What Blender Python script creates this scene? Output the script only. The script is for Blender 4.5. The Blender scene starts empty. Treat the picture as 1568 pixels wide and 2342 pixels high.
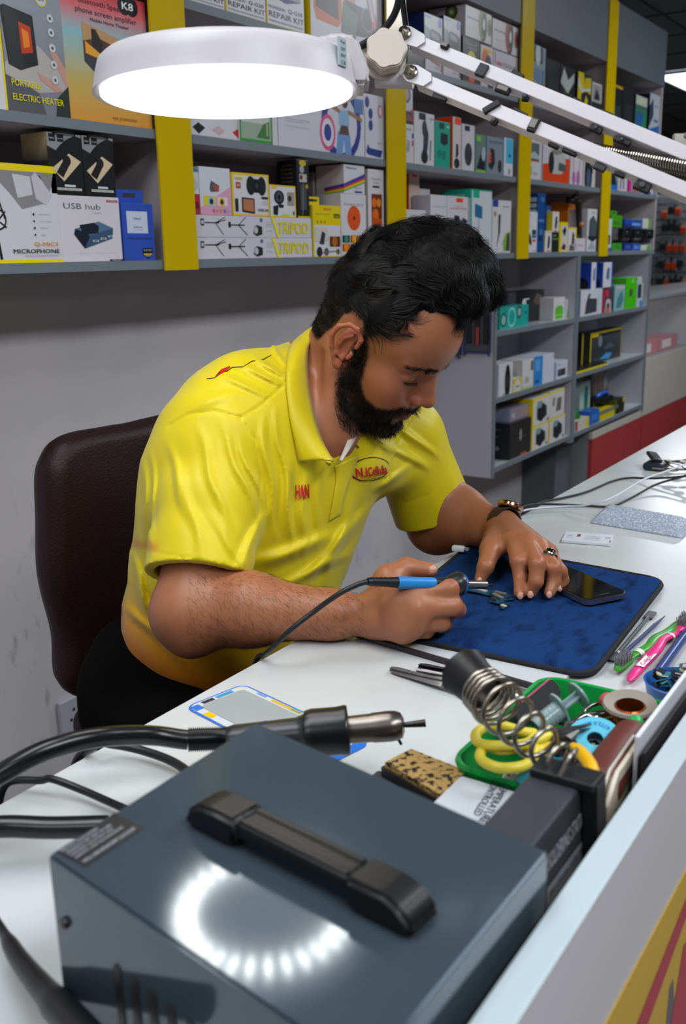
import bpy, bmesh, math, random
import numpy as np
from mathutils import Vector, Matrix, Euler
from mathutils.bvhtree import BVHTree
random.seed(7); rng = np.random.default_rng(7)
SC = bpy.context.scene
COL = SC.collection
# ---------------------------------------------------------------- camera geometry (image 1568 x 2342)
F_PX = 2234.0; CX, CY = 784.0, 1171.0
CAM = np.array([0.0, 0.0, 1.20])
def _cam_axes():
    d = lambda x, y: np.array([x-CX, -(y-CY), -F_PX])/np.linalg.norm([x-CX, y-CY, F_PX])
    up = -d(962, 9715); X = d(2320, 552); X = X-up*X.dot(up); X /= np.linalg.norm(X)
    return np.array([X, np.cross(up, X), up])
RW = _cam_axes()                                   # world = RW @ cam
def ray(px, py):
    v = RW @ np.array([px-CX, -(py-CY), -F_PX]); return v/np.linalg.norm(v)
def onz(px, py, z): r = ray(px, py); return CAM+r*(z-CAM[2])/r[2]
def ony(px, py, y): r = ray(px, py); return CAM+r*(y-CAM[1])/r[1]
def onx(px, py, x): r = ray(px, py); return CAM+r*(x-CAM[0])/r[0]
def atd(px, py, d): return CAM+RW @ np.array([px-CX, -(py-CY), -F_PX])/F_PX*d

# ---------------------------------------------------------------- colours and materials
def lin(c):
    if isinstance(c, str):
        c = c.lstrip('#'); c = c if len(c) == 6 else ''.join(q*2 for q in c); c = [int(c[i:i+2], 16)/255 for i in (0, 2, 4)]
        c = [v/12.92 if v <= .04045 else ((v+.055)/1.055)**2.4 for v in c]
    return (c[0], c[1], c[2], 1.0)
_M = {}
def mat(name, col='#808080', rough=.5, metal=0., spec=.5, emit=None, es=1., alpha=1., trans=0., ior=1.45, coat=0.,
        sheen=0., sss=0., noise=None, bump=None, attr=None, aniso=0.):
    if name in _M: return _M[name]
    m = bpy.data.materials.new(name); m.use_nodes = True; nt = m.node_tree
    b = nt.nodes['Principled BSDF']; I = b.inputs
    I['Base Color'].default_value = lin(col); I['Roughness'].default_value = rough; I['Metallic'].default_value = metal
    I['Specular IOR Level'].default_value = spec; I['Alpha'].default_value = alpha
    I['Transmission Weight'].default_value = trans; I['IOR'].default_value = ior; I['Coat Weight'].default_value = coat
    I['Coat Roughness'].default_value = .12
    I['Sheen Weight'].default_value = sheen
    if sss: I['Subsurface Weight'].default_value = sss; I['Subsurface Radius'].default_value = (1, .35, .2); I['Subsurface Scale'].default_value = .006
    if emit: I['Emission Color'].default_value = lin(emit); I['Emission Strength'].default_value = es
    src = None
    tc = None
    def obj_coord():
        nonlocal tc
        if tc is None: tc = nt.nodes.new('ShaderNodeTexCoord')
        return tc.outputs['Object']
    if attr:
        a = nt.nodes.new('ShaderNodeVertexColor'); a.layer_name = attr; src = a.outputs['Color']
    if noise:                                     # (scale, second colour, low, high, detail [, stretch])
        n = nt.nodes.new('ShaderNodeTexNoise'); n.inputs['Scale'].default_value = noise[0]; n.inputs['Detail'].default_value = noise[4] if len(noise) > 4 else 4
        mp = nt.nodes.new('ShaderNodeMapping'); nt.links.new(obj_coord(), mp.inputs[0]); nt.links.new(mp.outputs[0], n.inputs[0])
        if len(noise) > 5: mp.inputs['Scale'].default_value = noise[5]
        r = nt.nodes.new('ShaderNodeMapRange'); r.inputs[1].default_value = noise[2]; r.inputs[2].default_value = noise[3]
        nt.links.new(n.outputs['Fac'], r.inputs[0])
        mx = nt.nodes.new('ShaderNodeMix'); mx.data_type = 'RGBA'
        nt.links.new(r.outputs[0], mx.inputs[0])
        if src: nt.links.new(src, mx.inputs[6])
        else: mx.inputs[6].default_value = lin(col)
        mx.inputs[7].default_value = lin(noise[1]); src = mx.outputs[2]
    if src: nt.links.new(src, I['Base Color'])
    if bump:                                      # (scale, strength, distance, kind [, stretch])
        t = nt.nodes.new({'n': 'ShaderNodeTexNoise', 'v': 'ShaderNodeTexVoronoi', 'w': 'ShaderNodeTexWave'}[bump[3]])
        t.inputs['Scale'].default_value = bump[0]
        mp = nt.nodes.new('ShaderNodeMapping'); nt.links.new(obj_coord(), mp.inputs[0]); nt.links.new(mp.outputs[0], t.inputs[0])
        if len(bump) > 4: mp.inputs['Scale'].default_value = bump[4]
        bp = nt.nodes.new('ShaderNodeBump'); bp.inputs['Strength'].default_value = bump[1]; bp.inputs['Distance'].default_value = bump[2]
        nt.links.new(t.outputs['Distance'] if bump[3] == 'v' else t.outputs[1 if bump[3] == 'w' else 0], bp.inputs['Height']); nt.links.new(bp.outputs[0], I['Normal'])
    _M[name] = m
    return m

# ---------------------------------------------------------------- mesh builder
class MB:
    def __init__(s): s.v = []; s.f = []; s.c = []; s.m = []; s.n = 0
    def add(s, V, Fs, col='#808080', mi=0):
        base = s.n; V = np.asarray(V, float).reshape(-1, 3); s.v.append(V); s.n += len(V)
        cc = lin(col) if not isinstance(col, list) else None
        for i, f in enumerate(Fs):
            s.f.append([base+k for k in f]); s.m.append(mi)
            s.c.append(cc if cc else col[i])
        return s
    def box(s, a, b, col='#808080', mi=0, M=None, faces=None):
        x0, y0, z0 = a; x1, y1, z1 = b
        V = np.array([(x, y, z) for z in (z0, z1) for y in (y0, y1) for x in (x0, x1)], float)
        if M is not None: V = tr(V, M)
        F = [(0, 2, 3, 1), (4, 5, 7, 6), (0, 1, 5, 4), (2, 6, 7, 3), (0, 4, 6, 2), (1, 3, 7, 5)]
        return s.add(V, F, col, mi)
    def rbox(s, a, b, r, col='#808080', mi=0, M=None, seg=2, vertical=False):
        bm = bmesh.new(); bmesh.ops.create_cube(bm, size=1)
        a = np.array(a, float); b = np.array(b, float); c = (a+b)/2; d = b-a
        for v in bm.verts: v.co = Vector(c+np.array(v.co)*d)
        E = [e for e in bm.edges if not vertical or abs(e.verts[0].co.z-e.verts[1].co.z) > 1e-6]
        bmesh.ops.bevel(bm, geom=E, offset=r, segments=seg, affect='EDGES', profile=.5)
        return s.bm(bm, col, mi, M)
    def bm(s, bm, col='#808080', mi=0, M=None):
        bm.verts.index_update(); V = np.array([v.co[:] for v in bm.verts]).reshape(-1, 3)
        if M is not None: V = tr(V, M)
        s.add(V, [[v.index for v in f.verts] for f in bm.faces], col, mi); bm.free(); return s
    def prism(s, pts, z0, z1, col='#808080', mi=0, M=None):
        n = len(pts); V = [(p[0], p[1], z0) for p in pts]+[(p[0], p[1], z1) for p in pts]
        A = sum(pts[i][0]*pts[(i+1) % n][1]-pts[(i+1) % n][0]*pts[i][1] for i in range(n))
        F = [list(range(n))[::-1], list(range(n, 2*n))]+[(i, (i+1) % n, n+(i+1) % n, n+i) for i in range(n)]
        if A < 0: F = [f[::-1] for f in F]
        V = np.array(V, float)
        if M is not None: V = tr(V, M)
        return s.add(V, F, col, mi)
    def tube(s, P, r, n=12, col='#808080', mi=0, M=None, caps=True, closed=False, flat=None):
        P = np.array(P, float); k = len(P); R = np.full(k, r, float) if np.isscalar(r) else np.array(r, float)
        if closed: T = np.roll(P, -1, 0)-np.roll(P, 1, 0)
        else: T = np.gradient(P, axis=0)
        T /= np.linalg.norm(T, axis=1)[:, None]+1e-12
        u = np.cross(T[0], [0, 0, 1]);
        if np.linalg.norm(u) < .1: u = np.cross(T[0], [1, 0, 0])
        u /= np.linalg.norm(u); V = []
        for i in range(k):
            u = u-T[i]*u.dot(T[i]); u /= np.linalg.norm(u); w = np.cross(T[i], u)
            for j in range(n):
                a = 2*math.pi*j/n
                V.append(P[i]+R[i]*(math.cos(a)*u+(flat or 1)*math.sin(a)*w))
        F = []
        for i in range(k if closed else k-1):
            i2 = (i+1) % k
            for j in range(n): F.append((i*n+j, i*n+(j+1) % n, i2*n+(j+1) % n, i2*n+j))
        if caps and not closed: F += [tuple(range(n))[::-1], tuple(range((k-1)*n, k*n))]
        V = np.array(V)
        if M is not None: V = tr(V, M)
        return s.add(V, F, col, mi)
    def lathe(s, prof, n=32, col='#808080', mi=0, M=None, closed=False):
        k = len(prof); V = []
        for (r, z) in prof:
            for j in range(n): a = 2*math.pi*j/n; V.append((r*math.cos(a), r*math.sin(a), z))
        F = [];
        for i in range(k if closed else k-1):
            i2 = (i+1) % k
            for j in range(n): F.append((i*n+j, i*n+(j+1) % n, i2*n+(j+1) % n, i2*n+j))
        if not closed:
            if prof[0][0] > 1e-6: F.append(tuple(range(n))[::-1])
            if prof[-1][0] > 1e-6: F.append(tuple(range((k-1)*n, k*n)))
        V = np.array(V)
        if M is not None: V = tr(V, M)
        return s.add(V, F, col, mi)
    def ball(s, c, r, col='#808080', mi=0, M=None, n=16, m=10):
        r = np.array([r]*3 if np.isscalar(r) else r, float); V = []; F = []
        for i in range(m+1):
            t = math.pi*i/m
            for j in range(n): a = 2*math.pi*j/n; V.append((math.sin(t)*math.cos(a), math.sin(t)*math.sin(a), -math.cos(t)))
        for i in range(m):
            for j in range(n): F.append((i*n+j, i*n+(j+1) % n, (i+1)*n+(j+1) % n, (i+1)*n+j))
        V = np.array(V)*r+np.array(c)
        if M is not None: V = tr(V, M)
        return s.add(V, F, col, mi)
def tr(V, M):
    M = np.array(M); return V @ M[:3, :3].T+M[:3, 3]
def XF(loc=(0, 0, 0), rot=(0, 0, 0), sc=(1, 1, 1)):
    return np.array(Matrix.LocRotScale(Vector(loc), Euler(rot), Vector(sc)))
def frame(o, x, y, z):
    M = np.eye(4); M[:3, 0] = x; M[:3, 1] = y; M[:3, 2] = z; M[:3, 3] = o; return M
def nrm(v): v = np.asarray(v, float); return v/np.linalg.norm(v)
def zto(o, z, x=None):                               # frame at o with its z axis along z
    z = nrm(z); x = np.array([0, 0, 1.]) if x is None else np.asarray(x, float)
    x = x-z*x.dot(z)
    if np.linalg.norm(x) < 1e-3: x = np.cross(z, [1, 0, 0])
    x = nrm(x); return frame(o, x, np.cross(z, x), z)
def spline(P, n=8, closed=False):
    P = [np.asarray(p, float) for p in P]; k = len(P); out = []
    rngi = range(k if closed else k-1)
    for i in rngi:
        p0 = P[(i-1) % k] if closed or i > 0 else 2*P[0]-P[1]; p1 = P[i]; p2 = P[(i+1) % k]
        p3 = P[(i+2) % k] if closed or i+2 < k else 2*P[-1]-P[-2]
        for j in range(n):
            t = j/n; out.append(.5*((2*p1)+(-p0+p2)*t+(2*p0-5*p1+4*p2-p3)*t*t+(-p0+3*p1-3*p2+p3)*t**3))
    if not closed: out.append(P[-1])
    return np.array(out)

def tag(o, label=None, cat=None, group=None, kind=None):
    if label: o['label'] = label
    if cat: o['category'] = cat
    if group: o['group'] = group
    if kind: o['kind'] = kind
    return o
def obj(name, mb, mats, parent=None, smooth=None, label=None, cat=None, group=None, kind=None, origin=None):
    V = np.concatenate(mb.v) if mb.v else np.zeros((0, 3))
    if parent is not None: org = np.array(world_loc(parent))
    elif origin is not None: org = np.array(origin, float)
    else: org = np.array([(V[:, 0].min()+V[:, 0].max())/2, (V[:, 1].min()+V[:, 1].max())/2, V[:, 2].min()])
    me = bpy.data.meshes.new(name); me.from_pydata((V-org).tolist(), [], mb.f)
    mats = mats if isinstance(mats, (list, tuple)) else [mats]
    for m in mats: me.materials.append(m)
    if len(mats) > 1: me.polygons.foreach_set('material_index', mb.m)
    if any(m.node_tree.nodes.get('Color Attribute') for m in mats if m):
        ca = me.color_attributes.new('Col', 'FLOAT_COLOR', 'CORNER')
        arr = []
        for f, c in zip(mb.f, mb.c):
            if isinstance(c[0], tuple): 
                for q in c: arr.extend(q)
            else: arr.extend(c*len(f))
        ca.data.foreach_set('color', arr)
    me.update()
    if smooth is not None:
        me.shade_smooth()
        if smooth < 180: me.set_sharp_from_angle(angle=math.radians(smooth))
    o = bpy.data.objects.new(name, me); COL.objects.link(o)
    if smooth is not None and smooth < 60: wn = o.modifiers.new('normals', 'WEIGHTED_NORMAL'); wn.keep_sharp = True; wn.weight = 80
    o.location = org if parent is None else (0, 0, 0)
    if parent is not None: o.parent = parent
    return tag(o, label, cat, group, kind)
def world_loc(o):
    p = np.array(o.location)
    while o.parent is not None: o = o.parent; p = p+np.array(o.location)
    return p
def thing(name, label, cat, loc, group=None, kind=None):
    o = bpy.data.objects.new(name, None); COL.objects.link(o); o.location = tuple(float(v) for v in loc); o.empty_display_size = .02
    return tag(o, label, cat, group, kind)
# ---------------------------------------------------------------- lettering
_T = {}
def text_mesh(s, bold=0.0, shear=0.0):
    """flat lettering, width/height normalised to a cap height of 1; returns (verts, faces, width)"""
    k = (s, bold, shear)
    if k in _T: return _T[k]
    cu = bpy.data.curves.new('t', 'FONT'); cu.body = s; cu.size = 1; cu.resolution_u = 2; cu.shear = shear
    o = bpy.data.objects.new('t', cu); COL.objects.link(o)
    dg = bpy.context.evaluated_depsgraph_get(); me = bpy.data.meshes.new_from_object(o.evaluated_get(dg))
    V = np.array([v.co[:] for v in me.vertices]).reshape(-1, 3); Fc = [list(p.vertices) for p in me.polygons]
    bpy.data.objects.remove(o); bpy.data.curves.remove(cu); bpy.data.meshes.remove(me)
    if len(V): V[:, 0] -= V[:, 0].min(); V /= .69
    if bold and len(V):                              # heavier strokes: overlapping copies a little apart
        b = min(bold, .08)*1.3; n = len(V); sh = [(0, 0), (b, 0), (0, b*.6), (b, b*.6)]
        Fc = [[i+n*k for i in f] for k in range(4) for f in Fc]; V = np.concatenate([V+np.array([dx, dy, 1e-4*k]) for k, (dx, dy) in enumerate(sh)])
    w = V[:, 0].max() if len(V) else 0
    _T[k] = (V, Fc, w); return _T[k]
def put_text(mb, s, M, h, col, width=None, bold=0.0, shear=0., center=False, mi=0):
    """M maps the local plane (x right, y up) to the world; h is the cap height in metres"""
    V, Fc, w = text_mesh(s, bold, shear)
    if not len(V): return
    V = V*h
    if width: V = V*np.array([width/(w*h), 1, 1])
    if center: V = V-np.array([(width or w*h)/2, 0, 0])
    mb.add(tr(V, M), Fc, col, mi)
PRINT = mat('printed_card', rough=.32, attr='Col')
PRINTM = mat('matte_print', rough=.6, attr='Col')
def art(mb, arts, o, ux, uy, un, w, h, base=.0003, mi=0):
    """printed decoration in 0..1 coordinates on the face with lower left corner o"""
    L = base
    def P(u, v, e=0): return o+ux*(min(1, max(0, u))*w)+uy*(min(1, max(0, v))*h)+un*(L+e)
    for a in arts:
        k = a[0]
        if k == 'r': u0, v0, u1, v1 = a[1:5]; mb.add([P(u0, v0), P(u1, v0), P(u1, v1), P(u0, v1)], [(0, 1, 2, 3)], a[5], mi)
        elif k == 'g':
            u0, v0, u1, v1 = a[1:5]; c0, c1 = lin(a[5]), lin(a[6])
            mb.add([P(u0, v0), P(u1, v0), P(u1, v1), P(u0, v1)], [(0, 1, 2, 3)], [[c0, c0, c1, c1]], mi)
        elif k == 'p': mb.add([P(*q) for q in a[1]], [list(range(len(a[1])))], a[2], mi)
        elif k == 'c':
            u, v, r = a[1:4]; asp = a[5] if len(a) > 5 else 1.; n = 20
            mb.add([P(u+r*math.cos(2*math.pi*i/n), v+r*asp*w/h*math.sin(2*math.pi*i/n)) for i in range(n)], [list(range(n))], a[4], mi)
        elif k == 't':
            s_, u, v, hh, c = a[1:6]; wd = a[6] if len(a) > 6 else None; bd = a[7] if len(a) > 7 else 0.; sh = a[8] if len(a) > 8 else 0.
            M = frame(P(u, v), ux, uy, un); put_text(mb, s_, M, hh*h, c, wd*w if wd else None, bd, sh, mi=mi)
        elif k == 'l':
            (ua, va), (ub, vb), t = a[1:4]; pa, pb = P(ua, va), P(ub, vb); d = nrm(pb-pa); q = np.cross(un, d)*t*w/2
            mb.add([pa-q, pb-q, pb+q, pa+q], [(3, 2, 1, 0)], a[4], mi)
        L += .00007
# ================================================================ ROOM
YF, YB = 1.50, 1.756            # front plane of the shelving, face of the wall behind it
WALL = mat('painted_wall', '#d0cbce', .55, noise=(2.2, '#bfbcc2', .45, .75, 5), bump=(90, .05, .002, 'n'))
def scuff(m):                                       # grey rub marks low on the wall
    nt = m.node_tree; b = nt.nodes['Principled BSDF']; src = b.inputs['Base Color'].links[0].from_socket; tc = nt.nodes.new('ShaderNodeTexCoord'); mp = nt.nodes.new('ShaderNodeMapping'); mp.inputs['Scale'].default_value = (9, 1, 4); mp.inputs['Rotation'].default_value = (0, .6, 0)
    n = nt.nodes.new('ShaderNodeTexNoise'); n.inputs['Scale'].default_value = 2.6; n.inputs['Detail'].default_value = 6; n.inputs['Roughness'].default_value = .6; g = nt.nodes.new('ShaderNodeNewGeometry'); sp = nt.nodes.new('ShaderNodeSeparateXYZ')
    r = nt.nodes.new('ShaderNodeMapRange'); r.inputs[1].default_value = .60; r.inputs[2].default_value = .70; r2 = nt.nodes.new('ShaderNodeMapRange'); r2.inputs[1].default_value = .75; r2.inputs[2].default_value = .45
    mu = nt.nodes.new('ShaderNodeMath'); mu.operation = 'MULTIPLY'; mu2 = nt.nodes.new('ShaderNodeMath'); mu2.operation = 'MULTIPLY'; mu2.inputs[1].default_value = .45; mx = nt.nodes.new('ShaderNodeMix'); mx.data_type = 'RGBA'; mx.inputs[7].default_value = lin('#5c5b54')
    L = nt.links.new; L(tc.outputs['Object'], mp.inputs[0]); L(mp.outputs[0], n.inputs[0]); L(n.outputs['Fac'], r.inputs[0]); L(g.outputs['Position'], sp.inputs[0]); L(sp.outputs['Z'], r2.inputs[0]); L(r.outputs[0], mu.inputs[0]); L(r2.outputs[0], mu.inputs[1]); L(mu.outputs[0], mu2.inputs[0]); L(mu2.outputs[0], mx.inputs[0]); L(src, mx.inputs[6]); L(mx.outputs[2], b.inputs['Base Color'])
scuff(WALL)
WHITE = mat('white_laminate', '#b4b2b9', .35)
INNER = mat('shelf_interior', '#b3aaac', .45)
EDGE = mat('grey_edging', '#727b84', .4)
FASC = mat('grey_fascia', '#575d65', .5)
YEL = mat('yellow_gloss_strip', '#cfb000', .2)
GREYB = mat('grey_board', '#85878c', .5)
def plane_box(name, a, b, m, kind='structure', **k):
    mb = MB(); mb.box(a, b); return obj(name, mb, m, kind=kind, **k)
CEIL = mat('ceiling_tile', '#7c7f84', .8, bump=(60, .2, .004, 'n'))
plane_box('wall_back', (-2.6, YB, 0), (5.12, YB+.15, 2.5), WALL)
plane_box('wall_front', (-2.6, -4.15, 0), (15, -4, 2.5), WALL)
plane_box('wall_left', (-2.75, -4.15, 0), (-2.6, YB+.15, 2.5), WALL)
plane_box('wall_right', (15, -4.15, 0), (15.15, 5.65, 2.5), mat('far_wall', '#6d7077', .6))
plane_box('wall_side', (5.12, 5.5, 0), (15, 5.65, 2.5), WALL)
plane_box('wall_return', (4.97, YB+.15, 0), (5.12, 5.5, 2.5), WALL)
plane_box('floor', (-2.75, -4.15, -.1), (15.15, 5.65, 0), mat('floor_tile', '#5c5852', .3, noise=(3, '#4c4943', .4, .7)))
mb = MB(); mb.box((-2.75, -4.15, 2.5), (15.15, 5.65, 2.6))
obj('ceiling', mb, CEIL, kind='structure')
GRIDM = mat('ceiling_grid', '#4c4f54', .5)
mb = MB()
for i in range(-4, 25): mb.box((i*.61-.006, -4, 2.493), (i*.61+.006, 5.5, 2.4999))
for j in range(-6, 10): mb.box((-2.6, j*.61-.006, 2.493), (15, j*.61+.006, 2.4999))
obj('trim_1', mb, GRIDM, kind='structure')
# ceiling lights (lit panels with a lamp under each)
LPM = mat('lit_panel', '#ffffff', .5, emit='#eef4ff', es=2.6)
LFR = mat('light_frame', '#c8ccd0', .4)
def ceiling_light(x, y, w, d, power, label, group=None):
    t = thing('ceiling_light', label, 'light', (x, y, 2.493), group='recessed ceiling light panels')
    mb = MB(); e = .02
    for a, b in (((x-w/2-e, y-d/2-e, 2.475), (x+w/2+e, y-d/2, 2.493)), ((x-w/2-e, y+d/2, 2.475), (x+w/2+e, y+d/2+e, 2.493)),
                 ((x-w/2-e, y-d/2, 2.475), (x-w/2, y+d/2, 2.493)), ((x+w/2, y-d/2, 2.475), (x+w/2+e, y+d/2, 2.493))): mb.box(a, b)
    obj('frame', mb, LFR, t)
    mb = MB(); mb.box((x-w/2, y-d/2, 2.480), (x+w/2, y+d/2, 2.492)); obj('diffuser', mb, LPM, t)
    L = bpy.data.lights.new('panel_lamp', 'AREA'); L.shape = 'RECTANGLE'; L.size = w; L.size_y = d; L.energy = power; L.color = (.93, .97, 1)
    lo = bpy.data.objects.new('panel_lamp', L); COL.objects.link(lo); lo.location = (0, 0, -.025); lo.parent = t
    return t
P4 = [onz(1519, 152, 2.48), onz(1519, 222, 2.48)]
ceiling_light(8.62, 2.12, 1.25, .62, 30, 'bright rectangular ceiling light panel above the far end of the shop')
LIGHTS = [(.2, -.9, 1.2, .6, 30), (2.4, -.9, 1.2, .6, 34), (4.8, .1, 1.2, .6, 34), (.2, .75, 1.2, .6, 13), (-1.6, .2, 1.2, .6, 8)]
for i, (x, y, w, d, p) in enumerate(LIGHTS):
    ceiling_light(x, y, w, d, p, 'rectangular ceiling light panel over the repair counter, above the frame')
W = bpy.data.worlds.new('World'); SC.world = W; W.use_nodes = True
W.node_tree.nodes['Background'].inputs[0].default_value = (.8, .85, 1, 1); W.node_tree.nodes['Background'].inputs[1].default_value = .24

# ================================================================ WALL SHELVING
ZS = [1.200, 1.460, 1.725]
ZT, ZTOP, TH = 1.957, 2.20, .018
PC = [.715, 1.622, 2.537, 3.437, 4.307, 5.085]
BN = ['left bay of the wall shelving, above the chair', 'second bay of the wall shelving, behind the lamp head', 'middle bay, right of the fitness box',
      'fourth bay of the wall shelving, with the radio box', 'last bay of the wall shelving, at the far end']
for i in range(5):
    x0, x1 = PC[i], PC[i+1]; t = thing('shelf_unit', 'grey edged white wall shelf unit, '+BN[i], 'shelving', ((x0+x1)/2, YB, ZS[0]-TH))
    for xa, xb in ((x0, x0+TH), (x1-TH, x1)):
        mb = MB(); mb.box((xa, YF+.002, ZS[0]-TH), (xb, YB-.003, ZTOP)); obj('side_panel', mb, INNER, t)
    mb = MB(); mb.box((x0+TH, YB-.006, ZS[0]-TH), (x1-TH, YB-.001, ZTOP)); obj('back_panel', mb, INNER, t)
    for z in ZS+[ZT+TH]:
        mb = MB(); mb.box((x0+TH, YF+.002, z-TH), (x1-TH, YB-.006, z)); s = obj('shelf', mb, INNER, t)
        mb = MB(); mb.box((x0+TH, YF-.001, z-TH), (x1-TH, YF+.0018, z+.0005)); 
        e = obj('edge_strip', mb, EDGE, s)
    mb = MB(); mb.box((x0, YF-.004, ZT), (x1, YF+.001, ZTOP)); obj('fascia', mb, FASC, t)
PLAB = ['between the microphone box bay and the tripod box bay', 'right of the fitness box, above the man', 'between the third and fourth shelf bays', 'between the fourth and last shelf bays']
for i, (a, b) in enumerate([(1.570, 1.673), (2.485, 2.588), (3.386, 3.489), (4.252, 4.362)]):
    mb = MB(); mb.box((a, YF-.0095, 1.179), (b, YF-.0045, ZTOP))
    obj('trim_%d' % (i+2), mb, YEL, kind='structure')
# ---- lower cabinets
LZ = [.433, .690, .930]; LX = [3.225, 4.035, 5.045]
for i in range(2):
    x0, x1 = LX[i], LX[i+1]-(.0 if i else .0)
    t = thing('wall_cabinet', ['open lower wall cabinet just behind the man, with white boxes', 'open lower wall cabinet at the far end, with blue and green packs'][i], 'cabinet', ((x0+x1)/2, YB, LZ[0]-TH))
    for k, (xa, xb) in enumerate(((x0, x0+TH), (x1-TH, x1))):
        mb = MB(); mb.box((xa, YF+.002, LZ[0]-TH*2), (xb, YB-.003, 1.181)); obj('side_panel', mb, WHITE, t)
        mb = MB(); mb.box((xa-.001, YF-.002, LZ[0]-TH*2), (xb+.001, YF+.0018, 1.181)); obj('edge_strip', mb, EDGE, t)
    mb = MB(); mb.box((x0+TH, YB-.006, LZ[0]-TH), (x1-TH, YB-.001, 1.181)); obj('back_panel', mb, WHITE, t)
    for z in LZ:
        mb = MB(); mb.box((x0+TH, YF+.002, z-TH), (x1-TH, YB-.006, z)); s = obj('shelf', mb, mat('pale_shelf', '#b9c2c6', .2), t)
        mb = MB(); mb.box((x0+TH, YF-.001, z-TH), (x1-TH, YF+.0018, z+.0005)); obj('edge_strip', mb, EDGE, s)
# ---- base cabinets white over red
RED = mat('red_laminate', '#a8383a', .35)
xs = [4.30, 5.045, 6.02, 7.0, 8.0]
for i in range(4):
    x0, x1 = xs[i]+.004, xs[i+1]-.004; zt = .396 if i == 0 else .655
    t = thing('base_cabinet', ['low white and red cabinet under the lower wall shelves', 'white and red base cabinet under the glass showcase, nearest', 'white and red base cabinet under the glass showcase, second along', 'white and red base cabinet under the glass showcase, farthest'][i], 'cabinet', ((x0+x1)/2, YB-.1, 0))
    mb = MB(); mb.box((x0, YF+.02, 0), (x1, YB-.004 if i == 0 else YB+.2, zt)); obj('body', mb, GREYB, t)
    mb = MB(); mb.box((x0, YF+.002, .366), (x1, YF+.019, zt)); obj('upper_front', mb, mat('warm_white_laminate', '#bcb8b0', .35), t)
    mb = MB(); mb.box((x0, YF+.002, .02), (x1, YF+.019, .362)); obj('lower_front', mb, RED, t)
# dark grey block standing in for the pillar's shadow beside the cabinets
plane_box('trim_6', (4.10, YB-.16, 0), (4.285, YB-.0005, .396), mat('shade_grey', '#5c6066', .6))
# ---- showcase
GLASS = mat('clear_glass', '#ffffff', .02, alpha=.12)
t = thing('glass_showcase', 'glass fronted showcase standing on the white and red base cabinets', 'showcase', (6.5, 1.6, .656))
mb = MB(); mb.box((5.06, YF+.004, .656), (7.99, YF+.010, .955)); obj('front_pane', mb, GLASS, t)
mb = MB(); mb.box((5.06, YF+.002, .957), (7.99, YB+.18, .975)); obj('top_board', mb, mat('showcase_top', '#8f9699', .2), t)
mb = MB(); mb.box((5.06, YB+.16, .656), (7.99, YB+.18, .956)); obj('back_board', mb, WHITE, t)
for x in (5.06, 6.02, 7.0, 7.98):
    mb = MB(); mb.box((x, YF+.011, .656), (x+.01, YB+.15, .956)); obj('divider', mb, WHITE, t)
k = 0
for x, w, h, c, lb in [(5.15, .3, .075, '#c23a50', 'red flat carton in the showcase, nearest the shelves'), (5.5, .35, .075, '#b8344a', 'red flat carton in the showcase, second from the shelves'),
                 (5.14, .12, .17, '#d8d8dc', 'white upright carton in the showcase behind the nearest red carton'), (5.34, .16, .2, '#c9ced6', 'pale upright carton in the showcase behind the red cartons'),
                 (6.1, .2, .2, '#8e8680', 'brown grey carton farther along in the showcase'), (6.4, .25, .16, '#7a7a80', 'dark grey carton farther along in the showcase')]:
    mb = MB(); y = 1.56 if h < .1 else 1.72
    mb.rbox((x, y, .657), (x+w, y+.12, .657+h), .004, c); art(mb, [('r', .1, .2, .6, .8, '#e6dfe0')], np.array([x, y, .657]), np.array([1, 0, 0]), np.array([0, 0, 1]), np.array([0, -1, 0]), w, h)
    obj('carton', mb, PRINT, label=lb, cat='box')
# ---- slat wall with hanging packs, facing along the counter
XS = 8.35
ya, yb = onx(1570, 600, XS)[1]-.9, onx(1494, 600, XS)[1]
zt_, zb_ = onx(1540, 448, XS)[2], onx(1540, 690, XS)[2]
t = thing('slat_wall', 'grey slatted display wall with hooks at the far end of the shop', 'display stand', (XS, (ya+yb)/2, .976))
mb = MB(); mb.box((XS+.03, ya, .98), (XS+.05, yb, zt_+.02))
n = 14
for i in range(n):
    z0 = zb_+(zt_-zb_)*i/n; mb.box((XS, ya, z0), (XS+.03, yb, z0+(zt_-zb_)/n*.86))
obj('slat_panel', mb, mat('slat_grey', '#8a8c90', .5), t)
mb = MB(); mb.box((XS-.25, ya, zb_-.03), (XS+.05, yb+.05, zb_-.012)); obj('ledge', mb, mat('dark_ledge', '#33363a', .5), t)
mb = MB(); mb.box((XS-.002, yb, .98), (XS+.052, yb+.02, zt_+.02)); obj('end_post', mb, EDGE, t)
hook_m = mat('hook_steel', '#8f9094', .3, 1)
def hang_pack(px, py, kind):
    p = onx(px, py, XS-.05); w, h = .062, .1
    t = thing('hanging_pack', {'o': 'small orange and black accessory pack hanging on the slatted display wall', 'd': 'small dark accessory pack hanging on the slatted display wall'}[kind], 'accessory pack', (p[0], p[1], p[2]-h/2),
              group={'o': 'orange packs on the slatted wall', 'd': 'dark packs on the slatted wall'}[kind])
    mb = MB(); mb.tube([(XS-.001, p[1], p[2]+h*.42), (XS-.08, p[1], p[2]+h*.43), (XS-.09, p[1], p[2]+h*.48)], .002, 6); obj('hook', mb, hook_m, t)
    mb = MB(); mb.box((p[0]-.001, p[1]-w/2, p[2]-h/2), (p[0]+.001, p[1]+w/2, p[2]+h/2), '#9aa0a4' if kind == 'o' else '#8a8f95')
    mb.rbox((p[0]-.02, p[1]-w*.36, p[2]-h*.42), (p[0]-.001, p[1]+w*.36, p[2]+h*.12), .005, '#d2491c' if kind == 'o' else '#22262c')
    obj('blister_card', mb, PRINTM, t)
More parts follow.
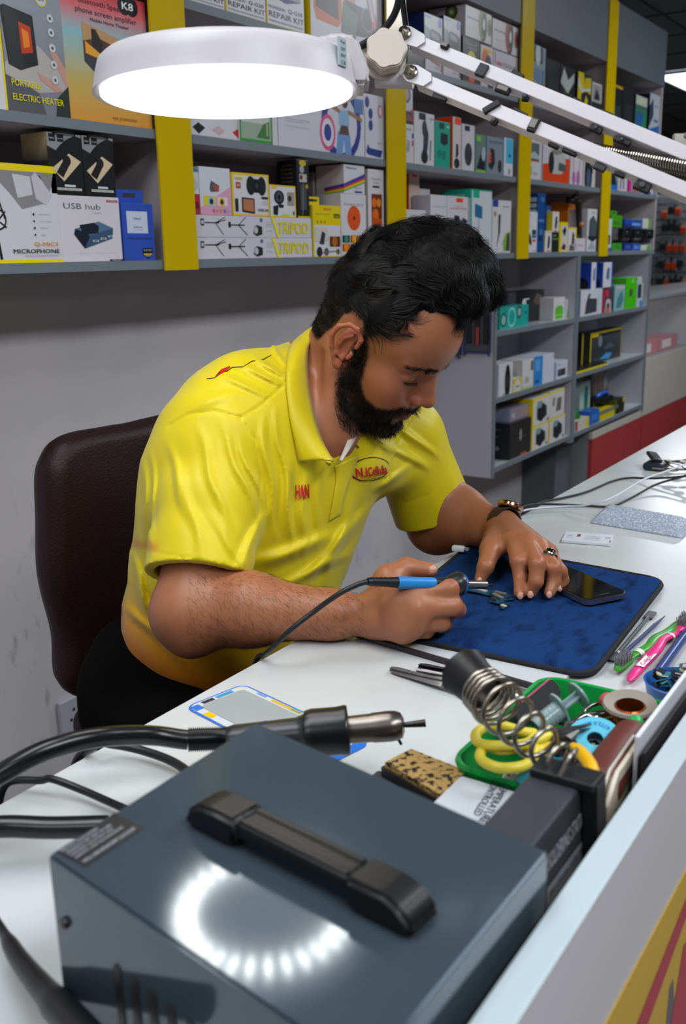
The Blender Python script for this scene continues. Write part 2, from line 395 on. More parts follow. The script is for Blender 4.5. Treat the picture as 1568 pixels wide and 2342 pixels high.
for px, py, k_ in [(1550, 480, 'o'), (1536, 476, 'd'), (1519, 488, 'o'), (1521, 517, 'd'), (1534, 513, 'd'), (1547, 517, 'd'), (1562, 522, 'o'),
                   (1516, 560, 'd'), (1530, 564, 'o'), (1544, 564, 'o'), (1560, 564, 'o'), (1512, 600, 'd'), (1527, 604, 'o'), (1540, 604, 'o'), (1556, 599, 'd'),
                   (1510, 640, 'd'), (1523, 645, 'o'), (1537, 640, 'd'), (1550, 641, 'd'), (1563, 646, 'o')]: hang_pack(px, py, k_)
# ================================================================ GOODS ON THE SHELVES
UX, UY, UZ = np.eye(3)
def bx(name, label, xl, xr, yt, zb, col, arts=(), side=None, sarts=(), depth=.11, yf=YF+.006, group=None, pyb=None, dark_top=None, tilt=0, zt=None, r=.0015):
    pyb = yt+60 if pyb is None else pyb; pm = (yt+pyb)/2
    xa = ony(xl, pm, yf)[0]; xb = ony(xr, pm, yf)[0]; z1 = ony((xl+xr)/2, yt, yf)[2] if zt is None else zt
    depth = min(depth, YB-.008-yf)
    mb = MB(); sc = side or col
    a, b = (xa, yf, zb+.0004), (xb-.0008, yf+depth, z1)
    mb.rbox(a, b, r, col)
    w, h = b[0]-a[0], b[2]-a[2]
    if side: art(mb, [('r', .004, .004, .996, .996, side)], np.array([xa, yf+depth, a[2]]), -UY, UZ, -UX, depth, h, .0002)
    art(mb, arts, np.array([xa, yf, a[2]]), UX, UZ, -UY, w, h)
    art(mb, sarts, np.array([xa, yf+depth, a[2]]), -UY, UZ, -UX, depth, h, .0006)
    o = obj(name, mb, PRINT, smooth=30, label=label, cat='box', group=group)
    return o, z1, (xa, xb, w, h)
def hangtab(parent, xa, xb, z, h, col, yf):
    mb = MB(); w = xb-xa; c = (xa+xb)/2
    mb.prism([(xa, z), (xb, z), (xb, z+h), (c+.018, z+h), (c+.018, z+h*.45), (c-.018, z+h*.45), (c-.018, z+h), (xa, z+h)], 0, .0012, col, M=frame((0, yf+.003, 0), UX, UZ, -UY))
    mb.prism([(c-.018, z+h*.75), (c+.018, z+h*.75), (c+.018, z+h), (c-.018, z+h)], 0, .0012, col, M=frame((0, yf+.003, 0), UX, UZ, -UY))
    return obj('hang_tab', mb, PRINT, parent)
BLK = '#17181b'; WHT = '#d9d6dc'; Y_ = '#ecd400'
Z1, Z2, Z3 = ZS
# ---------- bay 1, lower shelf
mic = [('r', 0, .93, 1, 1, '#f0d800'), ('r', 0, 0, 1, .035, '#f0d800'), ('p', [(.02, .93), (.95, .93), (.9, .78), (.8, .62), (.45, .55), (.3, .7)], '#8d8a8e'), ('p', [(.35, .9), (.6, .88), (.62, .7), (.4, .66)], '#cfcdd0'),
       ('c', .72, .86, .045, '#2b2a2c'), ('c', .72, .86, .028, '#b5b3b6'), ('p', [(.62, .88), (.68, .93), (.78, .84), (.9, .7), (.8, .6), (.66, .66)], '#c9c6ca'), ('r', .02, .56, .06, .93, '#b58e4a'),
       ('p', [(.0, .4), (.06, .62), (.09, .62), (.09, .3), (.02, .28)], '#26241f'), ('c', .09, .44, .12, '#1c1c1e'), ('c', .09, .44, .1, '#dcd9de'), ('l', (.0, .35), (.2, .52), .02, '#1a1a1c'), ('l', (.0, .48), (.2, .36), .02, '#1a1a1c'), ('l', (.05, .35), (.09, .04), .035, '#1a1a1c'),
       ('l', (.13, .62), (.19, .44), .02, '#1a1a1c'), ('c', .6, .5, .014, '#222'+'222'), ('c', .6, .43, .012, '#222222'), ('c', .6, .36, .014, '#222222'), ('c', .6, .29, .012, '#222222'),
       ('t', 'Professional Recording', .68, .495, .011, '#777777'), ('t', 'Great Noise Cancellation', .68, .425, .011, '#777777'), ('t', 'Integrated Sound', .68, .355, .011, '#777777'), ('t', 'Adjustable', .68, .285, .011, '#777777'),
       ('t', 'Q-MIC3', .57, .175, .038, '#e08a1a', .36, .02), ('t', 'MICROPHONE', .26, .1, .042, '#1c1c1e', .68, .03), ('t', 'PROFESSIONAL CONDENSER MICROPHONE KIT', .42, .065, .012, '#777777', .5)]
_, zm, _ = bx('microphone_box', 'white microphone box with yellow top and bottom bands, at the left edge', -22, 137, 376, Z1, '#d5d3d8', mic, depth=.2, pyb=606, side='#d9b98a')
hub = [('t', 'USB hub', .07, .80, .085, '#3b4766', .6, .0), ('t', '7 port', .52, .735, .035, '#9a9aa8', .16), ('r', .78, .92, .97, .955, '#b03048'), ('t', 'GEMBIRD', .8, .93, .016, '#f0d8dc', .15),
       ('p', [(.22, .5), (.62, .62), (.86, .52), (.84, .36), (.36, .2), (.2, .42)], '#3c5878'), ('p', [(.24, .5), (.62, .62), (.86, .52), (.46, .40)], '#54779a'), ('p', [(.36, .2), (.46, .40), (.24, .5), (.2, .42)], '#1a2330'), ('p', [(.3, .56), (.54, .6), (.62, .54), (.6, .44), (.34, .41)], '#1b2230'),
       ('r', .5, .305, .6, .335, '#c9ccd4'), ('r', .63, .34, .73, .37, '#c9ccd4'), ('r', .76, .375, .85, .405, '#c9ccd4'), ('r', .52, .313, .58, .327, '#222833'), ('r', .65, .348, .71, .362, '#222833'), ('r', .78, .383, .83, .397, '#222833'),
       ('t', 'USB 2.0 hub with 7 ports', .25, .13, .012, '#aaaab2', .18), ('t', 'Hi-Speed data transfer', .5, .13, .012, '#aaaab2', .18), ('t', 'Plug and play', .74, .13, .012, '#aaaab2', .14), ('r', .76, .0, 1, .03, '#20242e'), ('t', 'UHB-U2P7', .8, .006, .018, '#e0e0e6', .16)]
_, zh, hi = bx('usb_hub_box', 'white USB hub box standing under the two black phone stand boxes', 139, 277, 449, Z1, '#d8d3d8', hub, side='#d8b48c', depth=.13, pyb=600)
stand = [('p', [(0, .78), (0, 1), (1, 1), (1, .78), (.6, .62), (.3, .7)], '#8f9093'), ('p', [(.1, .62), (.35, .8), (.55, .9), (.8, .98), (1, .95), (1, .55), (.6, .5)], '#141416'), ('l', (.2, .66), (.62, .78), .02, '#141416'),
         ('r', .06, .86, .24, .98, '#16181a'), ('r', .3, .86, .48, .98, '#16181a'), ('t', 'hoco.', .09, .9, .03, '#dddddd', .12), ('t', 'PHONE', .32, .9, .02, '#dddddd', .14),
         ('p', [(.08, .42), (.6, .68), (.94, .56), (.4, .22)], '#d9c4a4'), ('c', .52, .56, .12, '#1d1c1c'), ('p', [(.42, .56), (.62, .52), (.38, .28), (.2, .36)], '#1d1c1c'),
         ('r', .4, .135, .72, .17, '#d8d8d8'), ('r', .18, .075, .9, .115, '#d0cfc8'), ('t', 'FINGER RING HOLDER', .2, .083, .022, '#222222', .66)]
for i, (a, b, yt) in enumerate([(111, 190, 306), (191, 262, 314)]):
    o, zz, inf = bx('phone_stand_box', ['left one of the two black phone grip boxes on top of the USB hub box', 'right one of the two black phone grip boxes on top of the USB hub box'][i], a, b, yt, zh, '#1b1b1d', stand, side='#232323',
                    sarts=[('g', 0, .55, 1, 1, '#3a3a36', '#b0986c')] if i == 0 else [], depth=.07, pyb=445, group='black phone grip boxes')
    mb = MB(); c = (inf[0]+inf[1])/2; mb.tube(spline([(c-.03, YF+.02, zz-.004), (c-.02, YF-.0, zz+.001), (c+.02, YF-.0, zz+.001), (c+.03, YF+.02, zz-.004)]), .002, 6, '#151515'); obj('carry_loop', mb, PRINT, o)
mini = [('r', .14, .48, .8, .86, '#c9d2ea'), ('t', 'MINI', .36, .71, .04, '#1a1e30', .22, .02), ('t', 'HDMI2VGA', .34, .57, .03, '#1a1e30', .28, .02), ('t', 'UP Scaler 1080P', .35, .53, .012, '#40486a', .28),
        ('t', 'HDMI to VGA Converter', .08, .38, .026, '#1c2a6a', .86, .01), ('p', [(.58, .22), (.9, .22), (.9, .1), (.74, .03), (.58, .1)], '#1a1a1c'), ('t', 'Full HD', .61, .165, .035, '#c8c8c8', .26), ('r', .6, .1, .88, .125, '#c8b03c'), ('t', '1080P', .64, .07, .03, '#c8c8c8', .2)]
o, zz, inf = bx('converter_box', 'blue hang tab converter box at the right end of the left bay', 281, 353, 465, Z1, '#3053b8', mini, side='#2a48a4', depth=.06, pyb=597)
hangtab(o, inf[0], inf[1]-.012, zz-.001, .028, '#3053b8', YF+.02)
# ---------- bay 1, upper shelf
heat = [('g', 0, 0, 1, 1, '#7d7f88', '#9a9eaa'), ('p', [(0, .34), (.55, .5), (1, .3), (1, .2), (.5, .16), (0, .26)], '#b9b2ae'), ('p', [(0, .26), (.5, .16), (.6, .0), (0, .0)], '#5a5a5e'), ('p', [(.0, .72), (.06, .74), (.5, .7), (.53, .36), (.24, .3), (.06, .33)], '#1b1a1c'), ('p', [(.06, .74), (.28, .68), (.3, .32), (.24, .3), (.08, .33)], '#2a292b'),
        ('p', [(.27, .64), (.45, .62), (.46, .44), (.28, .42)], '#c83a10'), ('p', [(.31, .6), (.41, .58), (.42, .48), (.32, .46)], '#f08418'), ('p', [(.72, .53), (.8, .5), (.98, .36), (1, .2), (.9, .3), (.74, .46)], '#c99a8c'), ('p', [(.5, .31), (.75, .26), (.9, .2), (.8, .18), (.55, .25)], '#c99a8c'), ('p', [(.8, .14), (1, .24), (1, 0), (.75, 0)], '#2c3430'),
        ('c', .66, .83, .09, '#d8c41c'), ('c', .66, .83, .075, '#c9cbd2'), ('t', '2S', .61, .82, .035, '#333333', .1), ('r', -.02, .9, .28, .95, '#e8d020'), ('t', 'Andowl', .0, .91, .025, '#c8442a', .24), ('t', 'NF-J-04', .04, .865, .02, '#55575f', .16)]+[('c', .78, y, .052, '#d0d2d8') for y in (.71, .61, .5, .38, .27)]+[('c', .78, y, .02, '#50545c') for y in (.71, .61, .5, .38, .27)]+[
        ('t', 'PORTABLE', .07, .185, .046, '#e8dc10', .46, .02), ('t', 'ELECTRIC HEATER', .07, .085, .046, '#e8dc10', .82, .02)]
bx('heater_box', 'grey portable electric heater box with a glowing orange picture', 6, 148, -60, Z2, '#8d9099', heat, side='#6c6e76', depth=.16, pyb=262)
bx('yellow_edge_box', 'white box with a yellow border, cut off by the left frame edge', -60, 4, -60, Z2, '#d9d6d8', [('r', .93, 0, 1, 1, '#ecd400')], pyb=240)
k8 = [('g', 0, .86, 1, 1, '#e06a70', '#c03038'), ('g', 0, .66, 1, .86, '#8fc0c8', '#e06a70'), ('g', 0, .3, 1, .66, '#c8b060', '#8fc0c8'), ('g', 0, 0, 1, .3, '#e09a38', '#c8b060'),
      ('c', .74, .935, .08, '#16161a'), ('c', .83, .935, .08, '#16161a'), ('r', .74, .885, .83, .985, '#16161a'), ('t', 'K8', .71, .905, .055, '#f0f0f0', .14, .03),
      ('t', 'Bluetooth Speaker', .2, .875, .04, '#2c2c3c', .58, .01), ('t', 'phone screen amplifier', .16, .805, .04, '#2c2c3c', .72, .01), ('t', 'Mobile Home Theater', .32, .755, .025, '#3c2c34', .46, .02),
      ('p', [(.22, .72), (.7, .64), (.7, .3), (.36, .36), (.22, .45)], '#3c4048'), ('p', [(.22, .74), (.68, .66), (.68, .42), (.22, .5)], '#c49868'), ('p', [(.22, .6), (.4, .64), (.6, .6), (.68, .5), (.68, .42), (.22, .5)], '#5a3c28'), ('p', [(.32, .7), (.37, .7), (.45, .6), (.42, .5), (.32, .52)], '#2a2a26'), ('p', [(.24, .6), (.42, .52), (.36, .49), (.24, .51)], '#f0a838'),
      ('t', 'eye protection', .5, .04, .03, '#a05a20', .3)]
bx('amplifier_box', 'red and yellow speaker and phone screen amplifier box, tallest in the left bay', 147, 338, -18, Z2, '#c9a868', k8, side='#5c6a76', depth=.15, pyb=280, sarts=[('r', .3, .35, .6, .6, '#30363c')])
# ---------- bay 2, lower shelf
tri = [('r', .015, .5, .022, .9, '#b0b0b0'), ('l', (.09, .66), (.2, .66), .006, '#2a2a2c'), ('r', .06, .52, .085, .84, '#3a3a3c'), ('r', .066, .6, .08, .76, '#d0d0d4'), ('l', (.17, .66), (.245, .92), .004, '#2a2a2c'), ('l', (.17, .66), (.23, .12), .004, '#2a2a2c'), ('l', (.16, .66), (.25, .8), .004, '#2a2a2c'),
       ('l', (.28, .58), (.4, .58), .006, '#2a2a2c'), ('r', .27, .46, .288, .72, '#1e1e20'), ('l', (.35, .58), (.41, .95), .004, '#2a2a2c'), ('l', (.35, .58), (.42, .12), .004, '#2a2a2c'), ('p', [(.47, .2), (.48, .52), (.5, .6), (.545, .52), (.545, .16), (.5, .08)], '#2a2b2e'), ('c', .492, .36, .018, '#b9bcc2'), ('r', .53, .76, .55, .92, '#5a62a8'),
       ('t', 'phone holder tripod stand', .58, .72, .05, '#888888', .06), ('t', 'bluetooth remote', .58, .62, .05, '#888888', .05), ('t', '360 rotation', .58, .52, .05, '#888888', .05), ('t', 'adjustable height', .58, .3, .05, '#888888', .05),
       ('p', [(.625, 1), (.65, 1), (.7, 0), (.675, 0)], '#e8dc30'), ('t', 'TRIPOD', .685, .2, .56, '#e0d428', .28, .06, .22)]
_, zt1, ti = bx('tripod_box', 'long white tripod box lying on the shelf, lower of two', 440, 714, 544, Z1, '#cfcbd6', tri, depth=.09, pyb=592, group='white tripod boxes')
_, zt2, ti = bx('tripod_box', 'long white tripod box lying on another tripod box, upper of two', 440, 712, 495, zt1, '#cfcbd6', tri, depth=.09, pyb=545, group='white tripod boxes')
bx('toy_box', 'narrow red and white box beside the yellow strip, on top of the tripod boxes', 436, 456, 386, zt2, '#d8d8dc', [('r', 0, 0, 1, .45, '#b83044'), ('c', .5, .65, .4, '#b8c4c0'), ('c', .6, .2, .3, '#7a2030'), ('r', 0, .93, 1, 1, '#4a84c0')], pyb=488, depth=.06)
bx('toy_camera_box', 'pink and white kids camera box on top of the tripod boxes', 457, 528, 383, zt2, '#d3d4de', [('p', [(0, 0), (1, 0), (1, .62), (0, .15)], '#dca0bc'), ('p', [(.3, .55), (.36, .72), (.52, .66), (.62, .62), (.6, .5), (.34, .48)], '#4a5a6a'), ('p', [(.42, .66), (.6, .6), (.6, .5), (.44, .54)], '#c04a38'),
    ('r', .1, .2, .48, .4, '#d8d030'), ('c', .34, .28, .11, '#9ac0c8'), ('c', .34, .28, .06, '#282828'), ('r', .54, .2, .86, .38, '#e4d8e0'), ('c', .68, .28, .09, '#d8b020'), ('c', .68, .28, .05, '#282828')]+[('c', .4+.12*i, .09, .04, c) for i, c in enumerate(['#d06080', '#d09060', '#c0a040', '#6080c0', '#a0b0c0'])], pyb=490, depth=.06)
wc = [('r', 0, 0, 1, .05, '#e8c800'), ('r', 0, .95, 1, 1, '#e8c800'), ('r', 0, 0, .04, 1, '#e8c800'), ('r', .96, 0, 1, 1, '#e8c800'), ('c', .5, .72, .12, '#202124', 1.3), ('c', .8, .72, .12, '#202124', 1.3), ('r', .5, .56, .8, .88, '#202124'), ('c', .66, .72, .09, '#08080a'), ('c', .66, .72, .05, '#3c3c48'), ('r', .08, .84, .28, .9, '#e8c800'), ('t', 'Andowl', .1, .85, .035, '#3070b0', .16), ('r', .1, .64, .22, .78, '#b04838'), ('t', '4K', .12, .68, .06, '#f0d8b0', .08),
      ('r', .06, .1, .14, .4, '#26262a'), ('p', [(.24, .1), (.58, .06), (.58, .42), (.24, .44)], '#2a2a2c'), ('p', [(.27, .14), (.55, .1), (.55, .39), (.27, .4)], '#b87858'), ('r', .78, .42, .96, .47, '#26262a'), ('t', 'WEBCAM', .66, .12, .065, '#26262a', .3, .02), ('t', 'Autofocus', .78, .34, .03, '#777777', .16), ('t', '2K 30FPS', .78, .28, .03, '#777777', .16)]
bx('webcam_box', 'larger yellow framed webcam box on top of the tripod boxes', 531, 615, 397, zt2, '#d9d6da', wc, pyb=493, depth=.05, side='#e8c800')
wc2 = [('r', 0, 0, 1, .04, '#e8c800'), ('r', 0, .96, 1, 1, '#e8c800'), ('r', .97, 0, 1, 1, '#e8c800'), ('r', .04, .88, .26, .95, '#e8c800'), ('c', .34, .62, .2, '#26282c', .8), ('c', .34, .62, .12, '#4c5258'), ('c', .34, .62, .06, '#101014'), ('r', .3, .36, .4, .5, '#26282c'), ('p', [(.1, .08), (.1, .34), (.3, .38), (.26, .06)], '#202226'), ('r', .32, .3, .5, .4, '#202226'), ('r', .66, .38, .94, .8, '#a09890'), ('c', .75, .6, .07, '#2c2c2c'), ('l', (.9, .08), (.9, .2), .05, '#222222'), ('r', .4, .06, .74, .09, '#d8c858')]
bx('webcam_box', 'smaller white webcam box between the larger webcam box and the tall black box', 618, 676, 424, zt2, '#d9d8dc', wc2, pyb=495, depth=.05)
bx('black_gadget_box', 'tall black box with a yellow oval logo on top of the tripod boxes', 679, 707, 366, zt2, '#232326', [('c', .5, .945, .28, '#c8b010', .5), ('r', 0, 0, 1, .03, '#d8c000'), ('c', .42, .84, .18, '#a8a8a8'), ('r', .2, .62, .8, .76, '#b8b4b0'), ('c', .35, .7, .12, '#5a3a30'), ('r', .25, .14, .75, .58, '#4c4c50'), ('l', (.4, .05), (.5, .6), .06, '#77777a'), ('c', .8, .55, .1, '#b8a010')],
   side='#1b1b1d', sarts=[('t', 'INTELLIGENT', .2, .9-i*.07, .015, '#8a7c50', .6) for i in range(8)], pyb=497, depth=.06, zt=None)
mcz = [('r', 0, .62, 1, 1, '#e4cc00'), ('r', 0, 0, .03, 1, '#e4cc00'), ('r', 0, 0, 1, .02, '#e4cc00'), ('r', .36, .9, .66, .955, '#e8a030'), ('t', 'Andowl', .38, .91, .03, '#c02c1c', .26), ('t', 'Digital Microscope', .08, .82, .025, '#8a8020', .52), ('r', .74, .76, .97, .84, '#3c3810'), ('t', '1000X', .76, .77, .05, '#e8d840', .2), ('c', .15, .68, .03, '#a09010'), ('c', .28, .68, .03, '#a09010'), ('c', .41, .68, .03, '#a09010'),
       ('r', .06, .3, .52, .58, '#cfc8c0'), ('p', [(.2, .26), (.3, .5), (.42, .46), (.36, .24)], '#3a3a3e'), ('r', .58, .2, .96, .4, '#5a2c1c'), ('c', .76, .3, .1, '#b06820'), ('c', .2, .1, .1, '#2a2a2e'), ('c', .45, .1, .08, '#5a5a60'), ('l', (.3, .08), (.9, .12), .02, '#707078'), ('c', .88, .1, .06, '#7a5a3a')]
o, zmc, inf = bx('microscope_box', 'yellow and white digital microscope box right of the tripod boxes', 716, 779, 470, Z1, '#d8d6d8', mcz, side='#e0c800', pyb=590, depth=.05)
hangtab(o, inf[0]-.0, inf[0]+.052, zmc-.001, .022, '#e4cc00', YF+.02)
SLP = [('r', 0, 0, 1, .02, '#c8c0bc'), ('t', 'Sunset lamp', .1, .82, .05, '#8c8890', .8), ('c', .5, .62, .26, '#e0561c', .98), ('c', .5, .62, .04, '#3c1810'), ('l', (.5, .52), (.5, .44), .01, '#444444'), ('t', 'QR9', .14, .68, .03, '#a8a8b0', .14), ('r', .03, .22, .32, .34, '#243c38'), ('r', .35, .22, .64, .34, '#8c4014'), ('r', .67, .22, .97, .34, '#6a1c14'), ('c', .5, .28, .1, '#e8a020'), ('c', .82, .28, .1, '#d86020'), ('c', .18, .28, .08, '#3a8878'), ('r', .03, .08, .32, .2, '#a03a14'), ('c', .18, .14, .1, '#f08820'), ('r', .35, .08, .64, .2, '#301410'), ('r', .67, .08, .97, .2, '#803018'), ('l', (.85, .5), (.92, .44), .04, '#445')] if False else \
      [('t', 'Sunset lamp', .1, .82, .05, '#8c8890', .8), ('c', .5, .62, .26, '#e0561c', .98), ('c', .5, .62, .04, '#3c1810'), ('l', (.5, .52), (.5, .44), .01, '#444444'), ('r', .03, .22, .32, .34, '#243c38'), ('r', .35, .22, .64, .34, '#8c4014'), ('r', .67, .22, .97, .34, '#6a1c14'), ('c', .5, .28, .1, '#e8a020'), ('c', .82, .28, .1, '#d86020'), ('c', .18, .28, .08, '#3a8878'), ('r', .03, .08, .32, .2, '#a03a14'), ('c', .18, .14, .1, '#f08820'), ('r', .35, .08, .64, .2, '#301410'), ('r', .67, .08, .97, .2, '#803018')]
_, zsl, _ = bx('sunset_lamp_box', 'white sunset lamp box with an orange disc, under the rainbow stripe box', 780, 838, 445, Z1, '#d5d2d6', SLP, side='#c4bcb8', pyb=590, depth=.09)
bx('rainbow_box', 'white box with a rainbow stripe on top of the sunset lamp box', 786, 834, 378, zsl, '#d4d2da', [('p', [(0, .08+i*.045), (1, .42+i*.045*1.2), (1, .42+(i+1)*.054), (0, .08+(i+1)*.045)], c) for i, c in enumerate(['#50a040', '#e0d030', '#d88020', '#b02858', '#5030a0', '#2048a0'])]+[('t', 'PRIXX', .1, .86, .06, '#3a4a78', .5, .03), ('r', .5, .06, .85, .12, '#3a4a98'), ('t', 'MAX 15', .5, .2, .05, '#555555', .3)],
   side='#c8bcb8', sarts=[('p', [(.3, .0+i*.04), (1, .08+i*.045), (1, .08+(i+1)*.045), (.3, (i+1)*.04)], c) for i, c in enumerate(['#50a040', '#e0d030', '#d88020', '#b02858', '#5030a0', '#2048a0'])], pyb=443, depth=.09)
bx('projection_lamp_box', 'tall white projection lamp box with orange pictures beside the second yellow strip', 842, 878, 388, Z1, '#d4d0d4', [('t', 'Projection', .2, .88, .028, '#777777', .6), ('t', 'Lamp', .34, .84, .028, '#777777', .32), ('r', .28, .79, .72, .815, '#3c3c40'), ('r', .2, .22, .86, .72, '#7a2c14'), ('c', .36, .62, .15, '#e07020'), ('c', .66, .62, .14, '#e08830'), ('c', .44, .48, .2, '#d86a18'), ('r', .22, .24, .84, .44, '#c05014'), ('l', (.5, .04), (.5, .16), .04, '#222222')], pyb=580, depth=.08, side='#b8b0ac')
bx('grey_pair_box', 'low grey and red carton half hidden behind the microscope box, left', 715, 739, 396, Z1, '#8a7f80', [('r', .1, .02, .9, .3, '#7c2428'), ('t', 'PUBG', .15, .5, .08, '#b0a8a8', .6)], yf=YF+.1, depth=.07, pyb=460)
bx('grey_pair_box', 'low grey and red carton half hidden behind the microscope box, right', 740, 765, 396, Z1, '#8a7f80', [('r', .1, .02, .9, .3, '#2c5434'), ('t', 'PUBG', .15, .5, .08, '#b0a8a8', .6)], yf=YF+.1, depth=.07, pyb=460)
# ---------- bay 2, middle shelf
bx('screen_kit_box', 'white box with black, pink and red squares behind the lamp head', 428, 633, 170, Z2, '#d4d1d8', [('p', [(.04, .12), (.1, .2), (.17, .13), (.1, .03)], '#16161a'), ('p', [(.24, .12), (.31, .19), (.38, .12), (.31, .04)], '#cbb0b4'), ('p', [(.46, .12), (.52, .18), (.6, .11), (.53, .03)], '#c83434')], pyb=305, depth=.2)
bx('green_blister_box', 'green and clear plug blister pack in front of the white box behind the lamp head', 545, 621, 175, Z2, '#d6d6d8', [('r', 0, 0, 1, .9, '#3c9440'), ('r', .05, .05, .95, .85, '#9cae9c'), ('r', .08, .3, .9, .84, '#c9cec8'), ('p', [(.5, .08), (.9, .08), (.9, .35), (.72, .3)], '#3c7c3c'), ('c', .82, .5, .12, '#dcdcdc'), ('r', .8, .12, .86, .32, '#b0a080')], pyb=318, depth=.004, yf=YF+.001)
fit = [('c', .56, .46, .19, '#24368c'), ('c', .565, .46, .145, '#cfceda'), ('c', .425, .3, .072, '#d85088', 1.25), ('c', .425, .3, .055, '#dcdae2', 1.25), ('c', .425, .3, .034, '#283a90', 1.25), ('p', [(.5, .0), (.52, .34), (.6, .36), (.64, .3), (.65, 0), (.59, 0), (.58, .24), (.56, 0)], '#7098d0'), ('p', [(.53, .3), (.55, .44), (.62, .44), (.63, .3)], '#5a4038'), ('p', [(.53, .44), (.53, .66), (.63, .68), (.63, .44)], '#8ab4d8'), ('c', .59, .78, .028, '#a07050'), ('c', .595, .79, .026, '#3a2a22'), ('l', (.54, .64), (.42, .74), .02, '#a07050'), ('l', (.62, .66), (.76, .56), .02, '#a07050'), ('r', .68, .66, .77, .88, '#4a78b0'),
       ('l', (.77, .9), (.79, .6), .003, '#2a2a2c'), ('l', (.79, .6), (.785, .0), .003, '#2a2a2c'), ('c', .815, .87, .02, '#24368c', 1.4), ('c', .85, .7, .02, '#24368c', 1.4), ('c', .85, .52, .02, '#24368c', 1.4), ('c', .95, .76, .022, '#d85088', 1.5), ('c', .95, .76, .016, '#d8d6de', 1.5), ('p', [(.8, .1), (.82, .22), (.83, .16), (.97, .14), (.95, .03), (.82, .06)], '#203a88'), ('t', 'Smart sports ring', .06, .4, .018, '#9a9aa6', .2), ('t', 'FITNESS EQUIPMENT', .06, .37, .012, '#9a9aa6', .16), ('t', 'K12 slim workout hoop', .06, .3, .014, '#9a9aa6', .2), ('t', 'FLK', .92, .24, .03, '#9a9aa6', .05)]
bx('fitness_box', 'wide white fitness ring box with a pink and blue ring and a sportswoman', 636, 879, 195, Z2, '#cfceda', fit, pyb=350, depth=.16)
# ---------- bay 2, top shelf
for i, (a, b, yt, m, lb) in enumerate([(430, 513, -75, '', 'leftmost of the three yellow and white repair kit boxes on the top shelf'), (516, 607, -60, 'Q-G20', 'middle one of the three yellow and white repair kit boxes on the top shelf'), (609, 695, -50, 'Q-G10', 'rightmost of the three yellow and white repair kit boxes on the top shelf')]):
    bx('repair_kit_box', lb, a, b, yt, Z3, '#d8d6da', [('r', 0, 0, 1, .03, '#e4cc00'), ('r', 0, 0, .025, 1, '#e4cc00'), ('t', 'REPAIR KIT', .05, .17, .11, '#1c1c20', .93, .03), ('t', 'PROFESSION', .05, .33, .06, '#44444a', .42, .01), ('t', m or 'Q-G30', .56, .33, .08, '#1c1c20', .38, .02), ('t', 'PROFESSIONAL PRECISION INSTRUMENT REPAIR', .05, .08, .035, '#44444a', .9), ('p', [(.1, .6), (.5, .5), (.9, .6), (.8, .9), (.2, .9)], '#3a3484'), ('r', .6, .6, .9, .66, '#a0a0a8')], side='#e4cc00', pyb=60, depth=.12, group='repair kit boxes on the top shelf')
bx('charger_box', 'white box with pictures of phones and a wireless charger on the top shelf', 709, 873, -90, Z3, '#d0cdd4', [('p', [(.04, .35), (.08, .9), (.4, .9), (.42, .3), (.36, .2), (.08, .22)], '#c86020'), ('p', [(.07, .36), (.1, .9), (.36, .9), (.37, .28)], '#28282a'), ('p', [(.44, .5), (.48, .8), (.62, .9), (.6, .5)], '#c08a80'), ('p', [(.46, .55), (.9, .5), (.95, .2), (.52, .16)], '#202022'), ('p', [(.4, .16), (.44, .52), (.64, .4), (.6, .12)], '#5a6a60'), ('c', .78, .4, .09, '#888890'), ('c', .78, .4, .078, '#202022'), ('p', [(.72, .85), (.82, .8), (.92, .35), (.86, .3)], '#d04a5a'), ('p', [(.74, .84), (.8, .82), (.88, .4), (.84, .4)], '#90b0d8'), ('r', .8, .82, .99, .9, '#d8c830'), ('t', 'WIRELESS SERIES', .82, .84, .04, '#333300', .16)], side='#e4cc00', pyb=110, depth=.14)
# ---------- bay 3, bottom shelf
wb = lambda c='#444448', y=.5: [('p', [(.35, .15), (.4, .7), (.55, .66), (.6, .3), (.55, .12)], c), ('t', 'hoco', .1, .9, .03, '#666666', .3)]
bx('white_box', 'small pale box low behind the man\'s hair at the bottom of the third bay', 925, 974, 480, Z1, '#cfccd2', [('t', 'wireless', .3, .86, .03, '#999999', .4), ('c', .45, .45, .28, '#b8b4ba')], side='#bfb8b4', pyb=580, depth=.06)
bx('orange_spine_box', 'tall orange and white box against the yellow strip at the bottom of the third bay', 935, 959, 385, Z1, '#cfb8a8', [('p', [(.2, .1), (.3, .6), (.7, .62), (.8, .15)], '#3a3c3e'), ('r', .3, .9, .8, .97, '#e85020')], side='#e8501c', pyb=480, depth=.03, yf=YF+.075)
bx('plug_box', 'narrow white hang box between the orange spined box and the big white boxes', 959, 983, 432, Z1, '#cdc8ce', [('l', (.3, .9), (.7, .9), .06, '#444444')], pyb=480, depth=.04, yf=YF+.075, side='#beb8bc')
bx('headset_box', 'plain white box with grey headset picture, left of the orange logo box', 984, 1021, 446, Z1, '#d2d0d6', [('t', 'Professional', .1, .8, .02, '#88888e', .8), ('t', 'BOROFONE', .06, .64, .02, '#55555a', .4), ('p', [(.4, .2), (.46, .62), (.52, .6), (.58, .34), (.5, .2)], '#4c5258'), ('p', [(.66, .22), (.7, .42), (.84, .4), (.84, .2)], '#4c5258')], side='#beb8be', pyb=580, depth=.064)
